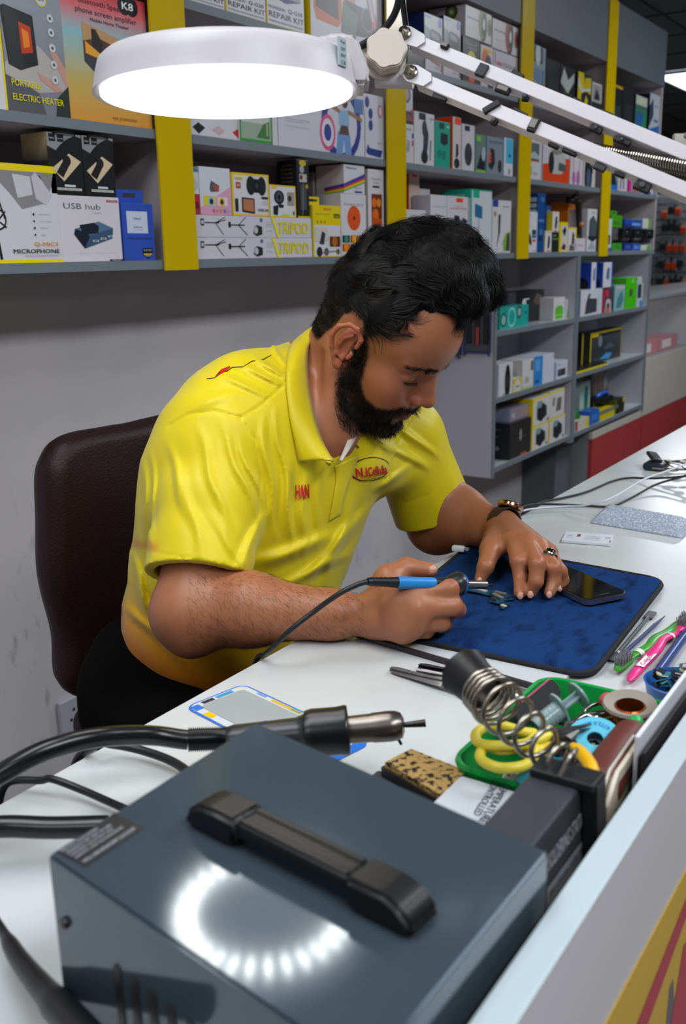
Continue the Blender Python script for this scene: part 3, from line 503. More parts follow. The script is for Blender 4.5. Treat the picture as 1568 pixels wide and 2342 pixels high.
bx('mobile_holder_box', 'white box with an orange logo and two tablets, bottom of the third bay', 1022, 1070, 449, Z1, '#d0ccd2', [('r', .42, .9, .74, .97, '#e8481c'), ('t', 'LAPTOP', .36, .82, .02, '#c85030', .4), ('t', 'ADJUSTABLE STAND', .12, .78, .022, '#c85030', .8, .01), ('p', [(.32, .4), (.34, .68), (.58, .66), (.56, .36)], '#33343a'), ('p', [(.7, .4), (.72, .64), (.94, .6), (.92, .34)], '#3a3c44')], pyb=580, depth=.1)
bx('teal_edged_box', 'white box with teal edges and a blue desk stand picture in the third bay', 1075, 1124, 434, Z1, '#cbd2d6', [('r', 0, 0, .06, 1, '#1fa88c'), ('r', 0, 0, 1, .03, '#1fa88c'), ('r', 0, .98, 1, 1, '#1fa88c'), ('r', .12, .87, .4, .98, '#1fa88c'), ('p', [(.2, .78), (.54, .74), (.54, .55), (.2, .58)], '#2c6c9c'), ('l', (.38, .56), (.38, .2), .02, '#90969c'), ('r', .14, .06, .9, .22, '#9ca2a6')], side='#c8d2d2', sarts=[('r', 0, .86, 1, 1, '#1fa88c'), ('t', 'Desktop', .3, .9, .03, '#d8f0ea', .5)], pyb=578, depth=.1)
bx('vacuum_box', 'white box with a handheld vacuum picture next to the teal edged box', 1126, 1168, 458, Z1, '#cfcdd2', [('r', 0, .87, .28, 1, '#28449c'), ('t', 'Yesido', .5, .87, .03, '#55608a', .36), ('p', [(.3, .72), (.42, .74), (.4, .4), (.28, .2), (.2, .08), (.3, .36)], '#3c3e38'), ('p', [(.6, .04), (.55, .2), (.7, .38), (.95, .42), (.96, .04)], '#7cb040'), ('p', [(.72, .04), (.78, .36), (.94, .38), (.96, .04)], '#4a4a44'), ('c', .12, .74, .06, '#a08a50')], pyb=578, depth=.1)
# ---------- bay 3, middle shelf
bx('collage_box', 'narrow white box with red, blue and green marks against the yellow strip', 926, 945, 284, Z2, '#cfcfd6', [('r', .78, 0, 1, 1, '#d8d0d0'), ('r', .8, .45, 1, .6, '#d84038'), ('r', .8, .65, 1, .78, '#3858b0'), ('t', 'TREQA', .05, .84, .05, '#2a9c7c', .7), ('p', [(.1, .3), (.3, .6), (.6, .56), (.5, .28)], '#a0a2a8')], pyb=372, depth=.12)
zc = ony(935, 284, YF+.006)[2]
bx('dark_photo_box', 'small dark photo printed box lying on the narrow white box by the yellow strip', 926, 945, 255, zc, '#3a3444', [('p', [(.1, .2), (.3, .8), (.7, .7), (.9, .3)], '#8a5860'), ('r', .85, .1, 1, .9, '#c84040')], pyb=284, depth=.12)
zc2 = ony(935, 255, YF+.006)[2]
bx('silver_photo_box', 'pale box with a round silver gadget, topmost of the stack by the yellow strip', 926, 944, 203, zc2, '#c4c6d2', [('c', .2, .72, .5, '#6a5a5c'), ('c', .1, .74, .4, '#a8a6b0'), ('p', [(.6, .02), (1, .14), (1, .02)], '#c84050')], pyb=255, depth=.12)
bx('phone_mount_box', 'tall white box with a black phone mount, left of the teal box', 947, 993, 258, Z2, '#cfd0d6', [('r', .22, .86, .56, .985, '#222a30'), ('t', 'CA91', .74, .88, .045, '#444444', .2), ('c', .5, .7, .12, '#34393f', 1.6), ('p', [(.34, .12), (.44, .36), (.46, .78), (.58, .8), (.7, .6), (.66, .34), (.56, .14)], '#34393f'), ('p', [(.76, .1), (.78, .5), (.84, .48), (.8, .1)], '#54585e'), ('c', .5, .16, .17, '#24282c', .9)], side='#c2c2c8', pyb=382, depth=.11)
bx('teal_box', 'teal box with a small black gadget in the third bay', 994, 1029, 278, Z2, '#1fa08a', [('r', .26, .84, .6, .97, '#0f4c48'), ('p', [(.36, .54), (.38, .76), (.84, .74), (.84, .54), (.6, .48)], '#20282c'), ('r', .76, .88, .94, .92, '#b0d8cc'), ('c', .3, .3, .12, '#178472'), ('c', .6, .28, .14, '#178472')], side='#178a78', pyb=388, depth=.1)
o, zo, inf = bx('orange_side_box', 'white box with a bright orange side beside the teal box', 1035, 1054, 268, Z2, '#cfc8cc', [('r', .2, .86, .95, .99, '#e84c24'), ('p', [(.35, .24), (.4, .5), (.65, .48), (.7, .3), (.5, .22)], '#2c2e30'), ('c', .5, .12, .34, '#2c2e30', .8)], side='#e8481c', pyb=390, depth=.08)
bx('lantern_box', 'white box with a small black desk fan picture and a black hook on top', 1056, 1085, 285, Z2, '#cac9d0', [('r', .2, .86, .6, .97, '#22282c'), ('r', .35, .5, .6, .8, '#d8c8cc'), ('c', .5, .36, .3, '#3a3c40', 1.3), ('l', (.3, .2), (.38, .36), .1, '#3a3c40'), ('l', (.7, .2), (.62, .36), .1, '#3a3c40')], side='#c0bec4', pyb=392, depth=.09)
bx('green_label_box', 'dark box with a green label and a black camera, third bay', 1088, 1111, 308, Z2, '#6a8078', [('p', [(.05, .1), (.6, .6), (.95, .5), (.9, .08)], '#1e2428'), ('c', .75, .5, .2, '#a8b4bc', 1.5), ('r', .05, .82, .45, .95, '#74c83c'), ('r', 0, 0, 1, .06, '#74c83c')], side='#6a9a94', pyb=396, depth=.09)
bx('bike_holder_box', 'grey blue box with an orange striped holder picture, third bay', 1113, 1150, 314, Z2, '#808c98', [('p', [(.1, .2), (.2, .7), (.45, .66), (.5, .3), (.3, .1)], '#262c34'), ('r', .1, .5, .25, .58, '#e05a28'), ('r', .1, .4, .25, .47, '#e05a28'), ('r', .1, .3, .25, .37, '#e05a28'), ('t', 'BIKE HOLDER', .12, .84, .06, '#3a7888', .8, .02), ('c', .8, .24, .12, '#3c3438', 1.4)], side='#5c9ca4', pyb=400, depth=.09)
bx('sky_blue_box', 'pale box with a sky blue patch near the third yellow strip', 1152, 1173, 316, Z2, '#cfd0d6', [('r', .2, .34, .98, .98, '#48b0dc'), ('p', [(.5, .5), (.55, .6), (.75, .56), (.7, .5)], '#1c2c38'), ('c', .6, .12, .14, '#90949a')], side='#48a8d0', pyb=402, depth=.08)
# ---------- bay 3, top shelf
_, za, _ = bx('black_spec_box', 'black box low on the top shelf beneath the blue radio box', 931, 970, 116, Z3, '#222224', [], pyb=160, depth=.03, side='#1e1e20')
cf = [('p', [(.15, .6), (.8, .48), (.85, .34), (.3, .5)], '#8c2c28'), ('t', 'CCTV', .55, .2, .1, '#3c3c40', .25), ('l', (.92, .1), (.95, .5), .07, '#6a4a3c')]
_, zb1, _ = bx('white_low_box', 'white box with a dark red picture, low on the top shelf', 973, 1012, 118, Z3, '#c6c2c8', cf, pyb=170, depth=.14)
_, zb2, _ = bx('white_low_box', 'white box with a black bar picture, low on the top shelf', 1014, 1054, 130, Z3, '#c6c2c8', [('p', [(.3, .55), (.9, .42), (.9, .36), (.3, .48)], '#2c2c2e'), ('t', 'CCTV', .55, .2, .1, '#3c3c40', .25), ('l', (.92, .1), (.95, .5), .07, '#2a2a2c')], pyb=180, depth=.14)
_, zb3, _ = bx('fire_box', 'small black box with an orange glow low on the top shelf', 1057, 1097, 163, Z3, '#262224', [('c', .52, .4, .16, '#e05028'), ('p', [(.05, .85), (.6, .8), (.7, .6), (.15, .66)], '#9a9a98'), ('r', .08, .05, .95, .16, '#7c2c20')], pyb=196, depth=.14)
_, zb4, _ = bx('white_strip_box', 'low white box with a black round picture beside the orange glow box', 1099, 1183, 183, Z3, '#c6c0c6', [('c', .25, .4, .08, '#2c2c2e', 1.), ('r', .5, .3, .95, .34, '#a8a4aa')], pyb=222, depth=.14)
rad = [('p', [(.0, .7), (.35, .62), (.5, .5), (.7, .52), (1, .6), (1, 0), (0, 0)], '#7a8088'), ('t', 'fSst.', .06, .9, .05, '#2858b8', .34, .02), ('c', .85, .86, .1, '#2c5cc0', 1.2), ('p', [(.26, .1), (.3, .56), (.4, .66), (.84, .6), (.92, .5), (.92, .12)], '#1c1e22'), ('p', [(.36, .46), (.38, .6), (.8, .54), (.8, .4)], '#8a8f94'), ('p', [(.3, .14), (.3, .32), (.5, .26), (.5, .12)], '#0f1012')]
bx('radio_carton', 'blue sided speaker carton on the top shelf, nearest the second yellow strip', 970, 1012, 35, za, '#b9bcc4', rad, side='#17306c', pyb=116, depth=.13, group='blue speaker cartons on the top shelf')
bx('radio_carton', 'speaker carton on the top shelf directly in front of the white mini speaker carton', 1014, 1053, 42, zb2, '#b9bcc4', rad, side='#17306c', pyb=130, depth=.1, group='blue speaker cartons on the top shelf')
_, zml, _ = bx('moon_lamp_box', 'black moon lamp box with a yellow moon under the green speaker carton', 1058, 1097, 88, zb3, '#24272c', [('t', 'MOON LAMP', .2, .78, .07, '#c8c8c8', .6, .01), ('t', 'HUMIDIFIER', .2, .66, .07, '#c8c8c8', .6, .01), ('c', .5, .3, .26, '#d8c030'), ('g', .0, .0, 1, .14, '#3c5468', '#2c3c4c')], side='#1c1e20', pyb=163, depth=.12)
_, zor, _ = bx('orange_fan_box', 'white box with an orange gadget and yellow logo, under the mini speaker cartons', 1099, 1127, 105, zb4, '#cbc4c8', [('r', .1, .76, .85, .9, '#e8b818'), ('t', 'Andowl', .2, .8, .06, '#2c60b0', .55), ('c', .35, .5, .28, '#c86030', 1.3), ('c', .6, .4, .26, '#3a3230', 1.2)], pyb=180, depth=.12)
_, zou, _ = bx('outdoor_box', 'white OUTDOOR box with a sea picture below the red speaker carton', 1128, 1183, 122, zb4, '#c8c2ca', [('g', 0, 0, 1, .3, '#2c4c50', '#a8bcc8'), ('t', 'OUTDOOR', .14, .5, .13, '#3a3a40', .8, .02), ('r', .12, .5, .3, .63, '#c8585c'), ('r', .25, .3, .7, .38, '#24282c'), ('l', (.06, .5), (.06, .95), .02, '#3c3c3c')], pyb=210, depth=.12)
sp = lambda c: [('t', 'MINI SPEAKER', .06, .6, .06, '#3a3a3e', .5, .02), ('c', .66, .58, .15, '#2a2c2c', 1.9), ('c', .62, .6, .13, c, 1.9), ('c', .68, .58, .09, '#22242a', 2.), ('c', .69, .58, .045, '#d8d4d8', 2.), ('c', .92, .56, .07, '#2c2c2c', 1.9), ('c', .92, .58, .06, c, 1.9), ('c', .93, .56, .03, '#22242a', 2.), ('t', 'bluetooth speaker', .08, .3, .03, '#8a8a90', .3)]
bx('speaker_carton', 'white mini speaker carton with a green speaker picture, on the moon lamp box', 1064, 1124, 22, max(zml, zor)+.001, '#cbc6ca', sp('#6c9030'), side='#c8c2c4', sarts=[('c', .62, .82, .17, '#384c28'), ('c', .62, .82, .11, '#6c9030'), ('c', .62, .82, .05, '#d0d4cc'), ('t', 'SPORT', .12, .8, .04, '#444444', .2)], pyb=100, depth=.13)
bx('speaker_carton', 'white mini speaker carton with a red speaker picture, beside the third yellow strip', 1126, 1184, 52, max(zou, zor)+.001, '#cbc6ca', sp('#a83038'), pyb=125, depth=.13)
# ---------- bay 4, bottom shelf
bx('blue_stack_box', 'tall dark blue box beside the third yellow strip', 1228, 1246, 442, Z1, '#1c4a8c', [('c', .6, .9, .2, '#4878b0', .6), ('c', .5, .35, .22, '#4878b0', .7), ('r', .2, .52, .85, .56, '#5a88c0'), ('r', .25, .2, .6, .28, '#122c50')], side='#163c78', sarts=[('r', .45, .86, .95, .93, '#c0ccd8'), ('r', .45, .76, .95, .83, '#c0ccd8'), ('r', .45, .66, .95, .73, '#c0ccd8')], pyb=577, depth=.09)
bx('blue_stack_box', 'shorter dark blue box behind the small yellow topped box', 1247, 1258, 470, Z1, '#1f4f84', [('c', .5, .85, .3, '#5484a8', .8), ('r', .2, .5, .85, .54, '#5a88c0')], yf=YF+.03, pyb=577, depth=.08)
bx('gadget_box', 'white box with black earphones and blue patches beside the third yellow strip', 1204, 1228, 484, Z1, '#cfcfd8', [('t', 'JBL', .1, .9, .03, '#444444', .3), ('p', [(.1, .35), (.2, .5), (.4, .4), (.5, .2), (.35, .18)], '#2a2c30'), ('r', .5, .44, .9, .56, '#2c4c44'), ('r', .5, .36, .9, .43, '#3868b0'), ('r', .55, .26, .85, .33, '#d8604c'), ('c', .1, .68, .08, '#2c2c30'), ('t', 'USB', .6, .03, .025, '#2c50a0', .3)], yf=YF+.002, pyb=577, depth=.004)
_, zq, _ = bx('black_base_box', 'small black and green box under a yellow edged shaver box', 1262, 1277, 531, Z1, '#22282a', [('r', 0, .62, 1, .7, '#5a8c34'), ('r', .1, .8, .6, .85, '#90989c')], pyb=577, depth=.05)
tr_ = [('r', .35, .9, .75, .96, '#e8b818'), ('p', [(.35, .2), (.45, .75), (.65, .8), (.75, .5), (.6, .16)], '#24262a'), ('r', .3, .03, .75, .09, '#b84c38')]
bx('trimmer_box', 'yellow edged white trimmer box standing on the black and green box', 1263, 1278, 484, zq, '#d4d0d4', tr_, side='#e8cc00', pyb=530, depth=.05)
bx('trimmer_box', 'small white trimmer box standing alone at the front of the shelf', 1246, 1261, 528, Z1, '#d4d0d4', tr_, side='#e8cc00', pyb=578, depth=.03, yf=YF+.002)
ty = [('p', [(.3, .7), (.6, .86), (.8, .74), (.6, .5)], '#2c2c30'), ('p', [(.2, .1), (.5, .3), (.8, .2), (.7, .06)], '#55322c'), ('r', 0, 0, 1, .03, '#e8cc00'), ('r', 0, .4, 1, .43, '#e8cc00')]
bx('yellow_tool_box', 'yellow box with black tool pictures, left of a yellow framed pair', 1279, 1298, 508, Z1, '#e0c818', [('r', .22, .04, .98, .88, '#c9c8cc')]+ty, side='#e8cc00', pyb=578, depth=.06)
bx('yellow_tool_box', 'yellow framed box with a grey picture, right of a yellow framed pair', 1299, 1317, 520, Z1, '#d8d2d4', [('r', .85, 0, 1, 1, '#e8cc00'), ('r', 0, .93, 1, 1, '#e8cc00'), ('p', [(.4, .3), (.5, .85), (.75, .7), (.7, .3)], '#3a3e44'), ('p', [(.1, .04), (.2, .3), (.7, .26), (.8, .04)], '#5a6058')], side='#e8cc00', pyb=578, depth=.05)
bx('orange_drill_box', 'orange box with a black drill stand behind the yellow boxes', 1298, 1318, 462, Z1, '#e07c14', [('r', .1, .4, .7, .42, '#8a4c10')], yf=YF+.09, side='#d87410', pyb=520, depth=.08)
mb = MB(); c = ony(1322, 474, YF+.04)
mb.tube([(c[0]-.05, YF+.07, c[2]+.03), (c[0], YF+.04, c[2]+.02), (c[0]+.012, YF+.04, c[2]-.05), (c[0]+.008, YF+.03, c[2]-.16), (c[0]+.005, YF+.03, Z1+.016)], [.014, .016, .012, .01, .014], 10, '#26211e')
mb.ball((c[0]-.02, YF+.05, c[2]+.035), (.02, .02, .018), '#1c1a19'); mb.ball((c[0]-.005, YF+.045, c[2]+.056), (.009, .009, .012), '#8a8c90'); mb.box((c[0]-.04, YF+.03, c[2]-.13), (c[0]+.018, YF+.06, c[2]-.11), '#3a3230'); mb.ball((c[0]+.01, YF+.03, c[2]-.07), .011, '#c07a30'); mb.rbox((c[0]-.04, YF+.015, Z1+.0005), (c[0]+.018, YF+.065, Z1+.016), .003, '#242120')
obj('rotary_tool', mb, PRINT, smooth=40, label='black and silver rotary tool on a stand in front of the orange box', cat='tool')
bx('thermos_box', 'white box with a dark grey cylinder picture near the fourth yellow strip', 1342, 1364, 478, Z1, '#c9ccd4', [('p', [(.15, .36), (.2, .74), (.6, .86), (.95, .7), (.98, .36), (.6, .28)], '#48545e'), ('p', [(.1, .3), (.6, .22), (.98, .3), (.98, .36), (.1, .36)], '#22282e'), ('p', [(.1, .05), (.5, .25), (.9, .1), (.8, .03)], '#98a4b4'), ('t', 'Remax', .45, .9, .04, '#3c7090', .4)], side='#cac8cc', pyb=577, depth=.1)
bx('kettle_box', 'white lower box in front of the rotary tool stand', 1314, 1338, 545, Z1, '#cdc8cc', [('t', 'DRILL', .3, .4, .12, '#55555c', .5), ('l', (.1, .1), (.1, .6), .04, '#333333')], yf=YF+.002, pyb=578, depth=.012)
# ---------- bay 4, middle shelf
bx('soldering_kit_box', 'white box with grey tool photo beside the third yellow strip, above the blue boxes', 1209, 1238, 318, Z2, '#c4c4c8', [('r', 0, .45, .8, .9, '#5c6668'), ('p', [(.0, .6), (.4, .7), (.8, .6), (.8, .52), (0, .5)], '#a8b8b8'), ('r', .0, .45, .8, .52, '#7a5a50'), ('t', 'TOOL', .3, .12, .06, '#777777', .4), ('r', 0, .1, .2, .3, '#3a3c3c')], pyb=412, depth=.1)
bx('radio_box', 'white and orange box with a silver radio picture', 1241, 1302, 322, Z2, '#c4bfc6', [('p', [(0, 0), (0, .4), (.2, .44), (.76, .4), (.8, .62), (1, .62), (1, 0)], '#d0441c'), ('p', [(.22, .36), (.26, .72), (.4, .92), (.6, .96), (.8, .74), (.86, .4), (.7, .22), (.34, .2)], '#b4b2b0'), ('p', [(.3, .68), (.4, .9), (.62, .94), (.74, .74), (.5, .66)], '#7e7e7c'), ('c', .3, .46, .1, '#2c2a2a', 1.5), ('p', [(.56, .3), (.58, .5), (.86, .46), (.84, .28)], '#55585a')], pyb=430, depth=.1)
bx('pink_headphone_box', 'white box with pink headphones, right of the radio box', 1304, 1332, 345, Z2, '#c9c4ca', [('l', (.2, .8), (.25, .3), .06, '#b878a8'), ('l', (.8, .8), (.65, .3), .06, '#b878a8'), ('c', .28, .2, .14, '#a868a0', 1.4), ('c', .64, .2, .15, '#a868a0', 1.5), ('r', .05, .86, .95, .99, '#dcdce0')], pyb=435, depth=.08)
bx('black_headphone_box', 'white box with black headphones beside the fourth yellow strip', 1334, 1361, 350, Z2, '#c4bfc2', [('l', (.2, .95), (.15, .4), .14, '#24262c'), ('l', (.75, .95), (.7, .4), .14, '#24262c'), ('c', .4, .26, .32, '#24262c', 1.5), ('c', .42, .26, .18, '#4c5878', 1.5)], pyb=438, depth=.08)
# ---------- bay 4, top shelf
bx('clear_pack', 'silvery clear pack with light blue print beside the third yellow strip, top shelf', 1217, 1247, 105, Z3, '#8494a4', [('r', .05, .7, .75, .98, '#3c4448'), ('c', .4, .85, .2, '#b8c8c8', 1.6), ('r', .1, .1, .6, .6, '#6884a4'), ('r', .7, .0, .9, .6, '#4c7aa0'), ('r', .8, .3, .98, .36, '#c8683c')], side='#9aa4b0', pyb=220, depth=.08)
bx('black_photo_box', 'plain black box on the top shelf next to the silvery clear pack', 1249, 1280, 137, Z3, '#1e2124', [('t', 'CHARGER', .2, .86, .04, '#5a5a5e', .5), ('r', .2, .1, .9, .6, '#292e32')], side='#17191b', pyb=230, depth=.1)
bx('black_photo_box', 'black box with a painted pale glare and green streaks on the top shelf', 1281, 1315, 152, Z3, '#1c2022', [('p', [(.0, .6), (.2, .95), (.5, .7), (.9, .9), (.9, .7), (.5, .4)], '#a8b4ae'), ('l', (.1, .1), (.3, .5), .05, '#4c7c2c'), ('l', (.5, .2), (.7, .4), .05, '#4c7c2c')], side='#17191b', pyb=250, depth=.1)  # pale zigzag is glare painted into the front colour
bx('yellow_black_box', 'yellow and black box on the top shelf, fourth bay', 1320, 1352, 168, Z3, '#2c2f2c', [('p', [(0, .1), (.25, .1), (.25, .5), (.5, .6), (.4, 1), (0, 1)], '#c8b418'), ('p', [(.45, .62), (.95, .55), (.95, .95), (.5, .9)], '#b8a820'), ('p', [(.0, .9), (.3, .62), (.9, .7), (.9, .64), (.3, .55), (0, .7)], '#c0c4c0'), ('p', [(.4, .2), (.6, .5), (.75, .4), (.6, .1)], '#c8b418')], side='#141414', pyb=268, depth=.1)
bx('grey_photo_box', 'white and black box right of the yellow and black box, top shelf', 1353, 1375, 190, Z3, '#c0bcc0', [('r', .08, .5, .9, .95, '#8c9090'), ('p', [(.2, .55), (.4, .85), (.7, .7), (.8, .55)], '#2c3034'), ('r', 0, 0, 1, .48, '#2a2d30')], pyb=272, depth=.09)
# ---------- bay 5, top
bx('black_set_box', 'black box with a thin orange top edge beside the fourth yellow strip', 1402, 1422, 195, Z3, '#23272a', [('r', .0, .93, 1, 1, '#c08a20'), ('r', .2, .1, .8, .5, '#2f3a40')], side='#1a1c1e', pyb=290, depth=.1)
bx('black_set_box', 'plain black tall box right of the orange edged one in the last bay', 1423, 1449, 200, Z3, '#25282b', [('r', .2, .1, .8, .6, '#2d3134')], side='#1a1c1e', pyb=300, depth=.1)
bx('colour_tube_box', 'colourful green and blue pack with white lettering in the last bay', 1452, 1478, 220, Z3, '#3c6c58', [('r', 0, .75, 1, 1, '#a8b4b0'), ('t', 'LED', .2, .82, .1, '#d8cc3c', .6, .03), ('p', [(0, 0), (.5, 0), (.7, .5), (.2, .6)], '#2c5c9c'), ('p', [(.5, .1), (1, .1), (1, .7), (.7, .5)], '#2c7c5c')], side='#17184c', pyb=310, depth=.1)
bx('blue_foot_pack', 'white pack with a blue lower edge and a dark cable, last on the top shelf', 1484, 1507, 215, Z3, '#a9b2bc', [('p', [(0, 0), (1, 0), (1, .3), (0, .15)], '#2868b0'), ('p', [(.0, .2), (.4, .5), (.3, .9), (0, .7)], '#3a4450'), ('t', 'CABLE', .4, .7, .05, '#54708c', .4), ('r', .45, .35, .85, .42, '#54708c')], side='#20242c', pyb=325, depth=.08)
# ---------- bay 5, middle
bx('bike_light_box', 'black pack with a blue foot beside the fourth yellow strip, middle shelf', 1390, 1411, 385, Z2, '#8a949c', [('r', 0, 0, 1, .25, '#2070c0'), ('p', [(.1, .25), (.2, .7), (.5, .9), (.8, .6), (.95, .25)], '#1c2c3c')], pyb=443, depth=.08)
bx('earphone_box', 'white earphone box between the blue footed pack and the pink edged box', 1413, 1434, 390, Z2, '#c0bfc8', [('l', (.25, .1), (.35, .9), .1, '#2c3038'), ('l', (.6, .1), (.55, .8), .1, '#2c3038')], pyb=447, depth=.08)
bx('pink_edge_box', 'box with a hot pink edge on the middle shelf of the last bay', 1437, 1461, 400, Z2, '#8a8090', [('r', 0, 0, .2, 1, '#e0208c'), ('p', [(.5, .2), (.6, .9), (.9, .9), (.9, .3)], '#3c3c3c'), ('c', .7, .1, .12, '#d8506c')], side='#e0208c', pyb=452, depth=.08)
bx('purple_box', 'white and purple box at the right end of the middle shelf, last bay', 1467, 1494, 412, Z2, '#b8b4cc', [('p', [(0, .3), (.3, .8), (1, .75), (1, .6), (.4, .5)], '#242438'), ('p', [(.3, 0), (.5, .4), (.8, .1), (.7, 0)], '#3c3c7c'), ('r', .0, .0, .35, .4, '#9a84b8')], pyb=458, depth=.08)
# ---------- bay 5, bottom
bx('white_tool_box', 'narrow white box with a dark tool beside the fourth yellow strip, bottom shelf', 1388, 1398, 500, Z1, '#c6ccd2', [('p', [(.3, .2), (.3, .5), (.7, .5), (.7, .2)], '#38444c'), ('r', 0, 0, 1, .1, '#3858a0')], pyb=577, depth=.04, yf=YF+.002)
gz = []
_, g1, _ = bx('green_pack', 'small green box at the bottom of the last bay, under the black clamps', 1399, 1421, 556, Z1, '#3f9a2c', [('r', .3, .3, .8, .7, '#348424')], pyb=577, depth=.07)
_, g2, _ = bx('blue_pack', 'small dark blue box at the bottom of the last bay, under the black clamps', 1427, 1444, 556, Z1, '#283c94', [('r', .2, .3, .8, .7, '#4c60a0')], pyb=577, depth=.07)
_, g3, _ = bx('blue_pack', 'brighter blue box at the bottom of the last bay, beside the white and green box', 1446, 1463, 558, Z1, '#2c60c0', [('r', .2, .3, .8, .7, '#6c90d0')], pyb=577, depth=.07)
_, g4, _ = bx('white_green_pack', 'small white and green box at the right end of the bottom shelf', 1465, 1487, 560, Z1, '#c4cac4', [('p', [(.5, 0), (.7, .9), (.95, .9), (.95, 0)], '#58a434')], pyb=577, depth=.07)
gt = max(g1, g2, g3, g4)
for i, (a, b) in enumerate([(1402, 1428), (1430, 1452), (1456, 1480)]):
    p0 = ony((a+b)/2, 540, YF+.04); t = thing('phone_clamp', ['black clamp phone holder on the small green box, left of three', 'black clamp phone holder in the middle of three in the last bay', 'black clamp phone holder nearest the end, on the small blue and white boxes'][i], 'phone holder', (p0[0], YF+.04, gt+.001))
    mb = MB(); x = p0[0]; z = gt+.001
    mb.rbox((x-.045, YF+.01, z), (x+.045, YF+.06, z+.014), .004); mb.tube([(x, YF+.035, z+.012), (x+.01, YF+.03, z+.04)], .01, 10); obj('base', mb, mat('black_plastic', '#232426', .3), t, smooth=40)
    mb = MB(); mb.rbox((x-.05, YF+.008, z+.03), (x+.055, YF+.022, z+.05), .003); mb.rbox((x-.055, YF+.0, z+.022), (x-.04, YF+.03, z+.064), .004); mb.rbox((x+.045, YF+.0, z+.022), (x+.06, YF+.03, z+.064), .004); mb.ball((x+.01, YF+.006, z+.04), (.016, .006, .016)); obj('clamp', mb, _M['black_plastic'], t, smooth=40)
o, gg, inf = bx('green_pack', 'green hang tab box leaning high in the last bay, above the black clamps', 1397, 1422, 492, gt+.068, '#4a9a24', [('r', .2, .2, .8, .5, '#3c8420')], pyb=520, depth=.06)
hangtab(o, inf[0]+.03, inf[1]-.03, gg-.001, .02, '#4a9a24', YF+.02)
bx('blue_pack', 'blue and dark box lying across the black clamps', 1428, 1468, 502, gt+.068, '#2850a0', [('g', .0, 0, .5, 1, '#20286c', '#2c58b8'), ('r', .4, .3, .9, .6, '#7ca0d0')], pyb=524, depth=.06)
bx('white_green_pack', 'white and green box lying at the right on top of the black clamps', 1469, 1488, 500, gt+.068, '#c4c8c4', [('r', .7, 0, .95, 1, '#58a434')], pyb=524, depth=.06)
# ---------- lower cabinet A
L1, L2, L3 = LZ[2], LZ[1], LZ[0]
bx('earbud_box', 'wide black box with two pictured gadgets behind the teal box, lower cabinet', 1149, 1243, 666, L1, '#18191b', [('c', .2, .72, .1, '#3c4044', 1.4), ('p', [(.72, .6), (.8, .9), (.95, .8), (.85, .5)], '#5a4444'), ('c', .5, .6, .05, '#c8c8c8', 1.), ('r', .5, .72, .62, .76, '#c8c8c8')], yf=YF+.09, pyb=735, depth=.08)
bx('headphone_box', 'teal box with round earphones in front of the wide black box', 1143, 1208, 700, L1, '#25a39c', [('c', .12, .42, .1, '#2a4a50', 1.), ('c', .12, .42, .07, '#8abab0', 1.), ('c', .4, .5, .14, '#8ad8c8', 1.), ('c', .4, .5, .11, '#25a39c', 1.), ('c', .66, .7, .09, '#2a4a50', 1.), ('c', .66, .7, .06, '#8abab0', 1.), ('t', 'JBL', .85, .6, .1, '#1c6c68', .1)], yf=YF+.02, side='#1f8c86', pyb=738, depth=.05)
bx('green_white_box', 'white box with a green arch shape near the divider, lower cabinet', 1265, 1291, 680, L1, '#cfcbce', [('p', [(.15, .04), (.15, .5), (.3, .62), (.6, .64), (.85, .55), (.85, .04)], '#58b828'), ('r', .15, .2, .85, .22, '#cfcbce')], side='#c0bcbf', pyb=737, depth=.07, yf=YF+.03)
bx('green_white_box', 'narrow white box with small green leaves beside the divider, lower cabinet', 1293, 1309, 684, L1, '#cfcbce', [('p', [(.1, .05), (.3, .5), (.5, .1), (.8, .5), (.95, .05)], '#68b838'), ('c', .5, .6, .12, '#3c4438', 1.6)], pyb=735, depth=.05, yf=YF+.03)
bx('watch_box', 'white box with a black watch, front left of the middle shelf in the lower cabinet', 1140, 1172, 830, L2, '#cdcdd6', [('c', .62, .4, .2, '#1f1f22', 2.6), ('c', .62, .4, .12, '#3c3a38', 1.5), ('t', 'HAYLOU', .4, .85, .03, '#555555', .4), ('r', .3, .02, .7, .05, '#3c3c3c')], side='#bfbfc8', pyb=915, depth=.1)
bx('yellow_mini_box', 'small yellow and white box in front of the LTE box', 1173, 1192, 865, L2, '#d8d4cc', [('r', 0, .6, 1, 1, '#d8c420'), ('r', .1, .12, .9, .6, '#d8d4d8'), ('c', .5, .4, .36, '#c8b828', 1.2), ('c', .5, .4, .3, '#d0ccd0', 1.2), ('r', .3, .36, .7, .44, '#333333'), ('r', 0, 0, 1, .08, '#d8c420')], side='#b8a820', pyb=905, depth=.03, yf=YF+.003)
bx('grey_mini_box', 'white and grey box behind the small yellow box, lower cabinet', 1178, 1190, 838, L2, '#c0bcbc', [('r', 0, 0, .3, 1, '#6a6a6c')], yf=YF+.04, pyb=900, depth=.08)
bx('router_box', 'white LTE router box with a green lower edge', 1194, 1219, 822, L2, '#cfcdd0', [('t', 'LTE', .72, .62, .05, '#3a3c50', .24), ('g', 0, 0, 1, .12, '#88b848', '#cfcdd0'), ('p', [(.2, .2), (.3, .44), (.6, .4), (.6, .2)], '#a8b0a4'), ('l', (.86, .6), (.86, .92), .2, '#5a5c78')], side='#c0bcb8', pyb=903, depth=.1)
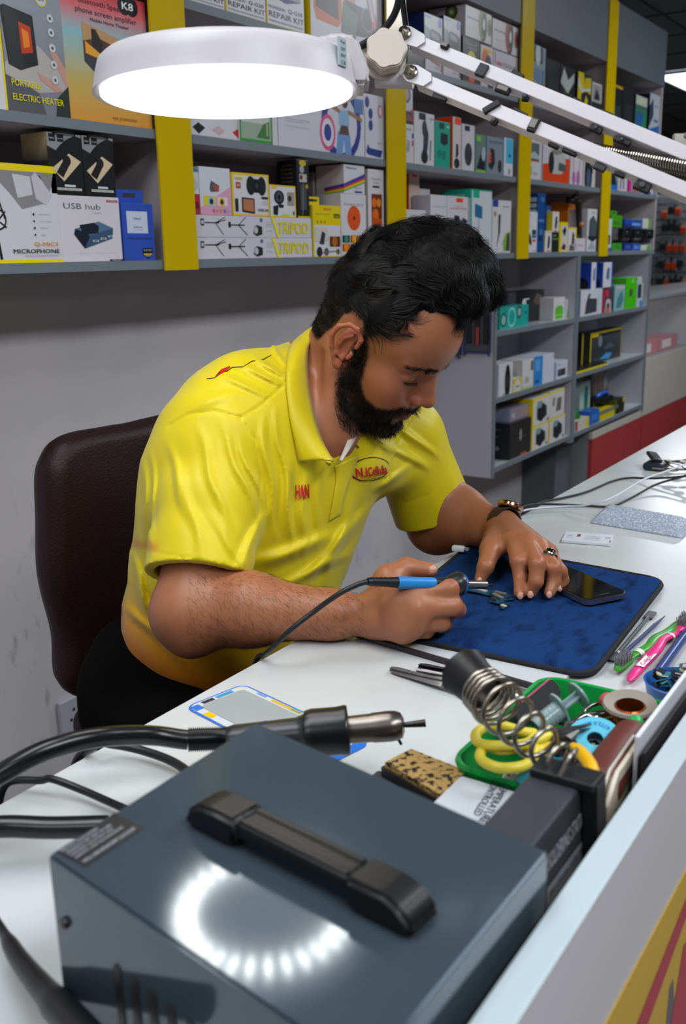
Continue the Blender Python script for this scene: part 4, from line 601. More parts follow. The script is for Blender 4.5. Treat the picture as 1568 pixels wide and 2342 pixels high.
bx('blue_stripe_box', 'tall white box with a bright blue vertical band, lower cabinet', 1220, 1266, 812, L2, '#c6cbdc', [('r', 0, 0, .42, 1, '#2c84d0'), ('r', .06, .5, .3, .9, '#5aa0dc'), ('t', 'WiFi', .9, .85, .05, '#444444', .08), ('r', .08, .1, .25, .2, '#1c4c84')], side='#b8bcc8', pyb=895, depth=.1)
bx('speaker_mini_box', 'white box with a small dark square speaker beside the divider, middle shelf', 1269, 1297, 826, L2, '#c8cdd8', [('r', .2, .16, .82, .56, '#3a3c42'), ('r', .26, .3, .5, .5, '#5a5c62'), ('t', 'JBL', .2, .8, .06, '#3c64b8', .3), ('r', .0, .0, .06, 1, '#4878c0')], pyb=885, depth=.09)
_, zbk, _ = bx('black_machine_box', 'large black box at the bottom of the lower cabinet under the silver box', 1165, 1213, 962, L3, '#2c2a2a', [('t', 'SPEAKER', .3, .5, .05, '#5c5855', .5), ('r', .5, .02, .8, .08, '#b85020'), ('c', .5, .6, .06, '#8a8482', 2)], side='#1b1c1e', sarts=[('t', 'MULTIMEDIA', .25, .8, .04, '#77777a', .55), ('t', 'AUDIO BOX', .25, .6, .04, '#77777a', .5), ('c', .3, .3, .05, '#77777a'), ('c', .5, .3, .05, '#77777a'), ('c', .7, .3, .05, '#77777a')], pyb=1050, depth=.17)
bx('silver_gift_box', 'small silver box with a letter on top of the large black box', 1166, 1212, 930, zbk, '#8a8490', [('t', 'G', .1, .3, .3, '#e0e0e6', .12, .02), ('p', [(.3, .2), (.6, .6), (.95, .9), (.95, .3)], '#a88478')], side='#8c8fae', pyb=965, depth=.14, yf=YF+.02)
cam_art = [('r', 0, .93, 1, 1, '#e0cc10'), ('r', 0, 0, .06, 1, '#e0cc10'), ('p', [(.25, .2), (.25, .55), (.35, .75), (.6, .75), (.8, .6), (.82, .25), (.5, .12)], '#3c3f42'), ('c', .5, .42, .2, '#23262a', 1.), ('p', [(.2, .6), (.3, .85), (.55, .85), (.5, .6)], '#7c98a0'), ('r', .1, .84, .3, .9, '#e0cc10'), ('c', .88, .1, .04, '#333333')]
_, zc1, _ = bx('camera_box', 'white and yellow camera box at the bottom of the lower cabinet, lower left of four', 1215, 1253, 970, L3, '#cfcccc', cam_art, side='#d8c410', pyb=1035, depth=.09, group='four yellow edged camera boxes')
_, zc3, _ = bx('camera_box', 'white and yellow camera box at the bottom of the lower cabinet, lower right of four', 1255, 1291, 952, L3, '#cfcccc', cam_art, side='#d8c410', pyb=1010, depth=.09, group='four yellow edged camera boxes')
bx('camera_box', 'white and yellow camera box at the bottom of the lower cabinet, upper left of four', 1217, 1257, 907, zc1, '#cfcccc', cam_art, side='#d8c410', pyb=972, depth=.09, group='four yellow edged camera boxes')
bx('camera_box', 'white and yellow camera box at the bottom of the lower cabinet, upper right of four', 1258, 1290, 892, zc3, '#cfcccc', [('r', 0, .93, 1, 1, '#e0cc10'), ('p', [(.1, .5), (.2, .8), (.35, .7), (.3, .4)], '#8a8e90'), ('p', [(.4, .2), (.5, .7), (.8, .7), (.75, .2)], '#6c6663')], side='#d8c410', pyb=952, depth=.09, group='four yellow edged camera boxes')
# ---------- lower cabinet B
_, zw, _ = bx('white_holder_box', 'white box with a black bag shape at the front of the top shelf, end cabinet', 1327, 1376, 662, L1, '#cbcdd2', [('p', [(.2, .06), (.25, .5), (.35, .84), (.45, .84), (.4, .66), (.75, .62), (.75, .1)], '#404448'), ('r', .8, .1, .9, .9, '#b0c8d8')], side='#3078c8', pyb=725, depth=.06)
bx('red_hand_box', 'red and grey box beside the white box with a bag shape', 1378, 1402, 662, L1, '#4c4454', [('r', 0, 0, .1, 1, '#c82850'), ('p', [(.2, 0), (.3, .55), (.55, .6), (.75, .5), (.8, 0)], '#b8b8bc'), ('p', [(.3, 0), (.4, .4), (.6, .4), (.66, 0)], '#3c3430'), ('p', [(.35, 0), (.4, .2), (.6, .2), (.64, 0)], '#d0602c'), ('c', .35, .85, .14, '#d83040', 1.)], pyb=718, depth=.06, side='#c03058')
bx('aqua_pack', 'pale aqua pack between the red box and the green box', 1404, 1428, 652, L1, '#8ab0b8', [('p', [(.2, .1), (.3, .5), (.7, .8), (.9, .4), (.6, .1)], '#4c8890'), ('r', .15, .85, .95, .95, '#c8b8b4')], side='#5c98a0', pyb=715, depth=.05)
bx('green_pack', 'bright green box with a hook on top, end cabinet', 1430, 1455, 636, L1, '#48c010', [('p', [(.3, .4), (.35, .66), (.65, .62), (.6, .4)], '#4c5c48'), ('c', .6, .9, .06, '#a0e080')], side='#48b010', pyb=708, depth=.11)
bx('dark_bottle_pack', 'narrow white and dark blue pack right of the bright green box', 1456, 1470, 633, L1, '#b8c0c4', [('r', .1, .3, .7, .75, '#2c3c54'), ('r', .5, .0, .95, .2, '#3c88c8'), ('r', .75, .8, .95, 1, '#448c54')], pyb=705, depth=.09)
for i, (a, b) in enumerate([(1352, 1364), (1379, 1400)]):
    bx('blue_camera_box', ['blue box with a black camera standing on the white box, left of two', 'blue and white box with a black camera standing behind, right of two'][i], a, b, 600, zw, '#cfd0d8', [('p', [(.3, .35), (.4, .75), (.7, .8), (.65, .3)], '#4c6c98'), ('r', .88, 0, 1, 1, '#2844b0')], side='#1c44b0', sarts=[('c', .6, .15, .3, '#17181c', .9)], pyb=655, depth=.12, yf=YF+.012)
laps = lambda: [('r', 0, .95, 1, 1, '#c8b818'), ('r', 0, 0, .03, 1, '#c8b818'), ('r', .97, 0, 1, 1, '#8a8428'), ('r', .04, .86, .24, .94, '#e0b818'), ('g', .05, .04, .95, .84, '#20282c', '#3c4648'), ('p', [(.3, .1), (.5, .26), (.7, .22), (.6, .06)], '#3c8cc8'), ('c', .3, .7, .06, '#77848a'), ('p', [(.4, .4), (.6, .6), (.8, .4)], '#4a585c')]
bx('lamp_kit_box', 'large black box with a yellow frame and a dark photo, end cabinet', 1349, 1420, 756, L2, '#23282a', laps(), side='#17181a', pyb=825, depth=.08, yf=YF+.07)
bx('lamp_kit_box', 'narrow black box with a yellow edge left of the large yellow framed box', 1330, 1346, 762, L2, '#17181a', [('r', 0, 0, .15, 1, '#b8a818')], side='#131416', pyb=830, depth=.08, yf=YF+.07)
bx('flat_yellow_box', 'flat yellow and black box lying at the front of the middle shelf, end cabinet', 1312, 1387, 838, L2, '#23231f', [('r', 0, 0, 1, .6, '#d8c810')], side='#d8c810', pyb=848, depth=.06, yf=YF+.004)
# heap on the bottom shelf of cabinet B
B0 = LZ[0]
o, zz, _ = bx('heap_box', 'white and yellow flat box at the front left of the bottom shelf heap', 1316, 1346, 958, B0, '#c8c4b8', [('r', .75, 0, 1, 1, '#d8c810'), ('r', 0, 0, .15, 1, '#a04c58')], pyb=980, depth=.07, dark_top=1)
bx('heap_box', 'small blue box right of the white and yellow flat box in the heap', 1348, 1370, 938, B0, '#2c62b8', [('r', .2, .3, .8, .7, '#3c7cd0')], pyb=968, depth=.06)
bx('heap_box', 'flat yellow and grey box in the middle of the heap', 1372, 1412, 933, B0, '#d0bc10', [('r', 0, .6, 1, 1, '#77786c')], pyb=955, depth=.08)
o, zg, _ = bx('heap_box', 'dark box with a green edge at the right of the heap', 1405, 1427, 912, B0, '#2c2c22', [('r', 0, 0, .18, 1, '#4c6c20'), ('r', .8, .7, 1, 1, '#c8b818')], side='#3c4c1c', pyb=945, depth=.1)
bx('heap_box', 'pale box with a teal bottle picture behind the blue box in the heap', 1326, 1349, 872, B0, '#a4b8b8', [('r', .4, .1, .8, .7, '#1c6c6c'), ('c', .6, .75, .15, '#1c6c6c', 1.2), ('r', 0, .9, .1, 1, '#b8b03c')], pyb=930, depth=.07, yf=YF+.09)
p = ony(1375, 890, YF+.15); mb = MB(); Mx = XF((p[0], p[1], B0+.002), (0, -.35, 0)) @ np.eye(4)
Mx = XF((p[0]-.02, YF+.16, B0+.052), (0, -.32, 0))
mb.rbox((-.12, -.02, -.02), (.1, .02, .2), .004, '#6a6a68', M=Mx)
art(mb, [('l', (.2, .3), (.3, .95), .06, '#d07c20'), ('l', (.5, .3), (.56, .95), .06, '#d07c20'), ('r', .1, .1, .55, .3, '#1c1c1c'), ('r', .7, .2, .95, .5, '#a8a8a4'), ('r', .05, .85, .7, .97, '#201c18')], tr(np.array([[-.12, -.02, -.02]]), Mx)[0], Mx[:3, 0], Mx[:3, 2], -Mx[:3, 1], .22, .22)
obj('tool_set_pack', mb, PRINT, smooth=30, label='grey clamshell of orange and black tools leaning in the heap', cat='box')
mb = MB(); c = ony(1314, 918, YF+.04); mb.lathe([(0, 0), (.03, .001), (.035, .02), (.034, .05), (.024, .075), (.012, .088), (.011, .1), (0, .101)], 20, '#2c6c20', M=XF((c[0]+.01, YF+.05, B0+.001)))
mb.ball((c[0]+.01, YF+.016, B0+.045), (.006, .003, .006), '#8ae070')
obj('green_bottle', mb, PRINT, smooth=40, label='small round green bottle against the divider in the heap', cat='bottle')
mb = MB(); c = ony(1378, 912, YF+.06)
mb.tube(spline([(c[0]-.07, YF+.07, B0+.094), (c[0]-.03, YF+.06, B0+.108), (c[0]+.03, YF+.06, B0+.106), (c[0]+.06, YF+.06, B0+.094)]), [.006]+[.011]*23+[.006], 10, '#2c5cc0')
mb.rbox((c[0]-.075, YF+.03, B0+.063), (c[0]+.07, YF+.11, B0+.092), .006, '#1c1e20')
obj('blue_arched_tool', mb, PRINT, smooth=40, label='black tool with a blue arched handle on top of the heap', cat='tool')
# ---------- screen pouches hanging on the side of lower cabinet A
XP = LX[0]-.002
for i, (pa, pb, yt, yb_, lb) in enumerate([(1062, 1138, 625, 806, 'large clear pouch of dark phone screens hanging on the cabinet side, nearest its front edge'), (1028, 1060, 640, 812, 'pouch of dark phone screens hanging nearer the wall, behind the man'), (1058, 1138, 582, 620, 'black pack with yellow lettering hanging above the clear pouches')]):
    A = onx(pa, yt+30, XP); B = onx(pb, yt+30, XP); zt_ = onx((pa+pb)/2, yt, XP)[2]; zl = onx((pa+pb)/2, yb_, XP)[2]
    ya_, yb2 = min(A[1], B[1]), max(A[1], B[1]); ya_ = max(ya_, YF+.004); yb2 = min(yb2, YB-.004)
    t = thing('hanging_pouch', lb, 'pouch', (XP-.01, (ya_+yb2)/2, zl))
    if i < 2:
        mb = MB(); mb.rbox((XP-.012, ya_+.004, zl), (XP-.001, yb2-.004, zt_), .005); obj('sleeve', mb, mat('pouch_film', '#3c3e4a', .12, coat=.6, bump=(30, .5, .01, 'n')), t, smooth=40)
        mb = MB(); w = .004
        mb.tube(spline([(XP-.013, ya_+.006, zt_-.004), (XP-.013, ya_+.006, zl+.008), (XP-.013, ya_+.02, zl+.002), (XP-.013, yb2-.02, zl+.002), (XP-.013, yb2-.006, zl+.008), (XP-.013, yb2-.006, zt_-.004)], 4), .0028, 6); obj('blue_trim', mb, mat('blue_trim', '#28346c', .4), t, smooth=60)
        for q in range(3):
            mb = MB(); y0 = ya_+(yb2-ya_)*(q+.3)/3.4; mb.rbox((XP-.0155, y0, zl+.03), (XP-.0125, y0+(yb2-ya_)*.2, zt_-.04-.02*q), .001, '#15161a' if q != 1 else '#1b1418')
            if q == 1: mb.box((XP-.0165, y0+.004, zl+.03), (XP-.0156, y0+.016, zl+.09), '#a83c28')
            obj('phone_screen', mb, mat('screen_print', rough=.12, attr='Col'), t)
    else:
        mb = MB(); mb.rbox((XP-.016, ya_+.002, zl+.004), (XP-.001, yb2-.002, zt_), .002, '#17181a')
        art(mb, [('t', 'HEADSET', .1, .4, .3, '#c8a820', .5, .03), ('r', .76, .2, .92, .8, '#3c3c40'), ('r', .78, .3, .9, .7, '#8c8c90')], np.array([XP-.016, yb2-.002, zl+.004]), -UY, UZ, -UX, yb2-ya_-.004, zt_-zl-.004)
        obj('printed_card', mb, PRINT, t)
# socket on the wall behind the chair
p = [ony(127, 1608, YB), ony(152, 1608, YB), ony(140, 1690, YB)]
t = thing('wall_socket', 'white double wall socket plate low on the wall behind the chair', 'socket', (1.46, YB-.004, .09))
sx = ony(127, 1608, YB)[0]; mb = MB(); mb.rbox((sx, YB-.014, .092), (sx+.15, YB-.001, ony(127, 1608, YB)[2]), .004); obj('face_plate', mb, WHITE, t, smooth=40)
for k_ in range(2):
    mb = MB(); x = sx+.04+k_*.072
    for dx, dz in ((0, .018), (-.01, -.006), (.01, -.006)): mb.lathe([(0, 0), (.004, 0), (.004, .0006), (0, .0006)], 12, M=frame((x+dx, YB-.0146, .145+dz), UX, UZ, -UY))
    obj('socket_hole', mb, mat('socket_dark', '#222222', .5), t)
# ================================================================ REPAIR COUNTER
CT = .75
CTOP = mat('counter_laminate', '#c3c6c6', .22, noise=(9, '#b9bbb9', .55, .8, 6))
BLKP = mat('black_plastic', '#232426', .3)
BLKR = mat('black_rubber', '#111214', .38)
STEEL = mat('steel', '#b8b8b8', .22, 1)
def P(px, py, z): return onz(px, py, z)
t = thing('repair_counter', 'long white repair counter with a raised edge along the customer side', 'counter', (1.05, .41, 0))
mb = MB(); mb.rbox((-.45, .168, .722), (1.995, .668, CT), .0015); mb.rbox((1.997, .168, .722), (2.68, .668, CT), .0015); obj('worktop', mb, CTOP, t, smooth=30)
mb = MB(); mb.rbox((-.45, .149, 0), (2.70, .167, .852), .0015); obj('front_panel', mb, mat('counter_front', '#c9c6cb', .35), t, smooth=30)
mb = MB(); mb.rbox((-.45, .1485, .8505), (2.70, .1675, .8525), .0008); obj('top_edging', mb, mat('rim_edging', '#aebcc2', .3), t)
for x in (-.43, .3 if False else -.0, 2.64):
    if x == -.0: continue
    mb = MB(); mb.box((x, .17, 0), (x+.02, .64, .7215)); obj('side_panel', mb, WHITE, t)
# printed sticker on the customer side of the counter
def yf(px, py): return ony(px, py, .1488)
t2 = thing('counter_sticker', 'yellow sticker with red stripes on the customer side of the counter', 'sticker', (.6, .1485, .4))
def stk(pts, d): 
    mb = MB(); V = [yf(*p)[[0, 2]] for p in pts]; mb.prism([tuple(v) for v in V], 0, .0004, '#fff', M=frame((0, .1487-d, 0), UX, UZ, -UY)) if False else mb.add([(v[0], .1487-d, v[1]) for v in V], [tuple(range(len(V)))]); return mb
A_, B_ = yf(1413, 2342), yf(1568, 1935)
zsk = (A_[2]+B_[2])/2
mb = MB(); mb.box((.1, .1480, .2), (2.6, .1487, zsk)); obj('backing', mb, mat('sticker_yellow', '#cba63c', .35), t2)
mb = MB(); q0 = [(1452, 2342), (1568, 2047), (1568, 2090), (1477, 2342)]; mb.add([(yf(*p)[0], .1477, yf(*p)[2]) for p in q0], [(0, 1, 2, 3)]); obj('red_stripe', mb, mat('sticker_red', '#b23a4a', .35), t2)
mb = MB(); q0 = [(1530, 2342), (1560, 2160), (1600, 2100), (1620, 2342)]; mb.add([(yf(*p)[0], .1477, yf(*p)[2]) for p in q0], [(0, 1, 2, 3)]); obj('red_swoosh', mb, _M['sticker_red'], t2)
mb = MB(); q0 = [(1519, 2342), (1527, 2260), (1536, 2235), (1541, 2342)]; mb.add([(yf(*p)[0], .1479, yf(*p)[2]) for p in q0], [(0, 1, 2, 3)]); obj('grey_shape', mb, mat('sticker_grey', '#6c6468', .4), t2)  # small grey shape printed on the sticker
# ---------- white board under the cloth
ZB = CT+.0005
mb = MB(); mb.prism([(.905, .345), (1.25, .352), (1.25, .59), (.934, .607)], ZB, ZB+.0045); 
o = obj('work_board', mb, mat('board_white', '#c2c5c8', .3), label='flat white board with a dark edge lying under the blue cloth', cat='board')
mb = MB(); mb.tube([(.9315, .608, ZB+.0035), (.9185, .49, ZB+.0035), (.9035, .345, ZB+.0035)], .0034, 8); obj('dark_edge', mb, mat('dark_brown_edge', '#2a2427', .5), o)
# ---------- blue cloth
ZM = ZB+.005
def cloth():
    c = [np.array(v) for v in ((.952, .322), (1.312, .345), (1.336, .655), (.944, .600))]; n = 70; bm = bmesh.new(); g = {}
    def hgt(u, v): return .0018*math.sin(9*u+3*v)+.0012*math.sin(17*v-5*u)+.0016*max(0, 1-abs(u*1.3+v-.75)*14)+.0013*max(0, 1-abs(u*.6-v+.25)*18)
    def pos(u, v):
        p = c[0]*(1-u)*(1-v)+c[1]*u*(1-v)+c[2]*u*v+c[3]*(1-u)*v
        r = .085                                     # rounded corners
        for cu, cv in ((0, 0), (1, 0), (1, 1), (0, 1)):
            du, dv = abs(u-cu), abs(v-cv)
            if du < r and dv < r:
                d = math.hypot(r-du, r-dv)
                if d > r:
                    k = r/d; uu = cu+(1 if cu == 0 else -1)*(r-(r-du)*k); vv = cv+(1 if cv == 0 else -1)*(r-(r-dv)*k)
                    p = c[0]*(1-uu)*(1-vv)+c[1]*uu*(1-vv)+c[2]*uu*vv+c[3]*(1-uu)*vv
        return p
    V = []; 
    for lay in (1, 0):
        for j in range(n+1):
            for i in range(n+1):
                u, v = i/n, j/n; p = pos(u, v); e = min(u, 1-u, v, 1-v); k = min(1, e/.03)
                V.append((p[0], p[1], ZM+(.0015+.0035*k**.5+hgt(u, v)*k) if lay else ZM+.0003))
    N = (n+1)**2; Fc = []
    for j in range(n):
        for i in range(n):
            a = j*(n+1)+i; Fc.append((a, a+1, a+n+2, a+n+1)); Fc.append((N+a, N+a+n+1, N+a+n+2, N+a+1))
    ring = [i for i in range(n)]+[j*(n+1)+n for j in range(n)]+[n*(n+1)+n-i for i in range(n)]+[(n-j)*(n+1) for j in range(n)]
    for a, b in zip(ring, ring[1:]+ring[:1]): Fc.append((a, N+a, N+b, b))
    return V, Fc, [V[k] for k in ring]
V, Fc, ring = cloth(); mb = MB(); mb.add(V, Fc)
CLOTH = mat('terry_cloth', '#193c72', .95, spec=.1, noise=(26, '#0c2042', .5, .75, 8, (1, 2.2, 1)), bump=(700, .9, .003, 'n'))
o = obj('work_cloth', mb, CLOTH, smooth=60, label='dark blue towelling cloth with black piping under the man\'s hands', cat='cloth')
mb = MB(); mb.tube(ring[::2], .0036, 8, closed=True); obj('piping', mb, mat('piping', '#14141a', .8), o, smooth=60)
ZC = ZM+.0065
# ---------- phone lying on the cloth
u = nrm(P(1437, 1360, ZC+.004)-P(1370, 1378, ZC+.004)); w = np.array([-u[1], u[0], 0]) if True else None
c0, c1 = P(1437, 1362, ZC+.004), P(1368, 1381, ZC+.004)
LPH, WPH = .142, float(np.linalg.norm(c0-c1))+.004
d_ = nrm(P(1256, 1283, ZC+.004)-P(1437, 1362, ZC+.004)); s_ = np.array([d_[1], -d_[0], 0]);  s_ = s_ if s_.dot(c1-c0) > 0 else -s_
WPH = .068
fr = frame((c0[0], c0[1], ZC+.0012), d_, s_, np.cross(d_, s_))
up_ = 1 if fr[2, 2] > 0 else -1
fr[:3, 2] = (0, 0, 1)
t = thing('smartphone', 'black screened smartphone with a silver frame lying on the blue cloth by the fingertips', 'phone', (c0+d_*LPH/2+s_*WPH/2)*np.array([1, 1, 0])+np.array([0, 0, ZC+.0012]))
def rrect(x0, y0, x1, y1, r, n=5):
    out = []
    for cx_, cy_, a0 in ((x1-r, y1-r, 0), (x0+r, y1-r, 90), (x0+r, y0+r, 180), (x1-r, y0+r, 270)):
        for i in range(n+1): a = math.radians(a0+90*i/n); out.append((cx_+r*math.cos(a), cy_+r*math.sin(a)))
    return out
mb = MB(); mb.prism(rrect(0, 0, LPH, WPH, .010), 0, .0068, M=fr); obj('frame', mb, mat('phone_frame', '#8f8d94', .25, .9), t, smooth=40)
mb = MB(); mb.prism(rrect(.002, .002, LPH-.002, WPH-.002, .008), .0069, .0078, M=fr); obj('screen', mb, mat('dark_glass', '#08090b', .06, noise=(60, '#1c1a1a', .62, .7)), t)
mb = MB(); mb.prism(rrect(.006, WPH/2-.008, .009, WPH/2+.008, .0014), .0079, .0083, M=fr); obj('home_button', mb, mat('phone_button', '#2a2a2e', .3), t)
# ---------- circuit board being soldered
def flat_poly(name, pts, z, th, m, parent=None, **k):
    mb = MB(); mb.prism([tuple(P(px, py, z)[:2]) for px, py in pts], z, z+th); return obj(name, mb, m, parent, **k)
PCBM = mat('pcb_blue', '#17516c', .35, noise=(220, '#0c2634', .48, .58))
t = thing('circuit_board', 'small blue phone circuit board under the soldering iron tip', 'circuit board', P(1115, 1368, ZC))
mb = MB()
mb.prism([tuple(P(*p, ZC)[:2]) for p in [(1052, 1340), (1060, 1337), (1122, 1352), (1140, 1355), (1172, 1364), (1174, 1374), (1150, 1376), (1164, 1384), (1150, 1396), (1143, 1392), (1150, 1386), (1118, 1378), (1124, 1366), (1055, 1350)]], ZC+.001, ZC+.002)
obj('board', mb, PCBM, t)
for a, b, c_ in [((1070, 1344), (1112, 1357), '#c8c8c4'), ((1128, 1362), (1148, 1372), '#8a8478'), ((1132, 1357), (1156, 1363), '#7f7a70'), ((1121, 1372), (1130, 1378), '#26282a'), ((1146, 1388), (1156, 1392), '#b8b8b4')]:
    pa, pb = P(*a, ZC), P(*b, ZC); mb = MB(); cc = (pa+pb)/2; dd = nrm((pb-pa)*[1, 1, 0]); L = np.linalg.norm(pb-pa)
    mb.box((-L/2, -.0025, .0021), (L/2, .0025, .0036), c_, M=frame((cc[0], cc[1], ZC), dd, np.cross(UZ, dd), UZ)); obj('chip', mb, PRINT, t)
# ---------- white usb plug, battery, bubble bag, keys, cables
p = P(1045, 1256, ZC+.004); mb = MB(); Mx = frame((p[0], p[1], ZC+.0008), nrm([-.2, 1, 0]), nrm([-1, -.2, 0]), UZ)
mb.rbox((-.012, -.0055, 0), (.008, .0055, .009), .003, '#dfe2ea', M=Mx); mb.rbox((-.018, -.0035, .0025), (-.0115, .0035, .0065), .0008, '#9a9aa0', M=Mx)
mb.box((-.0135, -.0036, .0032), (-.0122, .0036, .0058), '#2c3a70', M=Mx)
obj('adapter_plug', mb, PRINT, smooth=40, label='tiny white adapter plug at the far corner of the blue cloth', cat='adapter')
a, b = P(1283, 1236, CT+.004), P(1396, 1245, CT+.004); dd = nrm((b-a)*[1, 1, 0]); L = np.linalg.norm(b-a); nn = np.cross(UZ, dd)
Mx = frame((a[0], a[1], CT+.0004), dd, nn, UZ); wB = .052 if nn.dot(P(1287, 1215, .75)-a) > 0 else -.052
mb = MB(); mb.rbox((0, min(0, wB), 0), (L, max(0, wB), .0048), .001, '#d6d9e2', M=Mx)
art(mb, [('r', .27, .5, .34, .75, '#6b4c20'), ('t', 'Li-ion Battery', .45, .6, .08, '#8a8c96', .3), ('t', '3.8V 2600mAh 9.88Wh', .45, .4, .08, '#8a8c96', .3), ('t', 'BATTERY', .86, .5, .12, '#5a5c68', .1), ('t', 'CE', .08, .5, .12, '#9a9ca6', .1), ('r', .96, .1, .985, .3, '#555555'), ('t', 'Rechargeable', .07, .3, .07, '#9a9ca6', .16), ('t', 'limited charge voltage', .45, .22, .07, '#8a8c96', .3)],
    tr(np.array([[0, 0, .0048]]), Mx)[0] if wB > 0 else tr(np.array([[0, wB, .0048]]), Mx)[0], dd, nn, UZ, L, abs(wB), .0003)
obj('battery', mb, PRINT, smooth=30, label='slim white phone battery lying beyond the blue cloth', cat='battery')
# bubble bag
def bubble():
    q = [P(1350, 1197, CT), P(1385, 1162, CT), P(1590, 1200, CT), P(1560, 1232, CT)]; bm = MB(); n, m = 60, 18; V = []
    q = [v[:2] for v in q]
    for lay in (1, 0):
        for j in range(m+1):
            for i in range(n+1):
                u, v = i/n, j/m; p = q[0]*(1-u)*(1-v)+q[3]*u*(1-v)+q[2]*u*v+q[1]*(1-u)*v
                e = min(u*3.2, (1-u)*2.2, v, 1-v); k = min(1, max(0, (e-.04)/.22)); 
                off = .5*(j % 2); bub = abs(math.sin(math.pi*(i+off)/1.5)*math.sin(math.pi*j/1.5))
                V.append((p[0], p[1], CT+.001+(.0015+.013*k**.5+.0022*bub*k) if lay else CT+.0006))
    N = (n+1)*(m+1); Fc = []
    for j in range(m):
        for i in range(n): a = j*(n+1)+i; Fc += [(a, a+1, a+n+2, a+n+1), (N+a, N+a+n+1, N+a+n+2, N+a+1)]
    ring = [i for i in range(n)]+[j*(n+1)+n for j in range(m)]+[m*(n+1)+n-i for i in range(n)]+[(m-j)*(n+1) for j in range(m)]
    for a, b in zip(ring, ring[1:]+ring[:1]): Fc.append((a, N+a, N+b, b))
    bm.add(V, Fc); return bm
o = obj('bubble_bag', bubble(), mat('bubble_film', '#a9b6c8', .16, ior=1.3, noise=(300, '#d3dce6', .5, .62, 2), bump=(260, .6, .002, 'v'), alpha=.8), smooth=50, label='pale blue bubble wrap bag lying near the right frame edge', cat='packaging')
t = thing('key_bunch', 'bunch of keys with a black car fob at the far right of the counter', 'keys', P(1530, 1080, CT))
k0 = P(1500, 1072, CT)
mb = MB(); mb.rbox((k0[0]-.03, k0[1]-.022, CT+.0005), (k0[0]+.03, k0[1]+.022, CT+.016), .006); obj('car_fob', mb, mat('fob_black', '#1e2530', .3), t, smooth=40)
mb = MB(); mb.rbox((-.022, -.012, 0), (.024, .012, .009), .004, M=XF((k0[0]+.012, k0[1]+.01, CT+.018), (.2, -.2, .6))); obj('key_head', mb, BLKP, t, smooth=40)
kr = random.Random(4)
for i in range(7):
    c = P(1520+i*9, 1062+kr.random()*32, CT+.004+.002*i); Mx = XF((c[0], c[1], CT+.012+.003*i), (kr.uniform(-.15, .15), kr.uniform(-.15, .15), kr.uniform(0, 6)))
    mb = MB(); mb.lathe([(.003, 0), (.0105, 0), (.0105, .002), (.003, .002)], 16, M=Mx, closed=True); mb.box((.009, -.003, 0), (.042, .003, .0018), M=Mx)
    for q in range(4): mb.box((.02+.005*q, .003, 0), (.0225+.005*q, .0045+.001*(q % 2), .0018), M=Mx)
    obj('key', mb, mat('key_metal', '#8c8578', .3, 1) if i % 3 else mat('key_dark', '#2b2a2a', .35, .5), t, smooth=30)
mb = MB(); c = P(1545, 1068, CT+.012); a_ = np.linspace(0, 2*math.pi, 25)[:-1]; mb.tube([(c[0]+.015*math.cos(q), c[1]+.015*math.sin(q), CT+.014+.004*math.sin(q)) for q in a_], .0012, 6, closed=True); obj('key_ring', mb, STEEL, t, smooth=60)
def cable(name, pts, r, m, label, cat='cable', n=10, sides=10):
    mb = MB(); mb.tube(spline(pts, n), r, sides); return obj(name, mb, m, smooth=60, label=label, cat=cat)
CB = mat('cable_black', '#151619', .4); CW = mat('cable_white', '#d5d6e4', .4)
cable('cable', [P(1150, 1210, CT+.006), P(1180, 1178, CT+.01), P(1235, 1150, CT+.006), P(1290, 1138, CT+.004), P(1340, 1125, CT+.004), P(1400, 1100, CT+.004), P(1440, 1093, CT+.004), P(1500, 1094, CT+.012), P(1620, 1085, CT+.03)], .0021, CB, 'black cable crossing the counter towards the keys, the farther of two')
cable('cable', [P(1165, 1192, CT+.004), P(1195, 1160, CT+.014), P(1240, 1153, CT+.010), P(1330, 1156, CT+.004), P(1395, 1158, CT+.003), P(1440, 1140, CT+.003), P(1500, 1108, CT+.012), P(1560, 1090, CT+.025), P(1640, 1060, CT+.05)], .0021, CB, 'black cable crossing the counter above the bubble bag, the nearer of two')
cable('cable', [P(1180, 1190, CT+.004), P(1200, 1167, CT+.010), P(1290, 1158, CT+.012), P(1340, 1155, CT+.024), P(1400, 1138, CT+.04), P(1470, 1097, CT+.04), P(1530, 1075, CT+.05), P(1640, 1035, CT+.07)], .0016, CW, 'thin white cable running between two black cables near the keys')
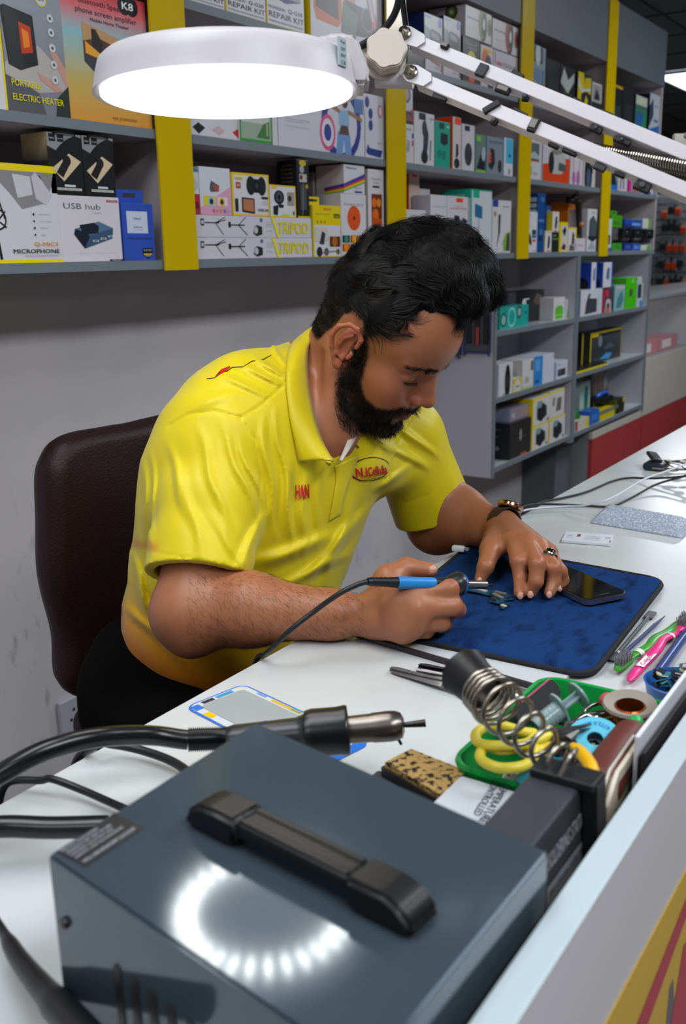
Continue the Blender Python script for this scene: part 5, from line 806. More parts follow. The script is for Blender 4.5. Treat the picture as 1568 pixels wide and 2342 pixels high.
# ---------- hand tools by the rim
def rodtool(name, a, b, label, flat_ends, col, r=.0028, point=False):
    a, b = P(*a, CT+.004), P(*b, CT+.004); d = b-a; L = np.linalg.norm(d); d /= L; n_ = np.cross(UZ, d); Mx = frame((a[0], a[1], CT+.0036), d, n_, UZ)
    t = thing(name, label, 'hand tool', ((a+b)/2)*[1, 1, 0]+[0, 0, CT])
    mb = MB(); Mr = Mx @ np.array([[0, 0, 1, 0], [1, 0, 0, 0], [0, 1, 0, 0], [0, 0, 0, 1.]])
    prof = [(.0012, .016 if flat_ends else 0)]; N_ = 26
    for i in range(N_): z = (.018+(L-.036)*i/(N_-1)) if flat_ends else L*(.03+.7*i/(N_-1)); prof.append((r*(1 if i % 2 else .8), z)); 
    prof.append((.0012, L-.016) if flat_ends else (.0006, L))
    mb.lathe(prof, 10, M=Mr); obj('shaft', mb, mat('tool_'+col[1:], col, .3, .8), t, smooth=30)
    if flat_ends:
        for x0, x1 in ((-.006, .018), (L-.018, L+.006)):
            mb = MB(); mb.prism(rrect(x0, -.0055, x1, .0055, .003), -.0008, .0008, M=Mx); obj('flat_blade', mb, mat('blade_grey', '#77757a', .35, .7), t)
    else:
        mb = MB(); mb.tube([tr(np.array([[0, 0, 0]]), Mx)[0], tr(np.array([[-.02, -.004, -.001]]), Mx)[0]], [.0022, .0008], 8); obj('tip', mb, _M['tool_'+col[1:]], t)
rodtool('spudger', (1490, 1402), (1403, 1505), 'steel spudger with a flat blade at each end along the cloth edge', True, '#8d8f92')
rodtool('precision_driver', (1425, 1495), (1520, 1408), 'thin blue and silver pointed pick beside the steel spudger', False, '#6470a0')
def toothbrush(a, b, col, label, hcol, zoff=.0, bend=.008, text=None, headat=1):
    a, b = P(*a, CT+.008+zoff), P(*b, CT+.008+zoff); d = (b-a)*[1, 1, 0]; L = np.linalg.norm(d); d /= L; n_ = np.cross(UZ, d)
    t = thing('toothbrush', label, 'toothbrush', ((a+b)/2)*[1, 1, 0]+[0, 0, CT]); Mx = frame((a[0], a[1], CT+.008+zoff), d, n_, UZ)
    pts = [(0, 0, 0), (L*.25, .002, 0), (L*.45, .001, .003), (L*.6, bend*.5, .003), (L*.72, 0, .001), (L*.82, 0, 0), (L, 0, 0)]
    S = spline(pts, 6); k = len(S); R_ = np.interp(np.linspace(0, 1, k), [0, .04, .3, .5, .62, .74, .82, .84, .97, 1], [.002, .0058, .007, .0055, .006, .0032, .0032, .0062, .006, .003])
    mb = MB(); mb.tube(tr(S, Mx), R_, 12, flat=.62); h = obj('handle', mb, mat('brush_'+col[1:], col, .3), t, smooth=60)
    for q in (.30, .33) if not text else (.28,):
        mb = MB(); i = int(k*q+.3*k); mb.tube(tr(S[i:i+2], Mx), R_[i]+.0004, 12, flat=.62, caps=False); obj('grip_ring', mb, mat('ring_pale', '#dfe6dc', .4), t, smooth=60)
    mb = MB(); rr = random.Random(3)
    for i in range(11):
        for j in range(4):
            for q in range(3):
                x = L*.845+L*.13*i/10; y = -.0042+.0028*j; tx, ty = rr.uniform(-.003, .003), rr.uniform(-.003, .003)
                mb.tube(tr(np.array([(x, y, .002), (x+tx, y+ty+headat*.0, .0125+rr.uniform(-.001, .001))]), Mx), .0004, 4, '#8e8f94')
    b_ = obj('bristles', mb, mat('bristle', '#7c7d80', .6), t, kind='stuff')
    if text:
        Mt = frame(tr(np.array([[L*.3, -.003 if False else .0035, .0058]]), Mx)[0], -d, -n_, UZ)
        mb = MB(); mb.box((L*.16, -.0045, .0042), (L*.36, .0045, .0046), M=Mx); obj('white_patch', mb, mat('patch_white', '#e4dfe4', .4), t)
        mb = MB(); put_text(mb, text, frame(tr(np.array([[L*.18, -.003, .0049]]), Mx)[0], d, n_, UZ), .005, '#e03880', width=L*.15, bold=.02); obj('lettering', mb, mat('pink_print', '#d83c80', .4), t)
    return t
toothbrush((1560, 1418), (1409, 1532), '#3f9030', 'green toothbrush with worn bristles lying beyond the green tray', '#888', headat=1)
toothbrush((1437, 1557), (1575, 1418), '#d8307c', 'pink and white toothbrush with its bristles at the right frame edge', '#888', text='Colgate')
# blue tube and blue pot of old boards
cable('blue_pen', [P(1500, 1545, CT+.006), P(1590, 1420, CT+.006)], .0055, mat('pen_blue', '#27417c', .3), 'dark blue marker pen lying behind the blue pot', 'pen')
pc = P(1530, 1555, .79); pc = np.array([.925, .222, CT])
t = thing('parts_pot', 'small blue plastic pot next to the green tray', 'pot', pc)
mb = MB(); mb.lathe([(0, .001), (.026, .001), (.030, .012), (.034, .034), (.0355, .036), (.034, .037), (.0325, .034), (.028, .012), (.024, .004), (0, .004)], 28, M=XF(pc)); obj('bowl', mb, mat('pot_blue', '#2a5ea6', .35), t, smooth=50)
rr = random.Random(9)
for i in range(26):
    a = rr.uniform(0, 6.28); q = rr.uniform(0, .024); mb = MB()
    mb.box((-.009, -.005, -.0008), (.009, .005, .0008), rr.choice(['#1c5c7a', '#17394a', '#101820', '#2a6c84', '#1a2a30']), M=XF((pc[0]+q*math.cos(a), pc[1]+q*math.sin(a), CT+.032+rr.uniform(-.004, .009)), (rr.uniform(-.8, .8), rr.uniform(-.8, .8), rr.uniform(0, 6))))
    mb.box((-.004, -.003, .0009), (.003, .002, .0022), rr.choice(['#b8b49c', '#26282c', '#c0c0c0']), M=XF((pc[0]+q*math.cos(a), pc[1]+q*math.sin(a), CT+.036+rr.uniform(-.004, .009)), (rr.uniform(-.6, .6), rr.uniform(-.6, .6), rr.uniform(0, 6))))
    obj('board_scrap', mb, PRINT, label='scrap of blue phone circuit board heaped in the small blue pot', cat='circuit board', group='circuit board scraps in the blue pot')
# ---------- tweezers
def tweezers(a, b, label, col, gap=.009, z=0):
    a, b = P(*a, CT+.004), P(*b, CT+.004); d = (b-a)*[1, 1, 0]; L = np.linalg.norm(d); d /= L; n_ = np.cross(UZ, d); Mx = frame((a[0], a[1], CT+.0045+z), d, n_, UZ)
    t = thing('tweezers', label, 'tweezers', (a+b)/2*[1, 1, 0]+[0, 0, CT]); m = mat('tweezer_'+col[1:], col, .28, .85)
    for s in (-1, 1):
        xs_ = np.linspace(0, 1, 22); wd = np.interp(xs_, [0, .06, .5, .75, 1], [.003, .0045, .0048, .0028, .0006]); yy = s*np.interp(xs_, [0, .12, .55, 1], [.0006, .0012, gap/2, .0008]); V = []; Fc = []
        for x, w_, y in zip(xs_, wd, yy):
            for (q, h) in ((-.0005, -1), (.0005, -1), (.0005, 1), (-.0005, 1)): V.append((x*L, y+q, h*w_))
        for i in range(21):
            for j in range(4): Fc.append((i*4+j, i*4+(j+1) % 4, i*4+4+(j+1) % 4, i*4+4+j))
        Fc += [(3, 2, 1, 0), (84, 85, 86, 87)]
        mb = MB(); mb.add(tr(np.array(V), Mx @ np.array(XF((0, 0, 0), (s*.5+1.2 if False else s*.95, 0, 0)))), Fc); obj('arm', mb, m, t, smooth=30)
tweezers((893, 1531), (1120, 1602), 'longest bare steel tweezers, nearest the hot air gun', '#8a8988')
tweezers((950, 1548), (1105, 1598), 'short steel tweezers just behind the longest pair', '#77757a', z=.001)
tweezers((958, 1524), (1240, 1592), 'dark coated tweezers beside the blue cloth edge', '#2c2c30', z=.0)
tweezers((953, 1537), (1200, 1597), 'grey tweezers between the dark coated pair and the short pair', '#9a999c', z=.0)
# ---------- screen protector card
ca = [(474, 1612), (530, 1572), (580, 1572), (715, 1622), (850, 1700), (836, 1720), (800, 1748), (640, 1722), (520, 1672), (462, 1638)]
cp = [P(*p, CT)[:2] for p in ca]
c4 = [P(460, 1628, CT)[:2], P(556, 1566, CT)[:2], P(850, 1702, CT)[:2], P(775, 1775, CT)[:2]]
x_ = nrm(c4[2]-c4[1]); Lc = np.linalg.norm(c4[2]-c4[1]); y_ = np.array([x_[1], -x_[0]]); y_ = y_ if y_.dot(c4[0]-c4[1]) > 0 else -y_; Wc = .078
Mx = frame((c4[1][0], c4[1][1], CT+.0003), (x_[0], x_[1], 0), (y_[0], y_[1], 0), UZ)
t = thing('screen_protector_card', 'phone screen protector card with a blue outline under the hot air gun', 'packaging', (c4[1][0], c4[1][1], CT))
def rp(name, x0, y0, x1, y1, r, z0, z1, m, par=t):
    mb = MB(); mb.prism(rrect(x0, y0, x1, y1, r), z0, z1, M=Mx); return obj(name, mb, m, par)
rp('blue_border', 0, 0, Lc, Wc, .012, 0, .0008, mat('card_blue', '#2a6cc8', .3))
rp('white_face', .0025, .0025, Lc-.012, Wc-.0025, .010, .00082, .0011, mat('card_white', '#c8ccd0', .3))
rp('film', .012, .010, Lc-.03, Wc-.012, .006, .0012, .0018, mat('card_film', '#a9adae', .18, bump=(900, .3, .0006, 'w')))
for nm, x0, y0, x1, y1, c_ in [('yellow_mark', .055, .003, .085, .0075, '#d0a840'), ('green_mark', .085, .003, .10, .0075, '#8a9c50'), ('yellow_square', .028, Wc-.011, .042, Wc-.003, '#e0b800'), ('blue_square', .006, Wc-.013, .018, Wc-.003, '#2a6cc8'), ('dark_mark', .004, .045, .010, .060, '#2c2c3a'), ('cyan_mark', .004, .02, .010, .042, '#3a90c0'), ('blue_mark', .03, .003, .045, .0065, '#7090c8')]:
    rp(nm, x0, y0, x1, y1, .0005, .00112, .00125, mat('card_'+c_[1:], c_, .4))
rp('blue_tab', .086, .040, .112, .050, .004, .0019, .0021, mat('card_blue')); rp('white_tab', .088, .0415, .110, .0485, .003, .0022, .0024, mat('card_white'))
# ================================================================ GREEN TRAY AND ITS CONTENTS
def mesh_tray():
    # open tray with rounded corners and flared rim
    def ringpts(x0, y0, x1, y1, r, z): return [(x, y, z) for x, y in rrect(x0, y0, x1, y1, r, 6)]
    X0, Y0, X1, Y1 = .6225, .176, .822, .325
    L = [ringpts(X0+.012, Y0+.012, X1-.012, Y1-.012, .018, CT+.0005), ringpts(X0+.004, Y0+.004, X1-.004, Y1-.004, .02, CT+.045), ringpts(X0, Y0, X1, Y1, .022, CT+.058), ringpts(X0+.001, Y0+.001, X1-.001, Y1-.001, .022, CT+.061),
         ringpts(X0+.004, Y0+.004, X1-.004, Y1-.004, .02, CT+.060), ringpts(X0+.007, Y0+.007, X1-.007, Y1-.007, .018, CT+.045), ringpts(X0+.015, Y0+.015, X1-.015, Y1-.015, .016, CT+.0035)]
    n = len(L[0]); mb = MB(); V = [p for l in L for p in l]; Fc = []
    for i in range(len(L)-1):
        for j in range(n): Fc.append((i*n+j, i*n+(j+1) % n, (i+1)*n+(j+1) % n, (i+1)*n+j))
    Fc += [tuple(range(n))[::-1], tuple(range((len(L)-1)*n, len(L)*n))]
    mb.add(V, Fc); return mb
obj('tool_tray', mesh_tray(), mat('tray_green', '#0e8a3a', .32), smooth=35, label='green plastic tray full of scissors, reels and small tools', cat='tray')
# loose small parts in the bottom
rr = random.Random(5); mb = MB()
for i in range(420):
    x, y = rr.uniform(.65, .795), rr.uniform(.205, .298); z = CT+.012+rr.uniform(0, .020)
    mb.box((-.005, -.002, -.0015), (.006, .002, .0015), rr.choice(['#2c2c30', '#8a8a8c', '#b0a070', '#26303a', '#7c2c30', '#c8c8c8', '#3a3a3e']), M=XF((x, y, z), (rr.uniform(0, 6), rr.uniform(0, 6), rr.uniform(0, 6))))
obj('loose_parts', mb, PRINT, kind='stuff', label='loose screws and tiny phone parts covering the bottom of the green tray', cat='small parts')
YH = mat('handle_yellow', '#d8c840', .35)
# scissors with yellow handles
zs = .828
t = thing('scissors', 'scissors with pale yellow plastic handles lying across the green tray', 'scissors', P(1200, 1700, zs)-[0, 0, .004])
l1 = [(1087, 1682), (1110, 1663), (1150, 1661), (1195, 1674), (1222, 1680), (1205, 1700), (1150, 1706), (1100, 1702)]
l2 = [(1097, 1728), (1112, 1708), (1150, 1716), (1196, 1708), (1225, 1712), (1205, 1748), (1150, 1757), (1110, 1745)]
for l, dz in ((l1, .002), (l2, -.003)):
    mb = MB(); mb.tube(spline([P(*p, zs+dz) for p in l], 7, closed=True), .0042, 12, closed=True); obj('finger_loop', mb, YH, t, smooth=60)
mb = MB(); mb.tube(spline([P(1205, 1705, zs), P(1228, 1690, zs+.002), P(1255, 1677, zs+.002), P(1264, 1674, zs+.002)], 5), [.0045]*5+[.0065]*5+[.0075]*5+[.006], 12, flat=.7); mb.tube(spline([P(1210, 1722, zs-.003), P(1240, 1710, zs-.003), P(1266, 1702, zs-.003)], 5), .0045, 12, flat=.7); obj('handle_shank', mb, YH, t, smooth=60)
for (a, b, c_, dz) in (((1262, 1670), (1352, 1659), (1262, 1688), .002), ((1262, 1682), (1350, 1668), (1268, 1697), -.001)):
    mb = MB(); mb.prism([tuple(P(*q, zs+dz)[:2]) for q in (a, b, c_)], zs+dz, zs+dz+.0016); obj('blade', mb, mat('blade_steel', '#8f8d8e', .25, .9), t)
mb = MB(); mb.lathe([(0, 0), (.0035, 0), (.003, .002), (0, .0022)], 14, M=XF(P(1275, 1678, zs+.004))); obj('pivot', mb, STEEL, t)
# metal scissors
t = thing('scissors', 'small chrome scissors with round loops near the far side of the green tray', 'scissors', P(1370, 1625, .80)-[0, 0, .003])
for l in ([(1335, 1632), (1352, 1614), (1385, 1606), (1402, 1614), (1395, 1630), (1362, 1640)], [(1318, 1650), (1345, 1634), (1390, 1630), (1410, 1640), (1380, 1652), (1345, 1656)]):
    mb = MB(); mb.tube(spline([P(*p, .806) for p in l], 7, closed=True), .0022, 10, closed=True); obj('finger_loop', mb, STEEL, t, smooth=60)
mb = MB(); mb.tube([P(1322, 1650, .806), P(1260, 1690, .80)], [.0025, .001], 8); mb.tube([P(1335, 1634, .806), P(1262, 1680, .80)], [.0025, .001], 8); obj('blade', mb, STEEL, t, smooth=60)
# nail file
a, b = P(1180, 1650, .822), P(1268, 1574, .815); d = nrm(b-a); s1 = nrm(np.cross(UZ, d)); s2 = nrm(P(1175, 1635, .83)-P(1200, 1665, .81)); L = np.linalg.norm(b-a)
M_ = frame(a, d, nrm(np.cross(d, s1)), -s1) if False else frame(a, d, nrm(UZ*.8+s1*.6-d*d.dot(UZ*.8)), nrm(np.cross(d, nrm(UZ*.8+s1*.6))))
mb = MB(); mb.prism(rrect(0, -.009, L+.004, .009, .008), -.002, .002, M=M_); o = obj('nail_file', mb, mat('file_black', '#1c1c20', .7), label='black nail file with a pink core stripe standing in the green tray', cat='nail file')
mb = MB(); mb.prism(rrect(0.004, .0088, L, .0098, .0004), -.0012, .0012, M=M_); obj('pink_edge', mb, mat('file_pink', '#d0447c', .6), o)
# syringe
PL = mat('clear_plastic', '#b8d4d8', .18, trans=.55, ior=1.35)
a, b = P(1225, 1665, .815), P(1320, 1590, .835); d = nrm(b-a); L = np.linalg.norm(b-a); Mx = zto(a, d)
t = thing('syringe', 'clear plastic syringe with its plunger pointing to the far side of the tray', 'syringe', a-[0, 0, .008])
mb = MB(); mb.lathe([(.0075, 0), (.0085, .002), (.0085, L*.55), (.0075, L*.55), (.0072, .003), (.0, .002)], 20, M=Mx); obj('barrel', mb, PL, t, smooth=40)
mb = MB(); mb.prism(rrect(-.016, -.009, .016, .009, .008), L*.55, L*.55+.002, M=Mx); obj('finger_flange', mb, PL, t, smooth=40)
mb = MB(); mb.box((-.0045, -.0008, .006), (.0045, .0008, L), M=Mx); mb.box((-.0008, -.0045, .006), (.0008, .0045, L), M=Mx); mb.lathe([(0, L), (.012, L), (.012, L+.002), (0, L+.0022)], 20, M=Mx); mb.lathe([(0, .004), (.0068, .004), (.0068, .012), (0, .012)], 16, M=Mx); obj('plunger', mb, PL, t, smooth=40)
for k_ in range(6):
    mb = MB(); mb.lathe([(.0086, .008+k_*.004), (.0088, .008+k_*.004), (.0088, .0086+k_*.004), (.0086, .0086+k_*.004)], 20, M=Mx, closed=True); obj('barrel_mark', mb, mat('mark_grey', '#7fa0a4', .4), t)
# desoldering wick reel
c = P(1360, 1692, .822); nv = nrm(CAM-c)*.55+nrm(UZ)*.75; nv = nrm(nv); Mx = zto(c, nv, UX)
t = thing('wick_reel', 'light blue solder wick reel with blue lettering in the green tray', 'reel', c-[0, 0, .018])
BLUE = mat('reel_blue', '#58b4cc', .35)
for z0 in (-.009, .0):
    mb = MB(); mb.lathe([(.0065, z0), (.0215, z0), (.0215, z0+.0018), (.0065, z0+.0018)], 36, M=Mx, closed=True); obj('flange', mb, BLUE, t, smooth=40)
mb = MB(); mb.lathe([(.0065, -.0072), (.016, -.0072), (.016, 0), (.0065, 0)], 28, M=Mx, closed=True); obj('core', mb, mat('reel_core', '#3c4c50', .5), t, smooth=40)
mb = MB()
Mt = zto(c+nv*.0021, nv, None); xr = nrm(np.cross([0, 0, 1.], nv)); yr = np.cross(nv, xr)
for k_, (s, ang) in enumerate([("PRO'S", -35), ('KIT', 60), ('2.0', 85), ('wick', 120)]):
    a_ = math.radians(ang); R0 = .0165; pos = c+nv*.0021+(xr*math.cos(a_)+yr*math.sin(a_))*R0
    tx = -math.sin(a_)*xr+math.cos(a_)*yr; 
    if ang < 0: tx = tx
    put_text(mb, s, frame(pos, tx, np.cross(nv, tx), nv), .0036, '#2048a8', center=True, bold=.02)
obj('lettering', mb, mat('reel_print', '#2448a0', .4), t)
# copper spool
c = np.array([.748, .207, .806]); c = P(1440, 1612, .818); nv = nrm(UZ+UX*-.1); Mx = zto(c, nv)
t = thing('copper_spool', 'spool of copper wire standing at the rim side of the green tray', 'spool', c-[0, 0, .03])
mb = MB(); mb.lathe([(.013, -.004), (.0205, -.003), (.0235, .0), (.0225, .0025), (.0175, .0008), (.0135, -.001)], 30, M=Mx, closed=True); obj('top_flange', mb, mat('spool_grey', '#8a8378', .5), t, smooth=50)
mb = MB(); mb.lathe([(.0118, .0), (.0118, -.034), (.0165, -.034)]+[(.0165+(.0006 if i % 2 else 0), -.033+.0011*i) for i in range(26)]+[(.0135, -.002)], 30, M=Mx, closed=True); obj('wire_winding', mb, mat('copper', '#a8562c', .3, .9), t, smooth=30)
mb = MB(); mb.lathe([(.0, -.045), (.021, -.045), (.021, -.036), (0, -.035)], 30, M=Mx); obj('bottom_flange', mb, _M['spool_grey'], t, smooth=40)
# side cutters with yellow handle
t = thing('side_cutters', 'side cutters with a curved orange yellow grip near the station', 'pliers', P(1320, 1740, .83)-[0, 0, .01])
mb = MB(); mb.tube(spline([P(1307, 1712, .838), P(1328, 1722, .842), P(1350, 1752, .846), P(1354, 1780, .846), P(1342, 1800, .842)], 6), [.0035]+[.0052]*23+[.004], 12); obj('grip', mb, mat('grip_yellow', '#e0ac10', .35), t, smooth=60)
mb = MB(); mb.tube(spline([P(1270, 1712, .825), P(1240, 1722, .822), P(1218, 1730, .82), P(1196, 1738, .818)], 6), [.0035]+[.0048]*17+[.004], 12); obj('grip', mb, mat('grip_orange', '#d89418', .35), t, smooth=60)
mb = MB(); mb.rbox((-.008, -.007, -.004), (.010, .007, .004), .002, M=zto(P(1293, 1698, .832), UZ, nrm([.5, .5, 0]))); mb.tube([P(1293, 1698, .834), P(1322, 1672, .834)], [.006, .0015], 8); obj('jaw', mb, mat('jaw_steel', '#5a5654', .3, .9), t, smooth=40)
# teal bottle
c = P(1290, 1752, .818); d = nrm(np.array([.55, -.35, .35])); Mx = zto(c-d*.02, d)
t = thing('flux_bottle', 'small clear teal bottle with a black cap half buried in the tray', 'bottle', c-[0, 0, .02])
mb = MB(); mb.lathe([(0, -.018), (.015, -.018), (.0165, -.014), (.0165, .012), (.008, .020), (.006, .024), (0, .024)], 26, M=Mx); obj('bottle_body', mb, mat('teal_glass', '#2f9cae', .1, trans=.4, ior=1.4), t, smooth=40)
mb = MB(); mb.lathe([(0, .0245), (.0075, .0245), (.007, .036), (0, .037)], 20, M=Mx); obj('cap', mb, BLKP, t, smooth=40)
# brown tool roll and the pale sheets against the rim
cable_pts = [P(1452, 1684, .825), P(1425, 1716, .825), P(1392, 1760, .825), P(1365, 1808, .822)]
mb = MB(); S = spline(cable_pts, 6); mb.tube(S, [.010]+[.0165]*(len(S)-2)+[.012], 20); obj('leather_roll', mb, mat('brown_leather', '#5c2a22', .45, bump=(120, .2, .001, 'n')), smooth=60, label='brown leather tool roll lying along the rim side of the tray', cat='tool roll')
mb = MB()
t = thing('cable_bundle', 'green plug pushed in beside the copper spool', 'plug', P(1452, 1656, .83)-[0, 0, .01]); mb.ball(P(1452, 1658, .828), (.009, .007, .008)); obj('plug_body', mb, mat('plug_green', '#0fa04c', .35), t, smooth=60)
mb = MB(); mb.ball(P(1388, 1602, .812), (.009, .007, .007)); obj('eraser', mb, mat('eraser_pink', '#b04c4c', .6), smooth=60, label='pinkish red rubber knob peeking out behind the chrome scissors', cat='eraser')
for k_, (x0, x1, y, z1, c_, lb, nm) in enumerate([(.60, .705, .188, .842, '#c9c0ae', 'cream coloured folded sheet standing between the leather roll and the rim', 'folded_sheet'), (.655, 1.02, .1835, .857, '#d0d0d8', 'long white board standing on edge just inside the counter rim', 'edge_board'), (.64, .80, .1745, .853, '#1c1a1c', 'black tablet glass standing on edge between the white board and the rim', 'tablet_glass')]):
    mb = MB(); th = (.004, .0035, .0025)[k_]
    if k_ == 0:
        pts = [(x0, .752), (x1, .752), (x1, z1-.012), (x1-.02, z1), (x0+.03, z1-.003), (x0+.008, z1-.02)]
        mb.prism(pts, 0, .003, '#c9c0ae', M=frame((0, y+.004, 0), UX, UZ, -UY)); mb.prism([(a_, b_-.003) for a_, b_ in pts], 0, .0015, '#8c6a44', M=frame((0, y+.0063, 0), UX, UZ, -UY)); mb.prism([(a_, b_) for a_, b_ in pts], 0, .002, '#b8b4a8', M=frame((0, y+.009, 0), UX, UZ, -UY))
        obj(nm, mb, PRINT, label=lb, cat='sheet'); continue
    mb.rbox((x0, y, .7505), (x1, y+th, z1), .001, c_); obj(nm, mb, PRINTM if k_ == 1 else PRINT, label=lb, cat='board' if k_ == 1 else 'tablet')
# ================================================================ SOLDERING STATION WITH SPONGE TRAY
t = thing('soldering_station', 'dark grey soldering iron station with a white label, sponge tray and spring holder', 'soldering station', (.56, .26, CT))
DG = mat('station_grey', '#34363a', .45)
mb = MB(); mb.rbox((.474, .192, .751), (.578, .228, .862), .003); obj('power_box', mb, DG, t, smooth=40)
mb = MB(); mb.rbox((.498, .2285, .751), (.618, .385, .790), .003); obj('base', mb, DG, t, smooth=40)
mb = MB(); mb.rbox((.50, .232, .7905), (.6205, .310, .806), .003); obj('label_block', mb, mat('label_silver', '#b9bec4', .35), t, smooth=40)
mb = MB(); zz = .8065
xd = nrm(P(1195, 1800, zz)-P(1085, 1765, zz)); 
put_text(mb, 'TEMPERATURE', frame(P(1150, 1790, zz), nrm(P(1100, 1868, zz)-P(1150, 1790, zz)), nrm(P(1180, 1797, zz)-P(1130, 1780, zz)), UZ), .006, '#2c3040', width=.058, bold=.01)
put_text(mb, 'CONTROLLED', frame(P(1128, 1783, zz), nrm(P(1080, 1862, zz)-P(1128, 1783, zz)), nrm(P(1180, 1797, zz)-P(1130, 1780, zz)), UZ), .006, '#2c3040', width=.052, bold=.01)
obj('label_lettering', mb, mat('ink_dark', '#30344a', .5), t)
mb = MB(); mb.prism([(.500, .229), (.600, .229), (.600, .231), (.500, .231)], .80, .84); obj('yellowed_plate', mb, mat('plate_yellowed', '#b4a878', .4, noise=(60, '#6c6048', .5, .6)), t)
# sponge tray
sp4 = [P(882, 1752, .80)[:2], P(940, 1722, .80)[:2], P(1066, 1772, .80)[:2], P(1008, 1826, .80)[:2]]; sc_ = sum(sp4)/4
sp_ext = [sc_+(q-sc_)*np.array([1.35, 1.0]) for q in sp4]
mb = MB(); mb.prism([tuple(sc_+(q-sc_)*1.12) for q in sp4], .7905, .7985); obj('sponge_tray', mb, mat('tray_tin', '#3a3634', .4, .6), t)
mb = MB(); mb.prism([tuple(sc_+(q-sc_)*1.02) for q in sp4], .7986, .8035); obj('sponge', mb, mat('burnt_sponge', '#a3834c', .95, noise=(190, '#1a130c', .50, .60, 6), bump=(160, 1., .004, 'n')), t)
# rating plate on the side facing the customer
mb = MB(); art(mb, [('r', .3, .08, .97, .62, '#8f9194'), ('t', 'SOLDERING STATION', .3, .74, .12, '#a8a8ac', .66, .02)]+[('t', 'INPUT 220V~50Hz  OUTPUT 24V', .34, .52-.12*i, .06, '#34363a', .58) for i in range(4)], np.array([.474, .1918, .757]), UX, UZ, -UY, .10, .10)
obj('rating_plate', mb, PRINTM, t)
mb = MB(); mb.prism([(.562, .751), (.59, .751), (.584, .80), (.572, .866), (.556, .866), (.566, .80)], 0, .010, M=frame((0, .1905, 0), UX, UZ, -UY)); obj('bracket', mb, mat('bracket_black', '#1d1e20', .4), t)
mb = MB(); mb.rbox((.553, .182, .8625), (.575, .226, .868), .001); obj('holder_plate', mb, mat('bracket_black'), t)
# conical spring holder
A = np.array([.566, .205, .868]); Bp = atd(1098, 1572, .745); ax = nrm(Bp-A); Ls = np.linalg.norm(Bp-A); xx = nrm(np.cross(ax, UZ)); yy = np.cross(ax, xx)
pts = []; N_ = 420
for i in range(N_):
    s = i/(N_-1)
    turns = np.interp(s, [0, .72, 1], [0, 5.2, 9.4]); zz = np.interp(s, [0, .08, .72, 1], [0, .06, .80, 1.0])*Ls; R_ = np.interp(s, [0, .3, .7, .8, 1], [.010, .0135, .019, .0175, .0165])
    a_ = turns*2*math.pi; pts.append(A+ax*zz+(xx*math.cos(a_)+yy*math.sin(a_))*R_)
mb = MB(); mb.tube(pts, .0019, 8); mb.tube([P(1265, 1785, .869), P(1290, 1768, .876), P(1276, 1800, .869)] if False else spline([A+[-.012, 0, 0], A+[-.006, -.004, .012], A+[.006, -.004, .012], A+[.012, 0, 0]], 6), .0016, 8); obj('spring_holder', mb, mat('spring_steel', '#9c968c', .25, .95), t, smooth=60)
Mx = zto(Bp-ax*.004, ax)
mb = MB(); mb.lathe([(.0155, 0), (.0165, .002), (.0190, .024), (.0205, .028), (.0195, .029), (.016, .027), (.0135, .004)], 32, M=Mx, closed=True); obj('funnel', mb, mat('funnel_black', '#0c0c0e', .45), t, smooth=40)
# ================================================================ HOT AIR STATION
zt = .880; q4 = [(.493, .409), (.305, .408), (.272, .176), (.455, .173)]
t = thing('hot_air_station', 'blue grey metal hot air station with a black carry handle, nearest the camera', 'hot air station', (.38, .29, CT))
BX = mat('station_paint', '#48555f', .085, .4, spec=.6)
bm = bmesh.new(); vs = [bm.verts.new((x, y, z)) for z in (.758, zt) for x, y in q4]
for f in ((0, 1, 2, 3), (7, 6, 5, 4), (0, 4, 5, 1), (1, 5, 6, 2), (2, 6, 7, 3), (3, 7, 4, 0)): bm.faces.new([vs[i] for i in f])
bmesh.ops.recalc_face_normals(bm, faces=bm.faces); bmesh.ops.bevel(bm, geom=list(bm.edges), offset=.0016, segments=2, affect='EDGES')
mb = MB(); mb.bm(bm); obj('casing', mb, BX, t, smooth=35)
for x, y in [(.46, .385), (.325, .385), (.295, .2), (.435, .2)]:
    mb = MB(); mb.lathe([(0, 0), (.009, 0), (.009, .008), (0, .008)], 16, M=XF((x, y, .7504))); obj('rubber_foot', mb, BLKR, t, smooth=40)
hp = [P(488, 1822, zt+.02), P(905, 2040, zt+.02)]; ha, hb = P(462, 1845, zt+.0), P(955, 2085, zt+.0); hd = nrm((hb-ha)*[1, 1, 0]); hL = np.linalg.norm((hb-ha)[:2]); hn = np.cross(UZ, hd)
hp0 = P(470, 1832, zt+.012); hp1 = P(950, 2068, zt+.012); hd = nrm((hp1-hp0)*[1, 1, 0]); hL = np.linalg.norm((hp1-hp0)[:2]); hn = np.cross(UZ, hd)
Mx = frame((hp0[0], hp0[1], zt+.0005), hd, hn, UZ)
mb = MB()
def capend(x0, x1, s):
    prof = [(x0, .0), (x0, .008), (x0+s*.006, .015), (x0+s*.018, .0185), (x1, .0185), (x1, 0)]
    mbb = MB(); mbb.prism(prof if s > 0 else prof[::-1], -.0125, .0125, M=Mx @ frame((0, 0, 0), UX, UZ, -UY)); return mbb
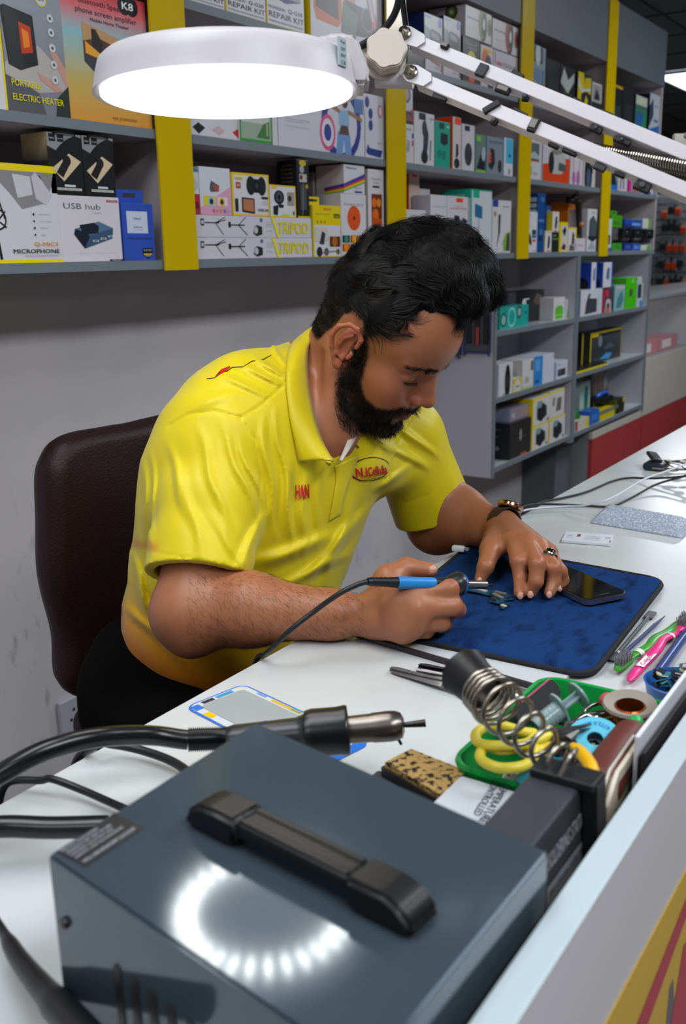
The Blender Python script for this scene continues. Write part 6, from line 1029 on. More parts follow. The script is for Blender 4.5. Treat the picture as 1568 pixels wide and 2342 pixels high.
for nm, x0, x1, s in (('end_cap', -.006, .036, 1), ('end_cap', hL+.006, hL-.036, -1)):
    bm = bmesh.new(); pr = [(x0, 0), (x0, .007), (x0+s*.007, .0145), (x0+s*.018, .0180), (x1, .0180), (x1, 0)]
    v0 = [bm.verts.new((x, -.0125, z)) for x, z in pr]; v1 = [bm.verts.new((x, .0125, z)) for x, z in pr]; n = len(pr)
    bm.faces.new(v0); bm.faces.new(v1[::-1])
    for i in range(n): bm.faces.new([v0[(i+1) % n], v0[i], v1[i], v1[(i+1) % n]])
    bmesh.ops.recalc_face_normals(bm, faces=bm.faces); bmesh.ops.bevel(bm, geom=list(bm.edges), offset=.0028, segments=3, affect='EDGES')
    mb = MB(); mb.bm(bm, M=Mx); obj(nm, mb, mat('handle_black', '#0b0c0d', .42), t, smooth=50)
mb = MB(); mb.rbox((.0355, -.0105, .006), (hL-.0355, .0105, .0162), .003, M=Mx)
mb.rbox((.037, -.0085, .0150), (hL-.037, -.0045, .0172), .0008, M=Mx); mb.rbox((.037, .0045, .0150), (hL-.037, .0085, .0172), .0008, M=Mx); obj('grip_bar', mb, _M['handle_black'], t, smooth=40)
# warning label on its top
la, lb, lc, ld = [P(*p, zt+.0003) for p in ((262, 1858), (330, 1893), (195, 1983), (132, 1950))]
mb = MB(); mb.add([la, lb, lc, ld], [(0, 3, 2, 1)]); obj('warning_label', mb, mat('label_black', '#17181c', .4), t)
mb = MB(); tx = nrm(lc-lb); ty = nrm(la-lb); ty = nrm(ty-tx*tx.dot(ty)); LL = np.linalg.norm(lc-lb); HH = np.linalg.norm(la-lb)
# lettering reads from the far side
for k_, (s, f, h_, w_) in enumerate([('HOT AIR REWORK STATION', .10, .10, .86), ('WARNING: TURN OFF POWER BEFORE', .34, .07, .8), ('CHANGING THE NOZZLE, HIGH', .48, .07, .7), ('TEMPERATURE, RISK OF FIRE', .62, .07, .75), ('KEEP AWAY FROM CHILDREN', .76, .07, .6)]):
    o_ = lb+tx*LL*.94+ty*HH*(f+.11)+UZ*.0003
    put_text(mb, s, frame(o_, -tx, -ty, UZ), HH*h_, '#aaa', width=LL*w_, bold=.01)
obj('label_lettering', mb, mat('ink_white', '#a9acb0', .5), t)
# vents and screws on the left face
mb = MB(); L0, L1_ = np.array([.305, .408]), np.array([.272, .176]); dl = nrm(L1_-L0); nl = np.array([dl[1], -dl[0]]);
nl = nl if nl[0] < 0 else -nl
for i in range(9):
    c_ = L0+dl*(.06+.015*i)+nl*.0002; Mv = frame((c_[0], c_[1], .79), (dl[0], dl[1], 0), UZ, (nl[0], nl[1], 0)); mb.prism(rrect(-.003, 0, .003, .05, .0029, 3), -.001, .0006, M=Mv)
obj('vent_slot', mb, BLKR, t)
c_ = L0+dl*.012+nl*.0005; mb = MB(); mb.lathe([(0, 0), (.0035, 0), (.003, .002), (0, .0025)], 14, M=frame((c_[0], c_[1], .842), (dl[0], dl[1], 0), UZ, (nl[0], nl[1], 0))); obj('screw', mb, BLKR, t, smooth=40)
# ================================================================ HOT AIR GUN AND HOSES
g0, g1 = atd(600, 1694, .70+.0), None
zg = .803
ga, gb = P(560, 1690, zg-.004), P(925, 1658, zg+.006); gd = nrm(gb-ga); gL = np.linalg.norm(gb-ga); Mx = zto(ga, gd)
t = thing('hot_air_gun', 'black hot air gun with a steel nozzle lying on the screen protector card', 'hot air gun', ga*[1, 1, 0]+[0, 0, CT])
s_at = lambda px: gL*(px-560)/(925-560)
def LZt(prof): return [(r, s_at(px)) for r, px in prof]
mb = MB(); mb.lathe(LZt([(0, 520), (.0115, 520), (.013, 535), (.0135, 600), (.0145, 680), (.0175, 700), (0.0, 700)]), 32, M=Mx); obj('gun_body', mb, BLKP, t, smooth=40)
mb = MB(); mb.lathe(LZt([(.0135, 695), (.0195, 700), (.0208, 715), (.0205, 770), (.0215, 792), (.0205, 797), (.0175, 797), (.016, 740)]), 36, M=Mx, closed=True); obj('collar', mb, mat('collar_black', '#101012', .3), t, smooth=40)
mb = MB(); mb.lathe(LZt([(.011, 745), (.0118, 800), (.0122, 850), (.0128, 852), (.0132, 890), (.0128, 905), (.0108, 918), (.006, 924), (0, 925)]), 32, M=Mx); obj('nozzle', mb, mat('nozzle_steel', '#77706a', .3, .95), t, smooth=40)
mb = MB(); mb.tube([gb-gd*.002, gb+gd*.018], [.0022, .0035], 10); mb.tube([gb-gd*.006-[0, 0, .012], gb-gd*.003-[0, 0, .018]], .0014, 6); obj('nozzle_tip', mb, mat('tip_dark', '#3c3936', .35, .8), t, smooth=40)
# hose
h_pts = [P(545, 1690, zg-.004), P(500, 1690, zg-.004), P(430, 1692, zg-.002), P(360, 1683, zg+.004), P(290, 1682, zg+.012), P(200, 1690, zg+.02), P(100, 1718, zg+.02), P(10, 1765, zg+.01), P(-80, 1820, zg-.006), P(-105, 1865, zg-.016), P(-60, 1890, zg-.018), P(30, 1890, zg-.02), P(120, 1893, zg-.022), P(245, 1890, zg-.022)]
S = spline(h_pts, 9); mb = MB(); mb.tube(S[18:], .0085, 18); t = thing('air_hose', 'thick black air hose curving off the left frame edge', 'hose', S[40]*[1, 1, 0]+[0, 0, CT]); obj('tube', mb, mat('hose_black', '#101113', .25), t, smooth=60)
S2 = spline(h_pts[:3], 60); R_ = [.0092+.0014*(1 if (i//2) % 2 else 0) for i in range(len(S2))]; mb = MB(); mb.tube(S2, R_, 18); obj('ribbed_collar', mb, mat('hose_black'), t, smooth=30)
cable('power_cable', [P(460, 1790, CT+.01), P(400, 1745, CT+.01), P(330, 1718, CT+.012), P(260, 1703, CT+.016), P(215, 1706, CT+.016), np.array([.556, .694, .715]), np.array([.55, .70, .55])], .0042, CB, 'black power cable running off the back edge of the counter, under the hose')
cable('power_cable', [P(330, 1868, CT+.01), P(270, 1843, CT+.01), P(190, 1808, CT+.012), P(120, 1782, CT+.018), P(92, 1785, CT+.014), np.array([.474, .676, .760]), np.array([.470, .689, .735]), np.array([.466, .694, .69]), np.array([.46, .70, .55])], .0034, CB, 'thin black cable looping over the back counter edge, left of the other')
# probe in the near left corner
mb = MB(); S = spline([P(-15, 2095, CT+.012), P(12, 2140, CT+.018), P(45, 2195, CT+.026), P(110, 2275, CT+.04), P(190, 2365, CT+.055), P(260, 2450, CT+.065)], 8); mb.tube(S, np.interp(np.linspace(0, 1, len(S)), [0, .2, .28, .5, .62, .64, 1], [.0028, .0036, .0054, .0068, .0080, .0095, .010]), 18)
obj('probe_lead', mb, mat('handle_black'), smooth=50, label='dark tapering probe handle in the bottom left corner of the frame', cat='probe')
# ================================================================ MAGNIFIER LAMP
LWH = mat('lamp_white', '#c6c1c4', .4)
LS = 1.53; lc = np.array([.8342, .6906, 1.372]); tl = math.radians(-2.4)
hx = nrm(ray(520, 200)*[1, 1, 0]); lz = nrm(UZ+hx*-math.sin(tl)); Ml = zto(lc, lz, RW[:, 0]) @ np.diag([LS, LS, LS, 1])      # local x points to image right
t = thing('magnifier_lamp', 'white round magnifier lamp glowing above the counter on two white spring arms', 'lamp', lc)
Rr = .0868
mb = MB(); mb.lathe([(.055, -.002), (.0835, -.004), (.0885, -.006), (Rr, 0), (Rr-.001, .006), (Rr-.003, .0128), (Rr-.007, .0162), (.072, .0170), (.052, .0165), (.052, .0)], 72, M=Ml, closed=True); obj('ring_housing', mb, LWH, t, smooth=40)
mb = MB(); mb.lathe([(0, .0130), (.0518, .0130), (.0518, .0160), (0, .0165)], 48, M=Ml); obj('lens_cover', mb, mat('lens_cover', '#f2f2f4', .4), t, smooth=40)
mb = MB(); mb.lathe([(0, -.0035), (.0540, -.0022), (.0540, .002), (0, .004)], 48, M=Ml); obj('lens', mb, mat('lens_glare', '#ffffff', .05, emit='#f4f6ff', es=.85), t, smooth=60)  # emission imitates the LED glare in the glass; the lens itself is no source
mb = MB(); mb.lathe([(.0562, -.0062), (.0835, -.0072), (.0835, -.0045), (.0535, -.003), (.0535, .012), (.0522, .012), (.0522, -.0045)], 72, M=Ml, closed=True); obj('light_ring', mb, mat('ring_glow', '#ffffff', .5, emit='#f2f6ff', es=1.45), t, smooth=40)
LEDM = mat('led_glow', '#ffffff', .5, emit='#fff6e8', es=42)
for i in range(30):
    a_ = 2*math.pi*i/30; e1 = np.array([math.cos(a_), math.sin(a_), 0]); e2 = np.array([-math.sin(a_), math.cos(a_), 0]); mb = MB()
    M2 = Ml @ frame(e1*.067+[0, 0, -.0071], e1, e2, UZ); mb.box((-.0090, -.0019, -.0006), (.0095, .0019, .0006), M=M2); obj('led_strip', mb, LEDM, t)
# neck block at the right of the head
mb = MB(); bm = bmesh.new()
pr = [(Rr-.003, -.0056), (Rr+.007, -.0060), (Rr+.0085, .0), (Rr+.000, .024), (Rr-.006, .0260), (Rr-.020, .0260), (Rr-.042, .0165)]
v0 = [bm.verts.new((x, -.020, z)) for x, z in pr]; v1 = [bm.verts.new((x, .020, z)) for x, z in pr]; n = len(pr); bm.faces.new(v0); bm.faces.new(v1[::-1])
for i in range(n): bm.faces.new([v0[(i+1) % n], v0[i], v1[i], v1[(i+1) % n]])
bmesh.ops.recalc_face_normals(bm, faces=bm.faces); bmesh.ops.bevel(bm, geom=list(bm.edges), offset=.003, segments=3, affect='EDGES')
mb.bm(bm, M=Ml); obj('neck_block', mb, LWH, t, smooth=45)
a_ = math.radians(-28); e1 = np.array([math.cos(a_), math.sin(a_), 0]); e2 = np.array([-math.sin(a_), math.cos(a_), 0])
M2 = Ml @ frame(e1*(Rr+.0006)+[0, 0, .0], e2, [0, 0, 1], e1)
mb = MB(); mb.box((-.005, .001, -.001), (.005, .0175, .0004), M=M2); obj('rating_sticker', mb, mat('sticker_blue', '#a8b8c0', .4), t)
mb = MB()
for q, s in enumerate(['Model', '220V', '8W', 'CE']): put_text(mb, s, M2 @ frame((-.003, .014-.004*q, .0006), UX, UY, UZ), .002, '#3a4a60', width=.006)
obj('sticker_print', mb, mat('ink_dark'), t)
# bracket, knob
DK = .672; px2 = 1/F_PX*DK
Kc = atd(882, 128, (DK-.006)*LS); vz = -RW @ np.array([0, 0, -1.]); vx = RW[:, 0]; vy = RW[:, 1]     # towards the camera, right, up
def cs(px, py, d): return atd(px, py, d*LS)
mb = MB()
for d0, pts in ((DK, [(812, 120), (835, 95), (905, 82), (912, 160), (885, 192), (835, 182)]), ):
    V = [cs(*p, DK+.006) for p in pts]+[cs(*p, DK-.002) for p in pts]; n = len(pts)
    mb.add(V, [tuple(range(n)), tuple(range(n, 2*n))[::-1]]+[(i, n+i, n+(i+1) % n, (i+1) % n) for i in range(n)])
obj('bracket', mb, LWH, t, smooth=30)
mb = MB(); Mk = frame(Kc, vx, vy, vz) @ np.diag([LS, LS, LS, 1])
mb.lathe([(0, -.004), (.0145, -.004), (.0160, -.002), (.0160, .000), (0, .001)], 32, M=Mk @ frame((-.002, 0, 0), UX, UY, UZ)); 
pts = []; N_ = 84
for i in range(N_): a_ = 2*math.pi*i/N_; r_ = .0135+.0007*math.cos(7*a_); pts.append((r_*math.cos(a_), r_*math.sin(a_)))
mb.prism(pts, .0012, .011, M=Mk @ frame((.0, 0, 0), UX, UY, UZ)); mb.prism([(x*.94, y*.94) for x, y in pts], .011, .0125, M=Mk); obj('lobed_knob', mb, mat('knob_cream', '#c9bdb2', .45), t, smooth=40)
# two parallel arms (square tube) running off the right of the frame
ARM = [(930, 92, .668, 1700, 414, .585), (945, 180, .664, 1700, 497, .580)]
armv = []
for k_, (xa, ya2, da, xb, yb2, db) in enumerate(ARM):
    a_, b_ = cs(xa, ya2, da), cs(xb, yb2, db); d = nrm(b_-a_); side = nrm(vz-d*vz.dot(d)); upv = np.cross(side, d); 
    if upv.dot(vy) < 0: upv = -upv
    L = np.linalg.norm(b_-a_)/LS; Mx = frame(a_, d, upv, np.cross(d, upv)) @ np.diag([LS, LS, LS, 1]); armv.append((a_, d, upv, np.cross(d, upv), L))
    mb = MB(); mb.rbox((.006, -.0046, -.0046), (L, .0046, .0046), .0008, M=Mx); ob = obj('arm', mb, LWH, t, smooth=30)
    mb = MB(); e_ = [(-.008, -.003), (-.005, .0052), (.001, .0066), (.013, .0050), (.016, .0005), (.013, -.0050), (0, -.0062)]
    zs_ = 1 if armv[-1][3].dot(vz) > 0 else -1
    mb.prism(e_, zs_*.0048, zs_*.0064, M=Mx); obj('arm_end_plate', mb, LWH, t)
    mb = MB(); mb.lathe([(0, 0), (.0046, 0), (.0046, .0016), (.0036, .0022), (.0032, .0046), (0, .006)], 6 if False else 16, M=Mx @ frame((.0, 0, zs_*.0066), UX, UY, UZ*zs_)); obj('pivot_bolt', mb, mat('bolt', '#8c8478', .25, 1), t, smooth=35)
mb = MB(); mb.tube([cs(905, 100, DK), cs(932, 92, DK-.002)], .006*LS, 10); mb.tube([cs(860, 180, DK+.002), cs(945, 182, DK-.003)], .0062*LS, 10); obj('yoke', mb, LWH, t, smooth=50)
# springs
for k_, (a_, b_, dd) in enumerate(((cs(1352, 340, .626), cs(1700, 405, .575), 0), (cs(1372, 372, .640), cs(1700, 440, .592), 0))):
    d = nrm(b_-a_); L = np.linalg.norm(b_-a_); xx = nrm(np.cross(d, UZ)); yy = np.cross(d, xx); turns = int(L/.00165/LS); pts = []
    n = turns*10
    for i in range(n+1):
        s = i/n; an = 2*math.pi*turns*s; r_ = .0036*LS; pts.append(a_+d*L*s+(xx*math.cos(an)+yy*math.sin(an))*r_)
    mb = MB(); mb.tube(pts, .00062*LS, 5); ob = obj('tension_spring', mb, mat('spring_steel', '#9c968c', .25, .95), t, smooth=60)
    if k_ == 0:
        an = np.linspace(0, 2*math.pi, 25)[:-1]; c_ = a_-d*.0045*LS; mb = MB(); mb.tube([c_+(d*math.cos(q)+vy*math.sin(q))*.0042*LS for q in an], .0007*LS, 6, closed=True); mb.tube([c_-vz*.012*LS, c_+vz*.003*LS], .0034*LS, 12); obj('spring_hook', mb, _M['spring_steel'], t, smooth=60)
# rear knuckle, post and clamp on the counter rim (beyond the right frame edge)
E1, E2 = [v[0]+v[1]*v[4]*LS for v in armv]; Em = (E1+E2)/2
mb = MB(); mb.tube([E1-(E2-E1)*.25, E2+(E2-E1)*.25], .016, 16, flat=.6); obj('rear_knuckle', mb, LWH, t, smooth=50)
mb = MB(); mb.tube([Em, [Em[0]+.004, .158, Em[2]-.07], [Em[0]+.004, .158, .852]], .0085, 14); obj('post', mb, LWH, t, smooth=50)
mb = MB(); X_ = Em[0]+.004; mb.rbox((X_-.025, .128, .8535), (X_+.025, .186, .866), .002); mb.rbox((X_-.025, .128, .79), (X_+.025, .137, .866), .002); mb.tube([(X_, .129, .81), (X_, .110, .81)], .005, 10); obj('clamp', mb, LWH, t, smooth=35)
# cable from the head, arching out of the top of the frame
mb = MB(); mb.tube(spline([cs(806, 112, .665), cs(822, 106, .665), cs(858, 84, .66), cs(890, 52, .655), cs(908, 15, .65), cs(913, -30, .645), cs(908, -90, .64)], 8), .0024*LS, 12)
mb.tube(spline([cs(908, -90, .64), cs(916, -40, .66), cs(921, 10, .67), cs(928, 60, .68), cs(934, 100, .685)], 8), .0021*LS, 12); obj('lamp_cable', mb, BLKR, t, smooth=60)
# tiny phone parts stuck to the arms by magnetism
ORD = ['first', 'second', 'third', 'fourth', 'fifth', 'sixth', 'seventh', 'eighth', 'ninth', 'tenth', 'eleventh']
def stuck(arm, items):
    for i, (px, off, w_, h_, rot, kind) in enumerate(items):
        a_, d, upv, sd, L = armv[arm]; xa, ya2, da, xb, yb2, db = ARM[arm]; s = (px-xa)/(xb-xa); s = s*da/(db+(da-db)*s) if True else s
        side_ = sd if sd.dot(vz) > 0 else -sd; c_ = a_+(d*L*s+upv*off+side_*.0052)*LS
        Mx = frame(c_, d*math.cos(rot)+upv*math.sin(rot), -d*math.sin(rot)+upv*math.cos(rot), np.cross(d, upv)) @ np.diag([LS, LS, LS, 1]); sg = 1 if Mx[:3, 2].dot(vz) > 0 else -1
        if abs(off) > .0046: Mx = Mx.copy(); Mx[:3, 3] -= side_*.004*LS
        mb = MB(); z0 = .0 if abs(off) < .0046 else -.002
        mb.rbox((-w_/2, -h_/2, -.0018), (w_/2, h_/2, .0018), .0006, '#0c0c0f' if kind != 'g' else '#26262a', M=Mx)
        if kind == 'f': mb.box((-w_*.36, -h_*.3, sg*.0018), (w_*.36, h_*.3, sg*.0026), '#77726c', M=Mx)
        if kind == 'r': mb.lathe([(0, 0), (h_*.36, 0), (h_*.30, .0016), (0, .0018)], 16, '#3a3a40', M=Mx @ frame((0, 0, sg*.0019), UX, UY*sg, UZ*sg))
        if kind == 'w': mb.tube([tr(np.array([[w_*.3, 0, 0]]), Mx)[0], tr(np.array([[w_*1.1, h_*.8, 0]]), Mx)[0], tr(np.array([[w_*1.7, h_*.3, 0]]), Mx)[0]], .0002, 5, '#8c7a5a')
        obj('phone_part', mb, PRINTM, smooth=30, label='%s small black phone part from the knob stuck on the %s lamp arm' % (ORD[i], ['upper', 'lower'][arm]), cat='phone part', group='phone parts stuck on the lamp arms')
stuck(0, [(1014, .0035, .0058, .0038, 0, 'f'), (1108, -.002, .0068, .0085, .05, 'g'), (1172, .0062, .0092, .0036, -.1, 'w'), (1162, -.0064, .0104, .0048, .05, 'f'), (1212, -.0056, .0046, .004, .3, 'r'), (1310, .0058, .007, .002, 0, 'k'), (1375, .0054, .010, .002, 0, 'k'), (1375, -.0068, .0085, .0036, 0, 'r'), (1436, -.0072, .011, .0032, 0, 'r')])
stuck(1, [(1016, -.0056, .0106, .0036, .1, 'w'), (1126, .0, .0042, .0115, -.55, 'k'), (1142, -.0064, .0046, .0038, 0, 'r'), (1180, .006, .011, .002, -.1, 'k'), (1222, .0, .0058, .0095, .1, 'f'), (1276, -.0058, .0072, .0018, 0, 'k'), (1312, -.0056, .010, .0022, 0, 'k'), (1384, -.0068, .0076, .0040, 0, 'g'), (1428, -.0064, .007, .002, 0, 'k'), (1483, -.0075, .010, .0058, 0, 'r')])
a_ = cs(1560, 325, .60); mb = MB(); mb.rbox((-.006, -.005, -.002), (.006, .005, .002), .001, '#77726c', M=frame(a_, vx, vy, vz) @ np.diag([LS, LS, LS, 1])); mb.tube([a_+vx*-.009, a_+vx*-.015+vy*-.006, a_+vx*-.009+vy*-.012], .0015, 6, '#c8b88c'); mb.ball(a_+vx*.003+vy*.0045, .0045, '#5a5854')
obj('metal_clip', mb, PRINT, smooth=40, label='small metal and cream clip perched on the upper lamp arm at the right frame edge', cat='clip')
# ================================================================ THE MAN (bodies as blended volumes, meshed once)
def C3(px, py, d): return np.array([(px-CX)/F_PX*d, -(py-CY)/F_PX*d, -d])            # local frame of the figure
def CZ(px, py, z): return RW.T @ (onz(px, py, z)-CAM)
def smin(a, b, k):
    h = np.clip(.5+.5*(b-a)/k, 0, 1); return b*(1-h)+a*h-k*h*(1-h)
class Vol:
    def __init__(s): s.p = []
    def rc(s, a, b, ra, rb, k=.012): s.p.append(('r', np.array(a, float), np.array(b, float), ra, rb, k)); return s
    def el(s, c, r, M=None, k=.02): s.p.append(('e', np.array(c, float), np.array(r, float), np.eye(3) if M is None else np.array(M, float), 0, k)); return s
    def sub_el(s, c, r, M=None, k=.01): s.p.append(('-e', np.array(c, float), np.array(r, float), np.eye(3) if M is None else np.array(M, float), 0, k)); return s
    def sub_rc(s, a, b, ra, rb, k=.01): s.p.append(('-r', np.array(a, float), np.array(b, float), ra, rb, k)); return s
    @staticmethod
    def one(q, P_):
        if q[0][-1] == 'r':
            _, a, b, ra, rb, k = q; ba = b-a; L2 = ba.dot(ba); t = np.clip((P_-a) @ ba/L2, 0, 1)
            return np.linalg.norm(P_-a-t[:, None]*ba, axis=1)-(ra+(rb-ra)*t)
        _, c, r, M, _, k = q; l = (P_-c) @ M; k0 = np.linalg.norm(l/r, axis=1); k1 = np.linalg.norm(l/(r*r), axis=1)+1e-9
        return np.where(k0 < .05, -r.min()*.95, k0*(k0-1)/k1)
    def __call__(s, P_, act=None):
        d = None
        for i, q in enumerate(s.p):
            if act is not None and not act[i]: continue
            e = s.one(q, P_)
            if q[0][0] == '-':
                if d is not None: d = -smin(-d, e, q[-1])
            else: d = e if d is None else smin(d, e, q[-1])
        return d if d is not None else np.full(len(P_), 1.)
    def active(s, c, R_):
        D = np.array([s.one(q, c) for q in s.p]); pos = np.array([q[0][0] != '-' for q in s.p])
        best = D[pos].min(0); return np.where(pos[:, None], D < best+2*R_+.05, D < R_*1.2+.03)
def polygonise(fn, lo, hi, h, vol=None, B=12):
    lo = np.array(lo); nb = np.ceil((np.array(hi)-lo)/(B*h)).astype(int); G = np.stack(np.meshgrid(*[np.arange(n) for n in nb], indexing='ij'), -1).reshape(-1, 3)
    cen = lo+(G+.5)*B*h; R_ = B*h*.87; dc = fn(cen, None); keep = np.abs(dc) < R_*2.1+.008; G, cen = G[keep], cen[keep]
    act = vol.active(cen, R_) if vol is not None else None
    idx = np.stack(np.meshgrid(*[np.arange(B+1)]*3, indexing='ij'), -1).reshape(-1, 3); N = (nb+1)*B+2; mul = np.array([N[1]*N[2], N[2], 1])
    ids, pos, faces = [], [], []
    corn = [(a, b, c) for a in (0, 1) for b in (0, 1) for c in (0, 1)]
    for bi, g in enumerate(G):
        D = fn(lo+(g*B+idx)*h, act[:, bi] if act is not None else None).reshape(B+1, B+1, B+1); S = D < 0
        if S.all() or not S.any(): continue
        cs_ = sum(S[a:B+a, b:B+b, c:B+c].astype(int) for a, b, c in corn); mix = (cs_ > 0) & (cs_ < 8)
        acc = np.zeros((B, B, B, 3)); cnt = np.zeros((B, B, B))
        for ax in range(3):
            o1, o2 = [(1, 2), (0, 2), (0, 1)][ax]
            sl0 = [slice(0, B+1)]*3; sl1 = [slice(0, B+1)]*3; sl0[ax] = slice(0, B); sl1[ax] = slice(1, B+1)
            d0, d1 = D[tuple(sl0)], D[tuple(sl1)]; cr = (d0 < 0) != (d1 < 0); t = np.where(cr, d0/(d0-d1+1e-20), 0)
            for a in (0, 1):
                for b in (0, 1):
                    s_ = [None]*3; s_[ax] = slice(0, B); s_[o1] = slice(a, B+a); s_[o2] = slice(b, B+b); c_ = cr[tuple(s_)]; v = np.zeros((B, B, B, 3)); v[..., ax] = t[tuple(s_)]; v[..., o1] = a; v[..., o2] = b
                    acc += v*c_[..., None]; cnt += c_
            own = [slice(0, B)]*3; c_ = cr[tuple(own)]; I = np.argwhere(c_)+g*B
            if len(I):
                st = S[tuple(own)][c_]; e1 = np.eye(3, dtype=int)[o1]; e2 = np.eye(3, dtype=int)[o2]
                q = np.stack([(I-e1-e2+1) @ mul, (I-e2+1) @ mul, (I+1) @ mul, (I-e1+1) @ mul], 1)
                flip = st if ax != 1 else ~st
                faces.append(np.where(flip[:, None], q, q[:, ::-1]))
        I = np.argwhere(mix); ids.append((I+g*B+1) @ mul); pos.append(lo+(I+g*B+(acc[mix]/cnt[mix][:, None]))*h)
    ids = np.concatenate(ids); pos = np.concatenate(pos); faces = np.concatenate(faces); o = np.argsort(ids); ids = ids[o]; pos = pos[o]
    k = np.clip(np.searchsorted(ids, faces), 0, len(ids)-1); ok = (ids[k] == faces).all(1); k = k[ok]
    return pos, k
def vol_object(name, V, Fq, m, parent, cols=None, **kw):
    Wd = V @ RW.T+CAM; org = world_loc(parent) if parent is not None else Wd.mean(0)
    me = bpy.data.meshes.new(name); me.vertices.add(len(V)); me.vertices.foreach_set('co', (Wd-org).ravel()); me.loops.add(Fq.size); me.loops.foreach_set('vertex_index', Fq.ravel().astype(np.int32))
    me.polygons.add(len(Fq)); me.polygons.foreach_set('loop_start', np.arange(0, Fq.size, 4, dtype=np.int32)); me.update(calc_edges=True); me.validate(); me.materials.append(m)
    if cols is not None:
        ca = me.color_attributes.new('Col', 'FLOAT_COLOR', 'POINT'); ca.data.foreach_set('color', np.concatenate([cols, np.ones((len(cols), 1))], 1).ravel())
    me.shade_smooth(); o = bpy.data.objects.new(name, me); COL.objects.link(o); o.location = org if parent is None else (0, 0, 0); o.parent = parent
    return tag(o, **kw)
# ---- head frame
HO = np.array([.0435, .240, -1.33])
Hf = nrm([.694, -.695, .19]); Hs = np.array([-.545, -.34, .766]); Hs = nrm(Hs-Hf*Hs.dot(Hf)); Hu = np.cross(Hs, Hf); HM = np.stack([Hf, Hu, Hs], 1)
def H(f, u, s): return HO+Hf*f+Hu*u+Hs*s
body = Vol(); bd = body
# ---- torso (kept inside the shirt)
pel, nck = C3(430, 1545, 1.50), C3(690, 880, 1.43)
TU = nrm(nck-pel); TS = nrm([.69, 0, -.72]); TS = nrm(TS-TU*TS.dot(TU)); TF = np.cross(TS, TU); TF = TF if TF[2] > 0 else -TF; TM = np.stack([TS, TU, TF], 1)
TOR = [((606, 1080), 1.395, (.188, .155, .112)), ((575, 1200), 1.41, (.170, .14, .122)), ((534, 1345), 1.44, (.158, .13, .130)), ((502, 1465), 1.475, (.150, .10, .120)), ((665, 960), 1.415, (.155, .085, .085))]
def torso(v, grow, k=.06):
    for (p, d, r) in TOR: v.el(C3(*p, d), np.array(r)+grow, TM, k)
torso(body, -.012)
RSH, LSH = C3(506, 1000, 1.295), C3(925, 1000, 1.53)
RELB, LELB = C3(438, 1398, 1.215), C3(1000, 1196, 1.585)
RWR, LWR = CZ(862, 1408, .782), CZ(1146, 1206, .797)
bd.rc(nck+[0, .0, 0], RSH, .055, .052, .04); bd.rc(nck, LSH, .05, .046, .04)
# hips and thighs (under the trousers), shins to the shoes
HIPR, HIPL = C3(420, 1560, 1.42), C3(520, 1560, 1.58)
# arms
rcx = lambda a, b, ra, rb, k=.012: bd.rc(a, b, ra, rb, k)
mid = (RSH+RELB)/2
rcx(RSH, mid+[-.004, 0, 0], .056, .053, .03); rcx(mid+[-.004, 0, 0], RELB, .052, .0405, .03)
rcx(RELB+[-.012, -.006, 0], RELB+[.0, -.030, .002], .032, .026, .03)
f1 = RELB+(RWR-RELB)*.32; rcx(RELB, f1+[0, .004, 0], .044, .044, .025); rcx(f1+[0, .004, 0], RELB+(RWR-RELB)*.75, .043, .029, .02); rcx(RELB+(RWR-RELB)*.75, RWR, .0285, .0232, .015)
mid = (LSH+LELB)/2
rcx(LSH, mid, .054, .052, .03); rcx(mid, LELB, .051, .047, .03)
f1 = LELB+(LWR-LELB)*.35+[0, .012, 0]; rcx(LELB, f1, .046, .047, .025); rcx(f1, LELB+(LWR-LELB)*.75, .045, .031, .02); rcx(LELB+(LWR-LELB)*.75, LWR, .031, .0245, .015)
# ---- right hand around the iron
q = lambda px, py, d: C3(px, py, d-.018)
MC = [q(940, 1358, 1.148), q(952, 1392, 1.140), q(945, 1424, 1.146), q(922, 1444, 1.158)]
for m_, r_ in zip(MC, (.0165, .017, .0165, .0145)): rcx(RWR, m_, .021, r_, .014)
rcx(q(905, 1378, 1.150), q(918, 1425, 1.150), .018, .017, .012)
def finger(pts, rr_, k=.0035):
    for a, b, r0, r1 in zip(pts, pts[1:], rr_, rr_[1:]): bd.rc(a, b, r0, r1, k); k = .0035
finger([MC[0], q(1030, 1345, 1.150), q(1040, 1352, 1.176), q(1016, 1362, 1.192)], [.0122, .0108, .0095, .0085], .009)
finger([MC[1], q(1036, 1386, 1.150), q(1046, 1394, 1.174), q(1018, 1402, 1.190)], [.0124, .0112, .0098, .0086], .008)
finger([MC[2], q(1008, 1424, 1.160), q(1016, 1426, 1.182), q(985, 1428, 1.195)], [.0118, .0106, .0094, .0082], .006)
finger([MC[3], q(975, 1442, 1.168), q(980, 1442, 1.186), q(955, 1440, 1.196)], [.0105, .0092, .0084, .0075], .006)
rcx(RWR+[0, .006, 0], q(888, 1326, 1.176), .02, .0175, .014); rcx(q(888, 1326, 1.176), q(930, 1298, 1.186), .0165, .0122, .008); rcx(q(930, 1298, 1.186), q(984, 1304, 1.180), .0120, .0088, .004)
bd.el(q(990, 1302, 1.1735), (.0055, .0036, .0022), k=.001)                     # thumb nail
